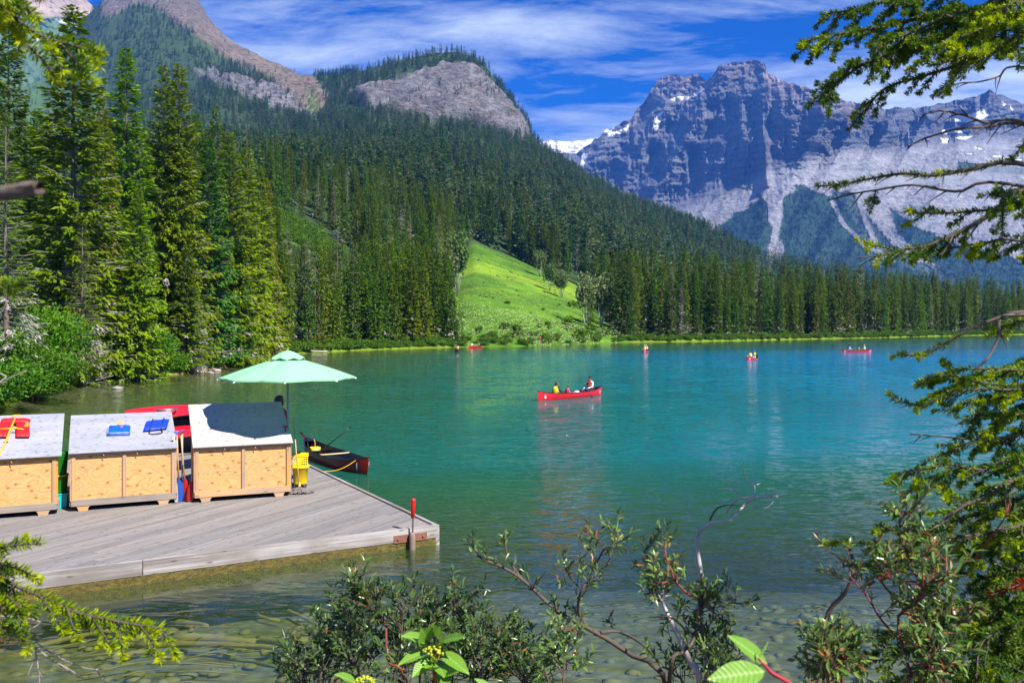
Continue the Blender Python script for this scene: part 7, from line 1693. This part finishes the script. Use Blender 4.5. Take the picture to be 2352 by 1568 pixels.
shrub('sparse forked willow rising in front of the dock corner water',
      [([(1540, 1600), (1440, 1500), (1347, 1439), (1280, 1405), (1200, 1330), (1150, 1300), (1110, 1275), (1088, 1245)], 3.1, .011, S, .30, 20, (.04, .10)),
       ([(1200, 1330), (1175, 1300), (1160, 1262), (1158, 1225)], 3.1, .005, S, .6, 40, (.03, .08)), ([(1215, 1345), (1225, 1360), (1255, 1310)], 3.12, .004, S, 1, 8, (.02, .04)),
       ([(1347, 1439), (1328, 1400), (1334, 1340), (1370, 1312), (1400, 1296)], 3.1, .007, S, .3, 60, (.05, .15)),
       ([(1380, 1450), (1430, 1465), (1480, 1470), (1530, 1560)], 3.1, .006, S, .1, 16, (.05, .12)), ([(1370, 1312), (1390, 1270), (1400, 1245), (1430, 1238)], 3.1, .004, S, .1, 90, (.05, .13)),
       ([(1334, 1360), (1310, 1330), (1300, 1290)], 3.1, .004, S, .1, 80, (.05, .12))] + mass([1290, 1240], [1500, 1520], 3.0, dn=20), 4.3, 73, tintb=(.15, .75))
shrub('willow clump with reddish stems around the bare pale branch',
      [([(1610, 1600), (1575, 1500), (1542, 1428), (1528, 1398), (1522, 1380)], 3.15, .015, M_PALE, .9, 20, (.04, .1)),
       ([(1530, 1560), (1560, 1480), (1580, 1460), (1612, 1430), (1620, 1392), (1650, 1412)], 3.1, .009, S, .7, 24, (.05, .12)),
       ([(1603, 1375), (1572, 1352), (1540, 1315), (1530, 1285), (1520, 1262)], 3.12, .005, M_REDST, .2, 95, (.05, .13)), ([(1540, 1345), (1500, 1330), (1480, 1290), (1470, 1270)], 3.12, .004, M_REDST, .1, 85, (.05, .13)),
       ([(1520, 1380), (1500, 1360), (1490, 1310)], 3.1, .004, S, .1, 90, (.05, .12)), ([(1575, 1440), (1540, 1412), (1495, 1425)], 3.1, .005, S, .2, 40, (.05, .12)),
       ([(1620, 1392), (1650, 1410), (1680, 1395), (1725, 1392)], 3.0, .005, S, .1, 70, (.05, .12)), ([(1640, 1600), (1625, 1520), (1612, 1480)], 3.1, .008, S, .2, 40, (.06, .14))] + mass([1550, 1660], [1500, 1480], 3.2, dn=20), 4.4, 74, tintb=(.15, .8))
shrub('bare pale branch curving up above the willow clump',
      [([(1622, 1600), (1612, 1470), (1609, 1402), (1619, 1388), (1627, 1359), (1615, 1337), (1607, 1279), (1609, 1240), (1638, 1204), (1675, 1190), (1726, 1161), (1747, 1136), (1774, 1132)], 3.2, .012, M_PALE, 1, 3, (.02, .05)),
       ([(1679, 1188), (1696, 1146), (1716, 1132), (1725, 1107), (1716, 1098), (1696, 1057)], 3.2, .0042, M_PALE, 1, 5, (.02, .05)), ([(1724, 1109), (1740, 1110), (1757, 1109)], 3.2, .0025, M_PALE, 1, 5, (.01, .03)),
       ([(1702, 1136), (1685, 1124), (1665, 1120), (1648, 1122)], 3.2, .0025, M_PALE, 1, 5, (.01, .04)), ([(1685, 1124), (1684, 1112), (1690, 1102)], 3.2, .002, M_PALE, 1, 3, (.01, .03)),
       ([(1726, 1161), (1755, 1162), (1777, 1151)], 3.2, .003, M_PALE, 1, 6, (.01, .03)), ([(1638, 1202), (1655, 1173), (1680, 1162), (1706, 1160)], 3.2, .004, S, 1, 4, (.01, .03))], 4.4, 75)
shrub('single dark knobbly stem standing left of the right willow',
      [([(1886, 1600), (1882, 1540), (1879, 1487), (1900, 1402), (1931, 1350), (1952, 1300), (1965, 1264), (1950, 1252)], 2.8, .012, S, 1, 8, (.03, .09)), ([(1948, 1310), (1935, 1290), (1920, 1275)], 2.8, .004, S, .2, 60, (.04, .09)),
       ([(1952, 1300), (1940, 1318), (1955, 1335)], 2.8, .003, S, .2, 50, (.03, .07))], 4.0, 76, tintb=(.4, .8))
shrub('willow with red-brown stems and light leaf tips among the right boughs',
      [([(2073, 1600), (2076, 1540), (2081, 1436), (2094, 1353), (2098, 1312), (2084, 1260), (2073, 1208), (2063, 1165)], 2.35, .0055, M_REDST, .35, 34, (.05, .12)),
       ([(2085, 1420), (2040, 1340), (2020, 1310), (2018, 1290)], 2.35, .0035, M_REDST, .2, 60, (.05, .12)), ([(2096, 1345), (2130, 1310), (2155, 1260), (2160, 1240)], 2.35, .0035, M_REDST, .2, 60, (.05, .12)),
       ([(2078, 1480), (2020, 1420), (1990, 1370), (1950, 1320)], 2.4, .004, M_REDST, .2, 60, (.05, .12)), ([(2090, 1390), (2140, 1360), (2170, 1330)], 2.35, .004, M_REDST, .1, 70, (.05, .12)),
       ([(1960, 1600), (1950, 1540), (1940, 1515)], 2.2, .005, M_REDST, .1, 80, (.05, .12)), ([(2170, 1600), (2160, 1520), (2180, 1460), (2200, 1430)], 2.3, .004, M_REDST, .2, 60, (.05, .12)), ([(1915, 1600), (1920, 1540)], 2.2, .004, M_REDST, .1, 70, (.04, .1)),
       ([(2120, 1600), (2110, 1500), (2140, 1450)], 2.3, .0035, M_REDST, .2, 60, (.05, .12)), ([(2250, 1300), (2280, 1200), (2300, 1150)], 2.5, .004, M_REDST, .2, 50, (.05, .1))], 3.6, 77, tintb=(.25, .9))

# dogwood: large leaves are parts
m, t, out = newmat('dogwood_leaf'); tcn = t.new('ShaderNodeTexCoord').outputs['Object']; sp = t.new('ShaderNodeSeparateXYZ'); t.l.new(tcn, sp.inputs[0])
oi = t.new('ShaderNodeObjectInfo').outputs['Random']
vein = t.math('ABSOLUTE', t.math('SINE', t.math('MULTIPLY', t.math('ADD', sp.outputs[0], t.math('MULTIPLY', t.math('ABSOLUTE', sp.outputs[1]), -.8)), 34.0)))
vk = t.math('SUBTRACT', 1.0, t.math('MULTIPLY', vein, 5.0), clamp=True); mk = t.math('SUBTRACT', 1.0, t.math('MULTIPLY', t.math('ABSOLUTE', sp.outputs[1]), 40.0), clamp=True)
c = t.mix(t.noise(tcn, 3.0, 3), (.12, .30, .014), (.20, .40, .03)); c = t.mix(oi, c, (.17, .34, .03)); c = t.mix(t.math('MULTIPLY', t.math('ADD', vk, mk, clamp=True), .5), c, (.40, .60, .18))
bs = t.new('ShaderNodeBsdfPrincipled', i_Base_Color=c, i_Roughness=.4); t.put(bs.inputs['Normal'], t.bump(vein, .4, .002)); tr = t.new('ShaderNodeBsdfTranslucent', i_Color=c); mx = t.new('ShaderNodeMixShader', i_Fac=.3)
t.l.new(bs.outputs[0], mx.inputs[1]); t.l.new(tr.outputs[0], mx.inputs[2]); t.l.new(mx.outputs[0], out.inputs[0]); M_DOG = m
M_BERRY = simple('green_berries', (.38, .42, .02), .45, .4, 200); M_DSTEM = simple('dogwood_stem', (.36, .03, .04), .45, .2, 20)
def big_leaf(parent, base, tip, wfrac, facing, fold=.18, curl=.12):
    """base, tip world points; facing = direction the upper side looks to; unit-length leaf mesh scaled up"""
    d = tip - base; L = d.length; X = d.normalized(); Z = (facing - X * facing.dot(X)).normalized(); Y_ = Z.cross(X)
    rows = []
    for i in range(13):
        u = i / 12; w = wfrac / 2 * (math.sin(PI * u ** .85) ** .85 if 0 < u < 1 else 0) * (1.0 if u < .7 else 1 - (u - .7) * .6); zc = -curl * u * u
        rows.append([(u, w * k, zc + fold * abs(w * k) * 1.2 - .02 * math.sin(u * 20 + k) * abs(k) * wfrac) for k in (-1, -.66, -.33, 0, .33, .66, 1)])
    b = MB(); b.grid(rows); o = b.build('leaf', M_DOG, parent); M_ = Matrix((X * L, Y_ * L, Z * L)).transposed().to_4x4(); M_.translation = base; o.matrix_world = M_; return o
def berries(parent, c, r0, seed):
    r_ = random.Random(seed); b = MB()
    for k in range(70):
        a = r_.uniform(0, 2 * PI); q = math.sqrt(r_.random()); p = c + Vector((math.cos(a) * q * r0, math.sin(a) * q * r0, (1 - q * q) * r0 * .55 + r_.uniform(-.1, .1) * r0)); blob(b, tuple(p), (r0 * .13,) * 3, k)
    for k in range(9):
        a = k * .7; b.tube([c + Vector((0, 0, -r0 * 1.1)), c + Vector((math.cos(a) * r0 * .6, math.sin(a) * r0 * .6, 0))], r0 * .035, 4, cap=False)
    o = b.build('berries', M_BERRY, parent); o['kind'] = 'stuff'; return o
YD = 1.95
dg = empty('dogwood_plant', (0, 0, 0), 0, 'bright green dogwood shoot with a flat head of unripe berries at the bottom', 'plant', 'dogwood shoots')
b = MB(); st0 = [P(1003, 1660, YD + .3), P(1000, 1568, YD), P(996, 1520, YD), P(997, 1480, YD)]; b.tube([Vector((st0[0].x, 2.6, bank_z(0, 2.6) - .1))] + st0, [.009, .006, .0045, .004, .0025], 8)
b.tube([P(997, 1508, YD), P(984, 1474, YD)], .0022, 6); b.tube([P(997, 1508, YD), P(1012, 1500, YD)], .002, 6); b.build('stem', M_DSTEM, dg)
fc = Vector((0, -.5, .85))
for bs_, tp, w, f in (((983, 1472), (929, 1453), .36, (0.1, -.6, .8)), ((985, 1473), (972, 1447), .62, (0, -.8, .5)), ((1006, 1466), (1004, 1444), .6, (0, -.8, .5)), ((1013, 1472), (1064, 1455), .34, (.1, -.6, .8)),
                    ((985, 1494), (915, 1518), .36, (-.2, -.5, .85)), ((994, 1508), (948, 1548), .46, (-.1, -.8, .5)), ((1012, 1496), (1078, 1540), .40, (.3, -.6, .75)), ((1015, 1545), (1047, 1537), .42, (.1, -.7, .6)),
                    ((1000, 1543), (977, 1524), .5, (-.2, -.7, .6)), ((1002, 1545), (1033, 1570), .4, (.2, -.7, .5)), ((1005, 1520), (1020, 1548), .5, (.2, -.7, .5))):
    big_leaf(dg, P(*bs_, YD), P(*tp, YD - .06), w, Vector(f))
berries(dg, P(1000, 1478, YD - .02) - Vector((0, 0, .015)), .026, 1)
dg = empty('dogwood_plant', (0, 0, 0), 0, 'second dogwood shoot with a berry head cut by the bottom edge', 'plant', 'dogwood shoots')
b = MB(); b.tube([Vector((P(840, 1600, YD).x, 2.5, bank_z(0, 2.5) - .1)), P(838, 1640, YD), P(838, 1572, YD)], [.008, .005, .003], 8); b.build('stem', M_DSTEM, dg)
big_leaf(dg, P(822, 1570, YD), P(775, 1542, YD - .05), .36, Vector((-.1, -.6, .8))); big_leaf(dg, P(834, 1574, YD), P(864, 1572, YD - .05), .5, Vector((.1, -.6, .8))); big_leaf(dg, P(1130, 1585, YD), P(1092, 1555, YD), .4, Vector((.1, -.6, .8)))
berries(dg, P(838, 1558, YD - .02) - Vector((0, 0, .01)), .024, 2)
YB = 1.25
bg = empty('dogwood_plant', (0, 0, 0), 0, 'large pale green leaf pair on a crimson stem near the bottom centre right', 'plant', 'dogwood shoots')
b = MB(); b.tube([Vector((.62, 1.5, bank_z(0, 1.5) - .1)), P(1850, 1640, YB), P(1815, 1568, YB), P(1772, 1544, YB), P(1755, 1525, YB), P(1742, 1512, YB)], [.007, .005, .0032, .003, .0022, .0018], 8); b.build('stem', M_DSTEM, bg)
big_leaf(bg, P(1757, 1541, YB), P(1627, 1556, YB - .03), .40, Vector((0, -.75, .62)), .12, .05); big_leaf(bg, P(1762, 1524, YB + .02), P(1675, 1456, YB), .34, Vector((.35, -.6, .6)), .2, .05); big_leaf(bg, P(1742, 1510, YB), P(1768, 1474, YB), .16, Vector((.6, -.5, .5)))
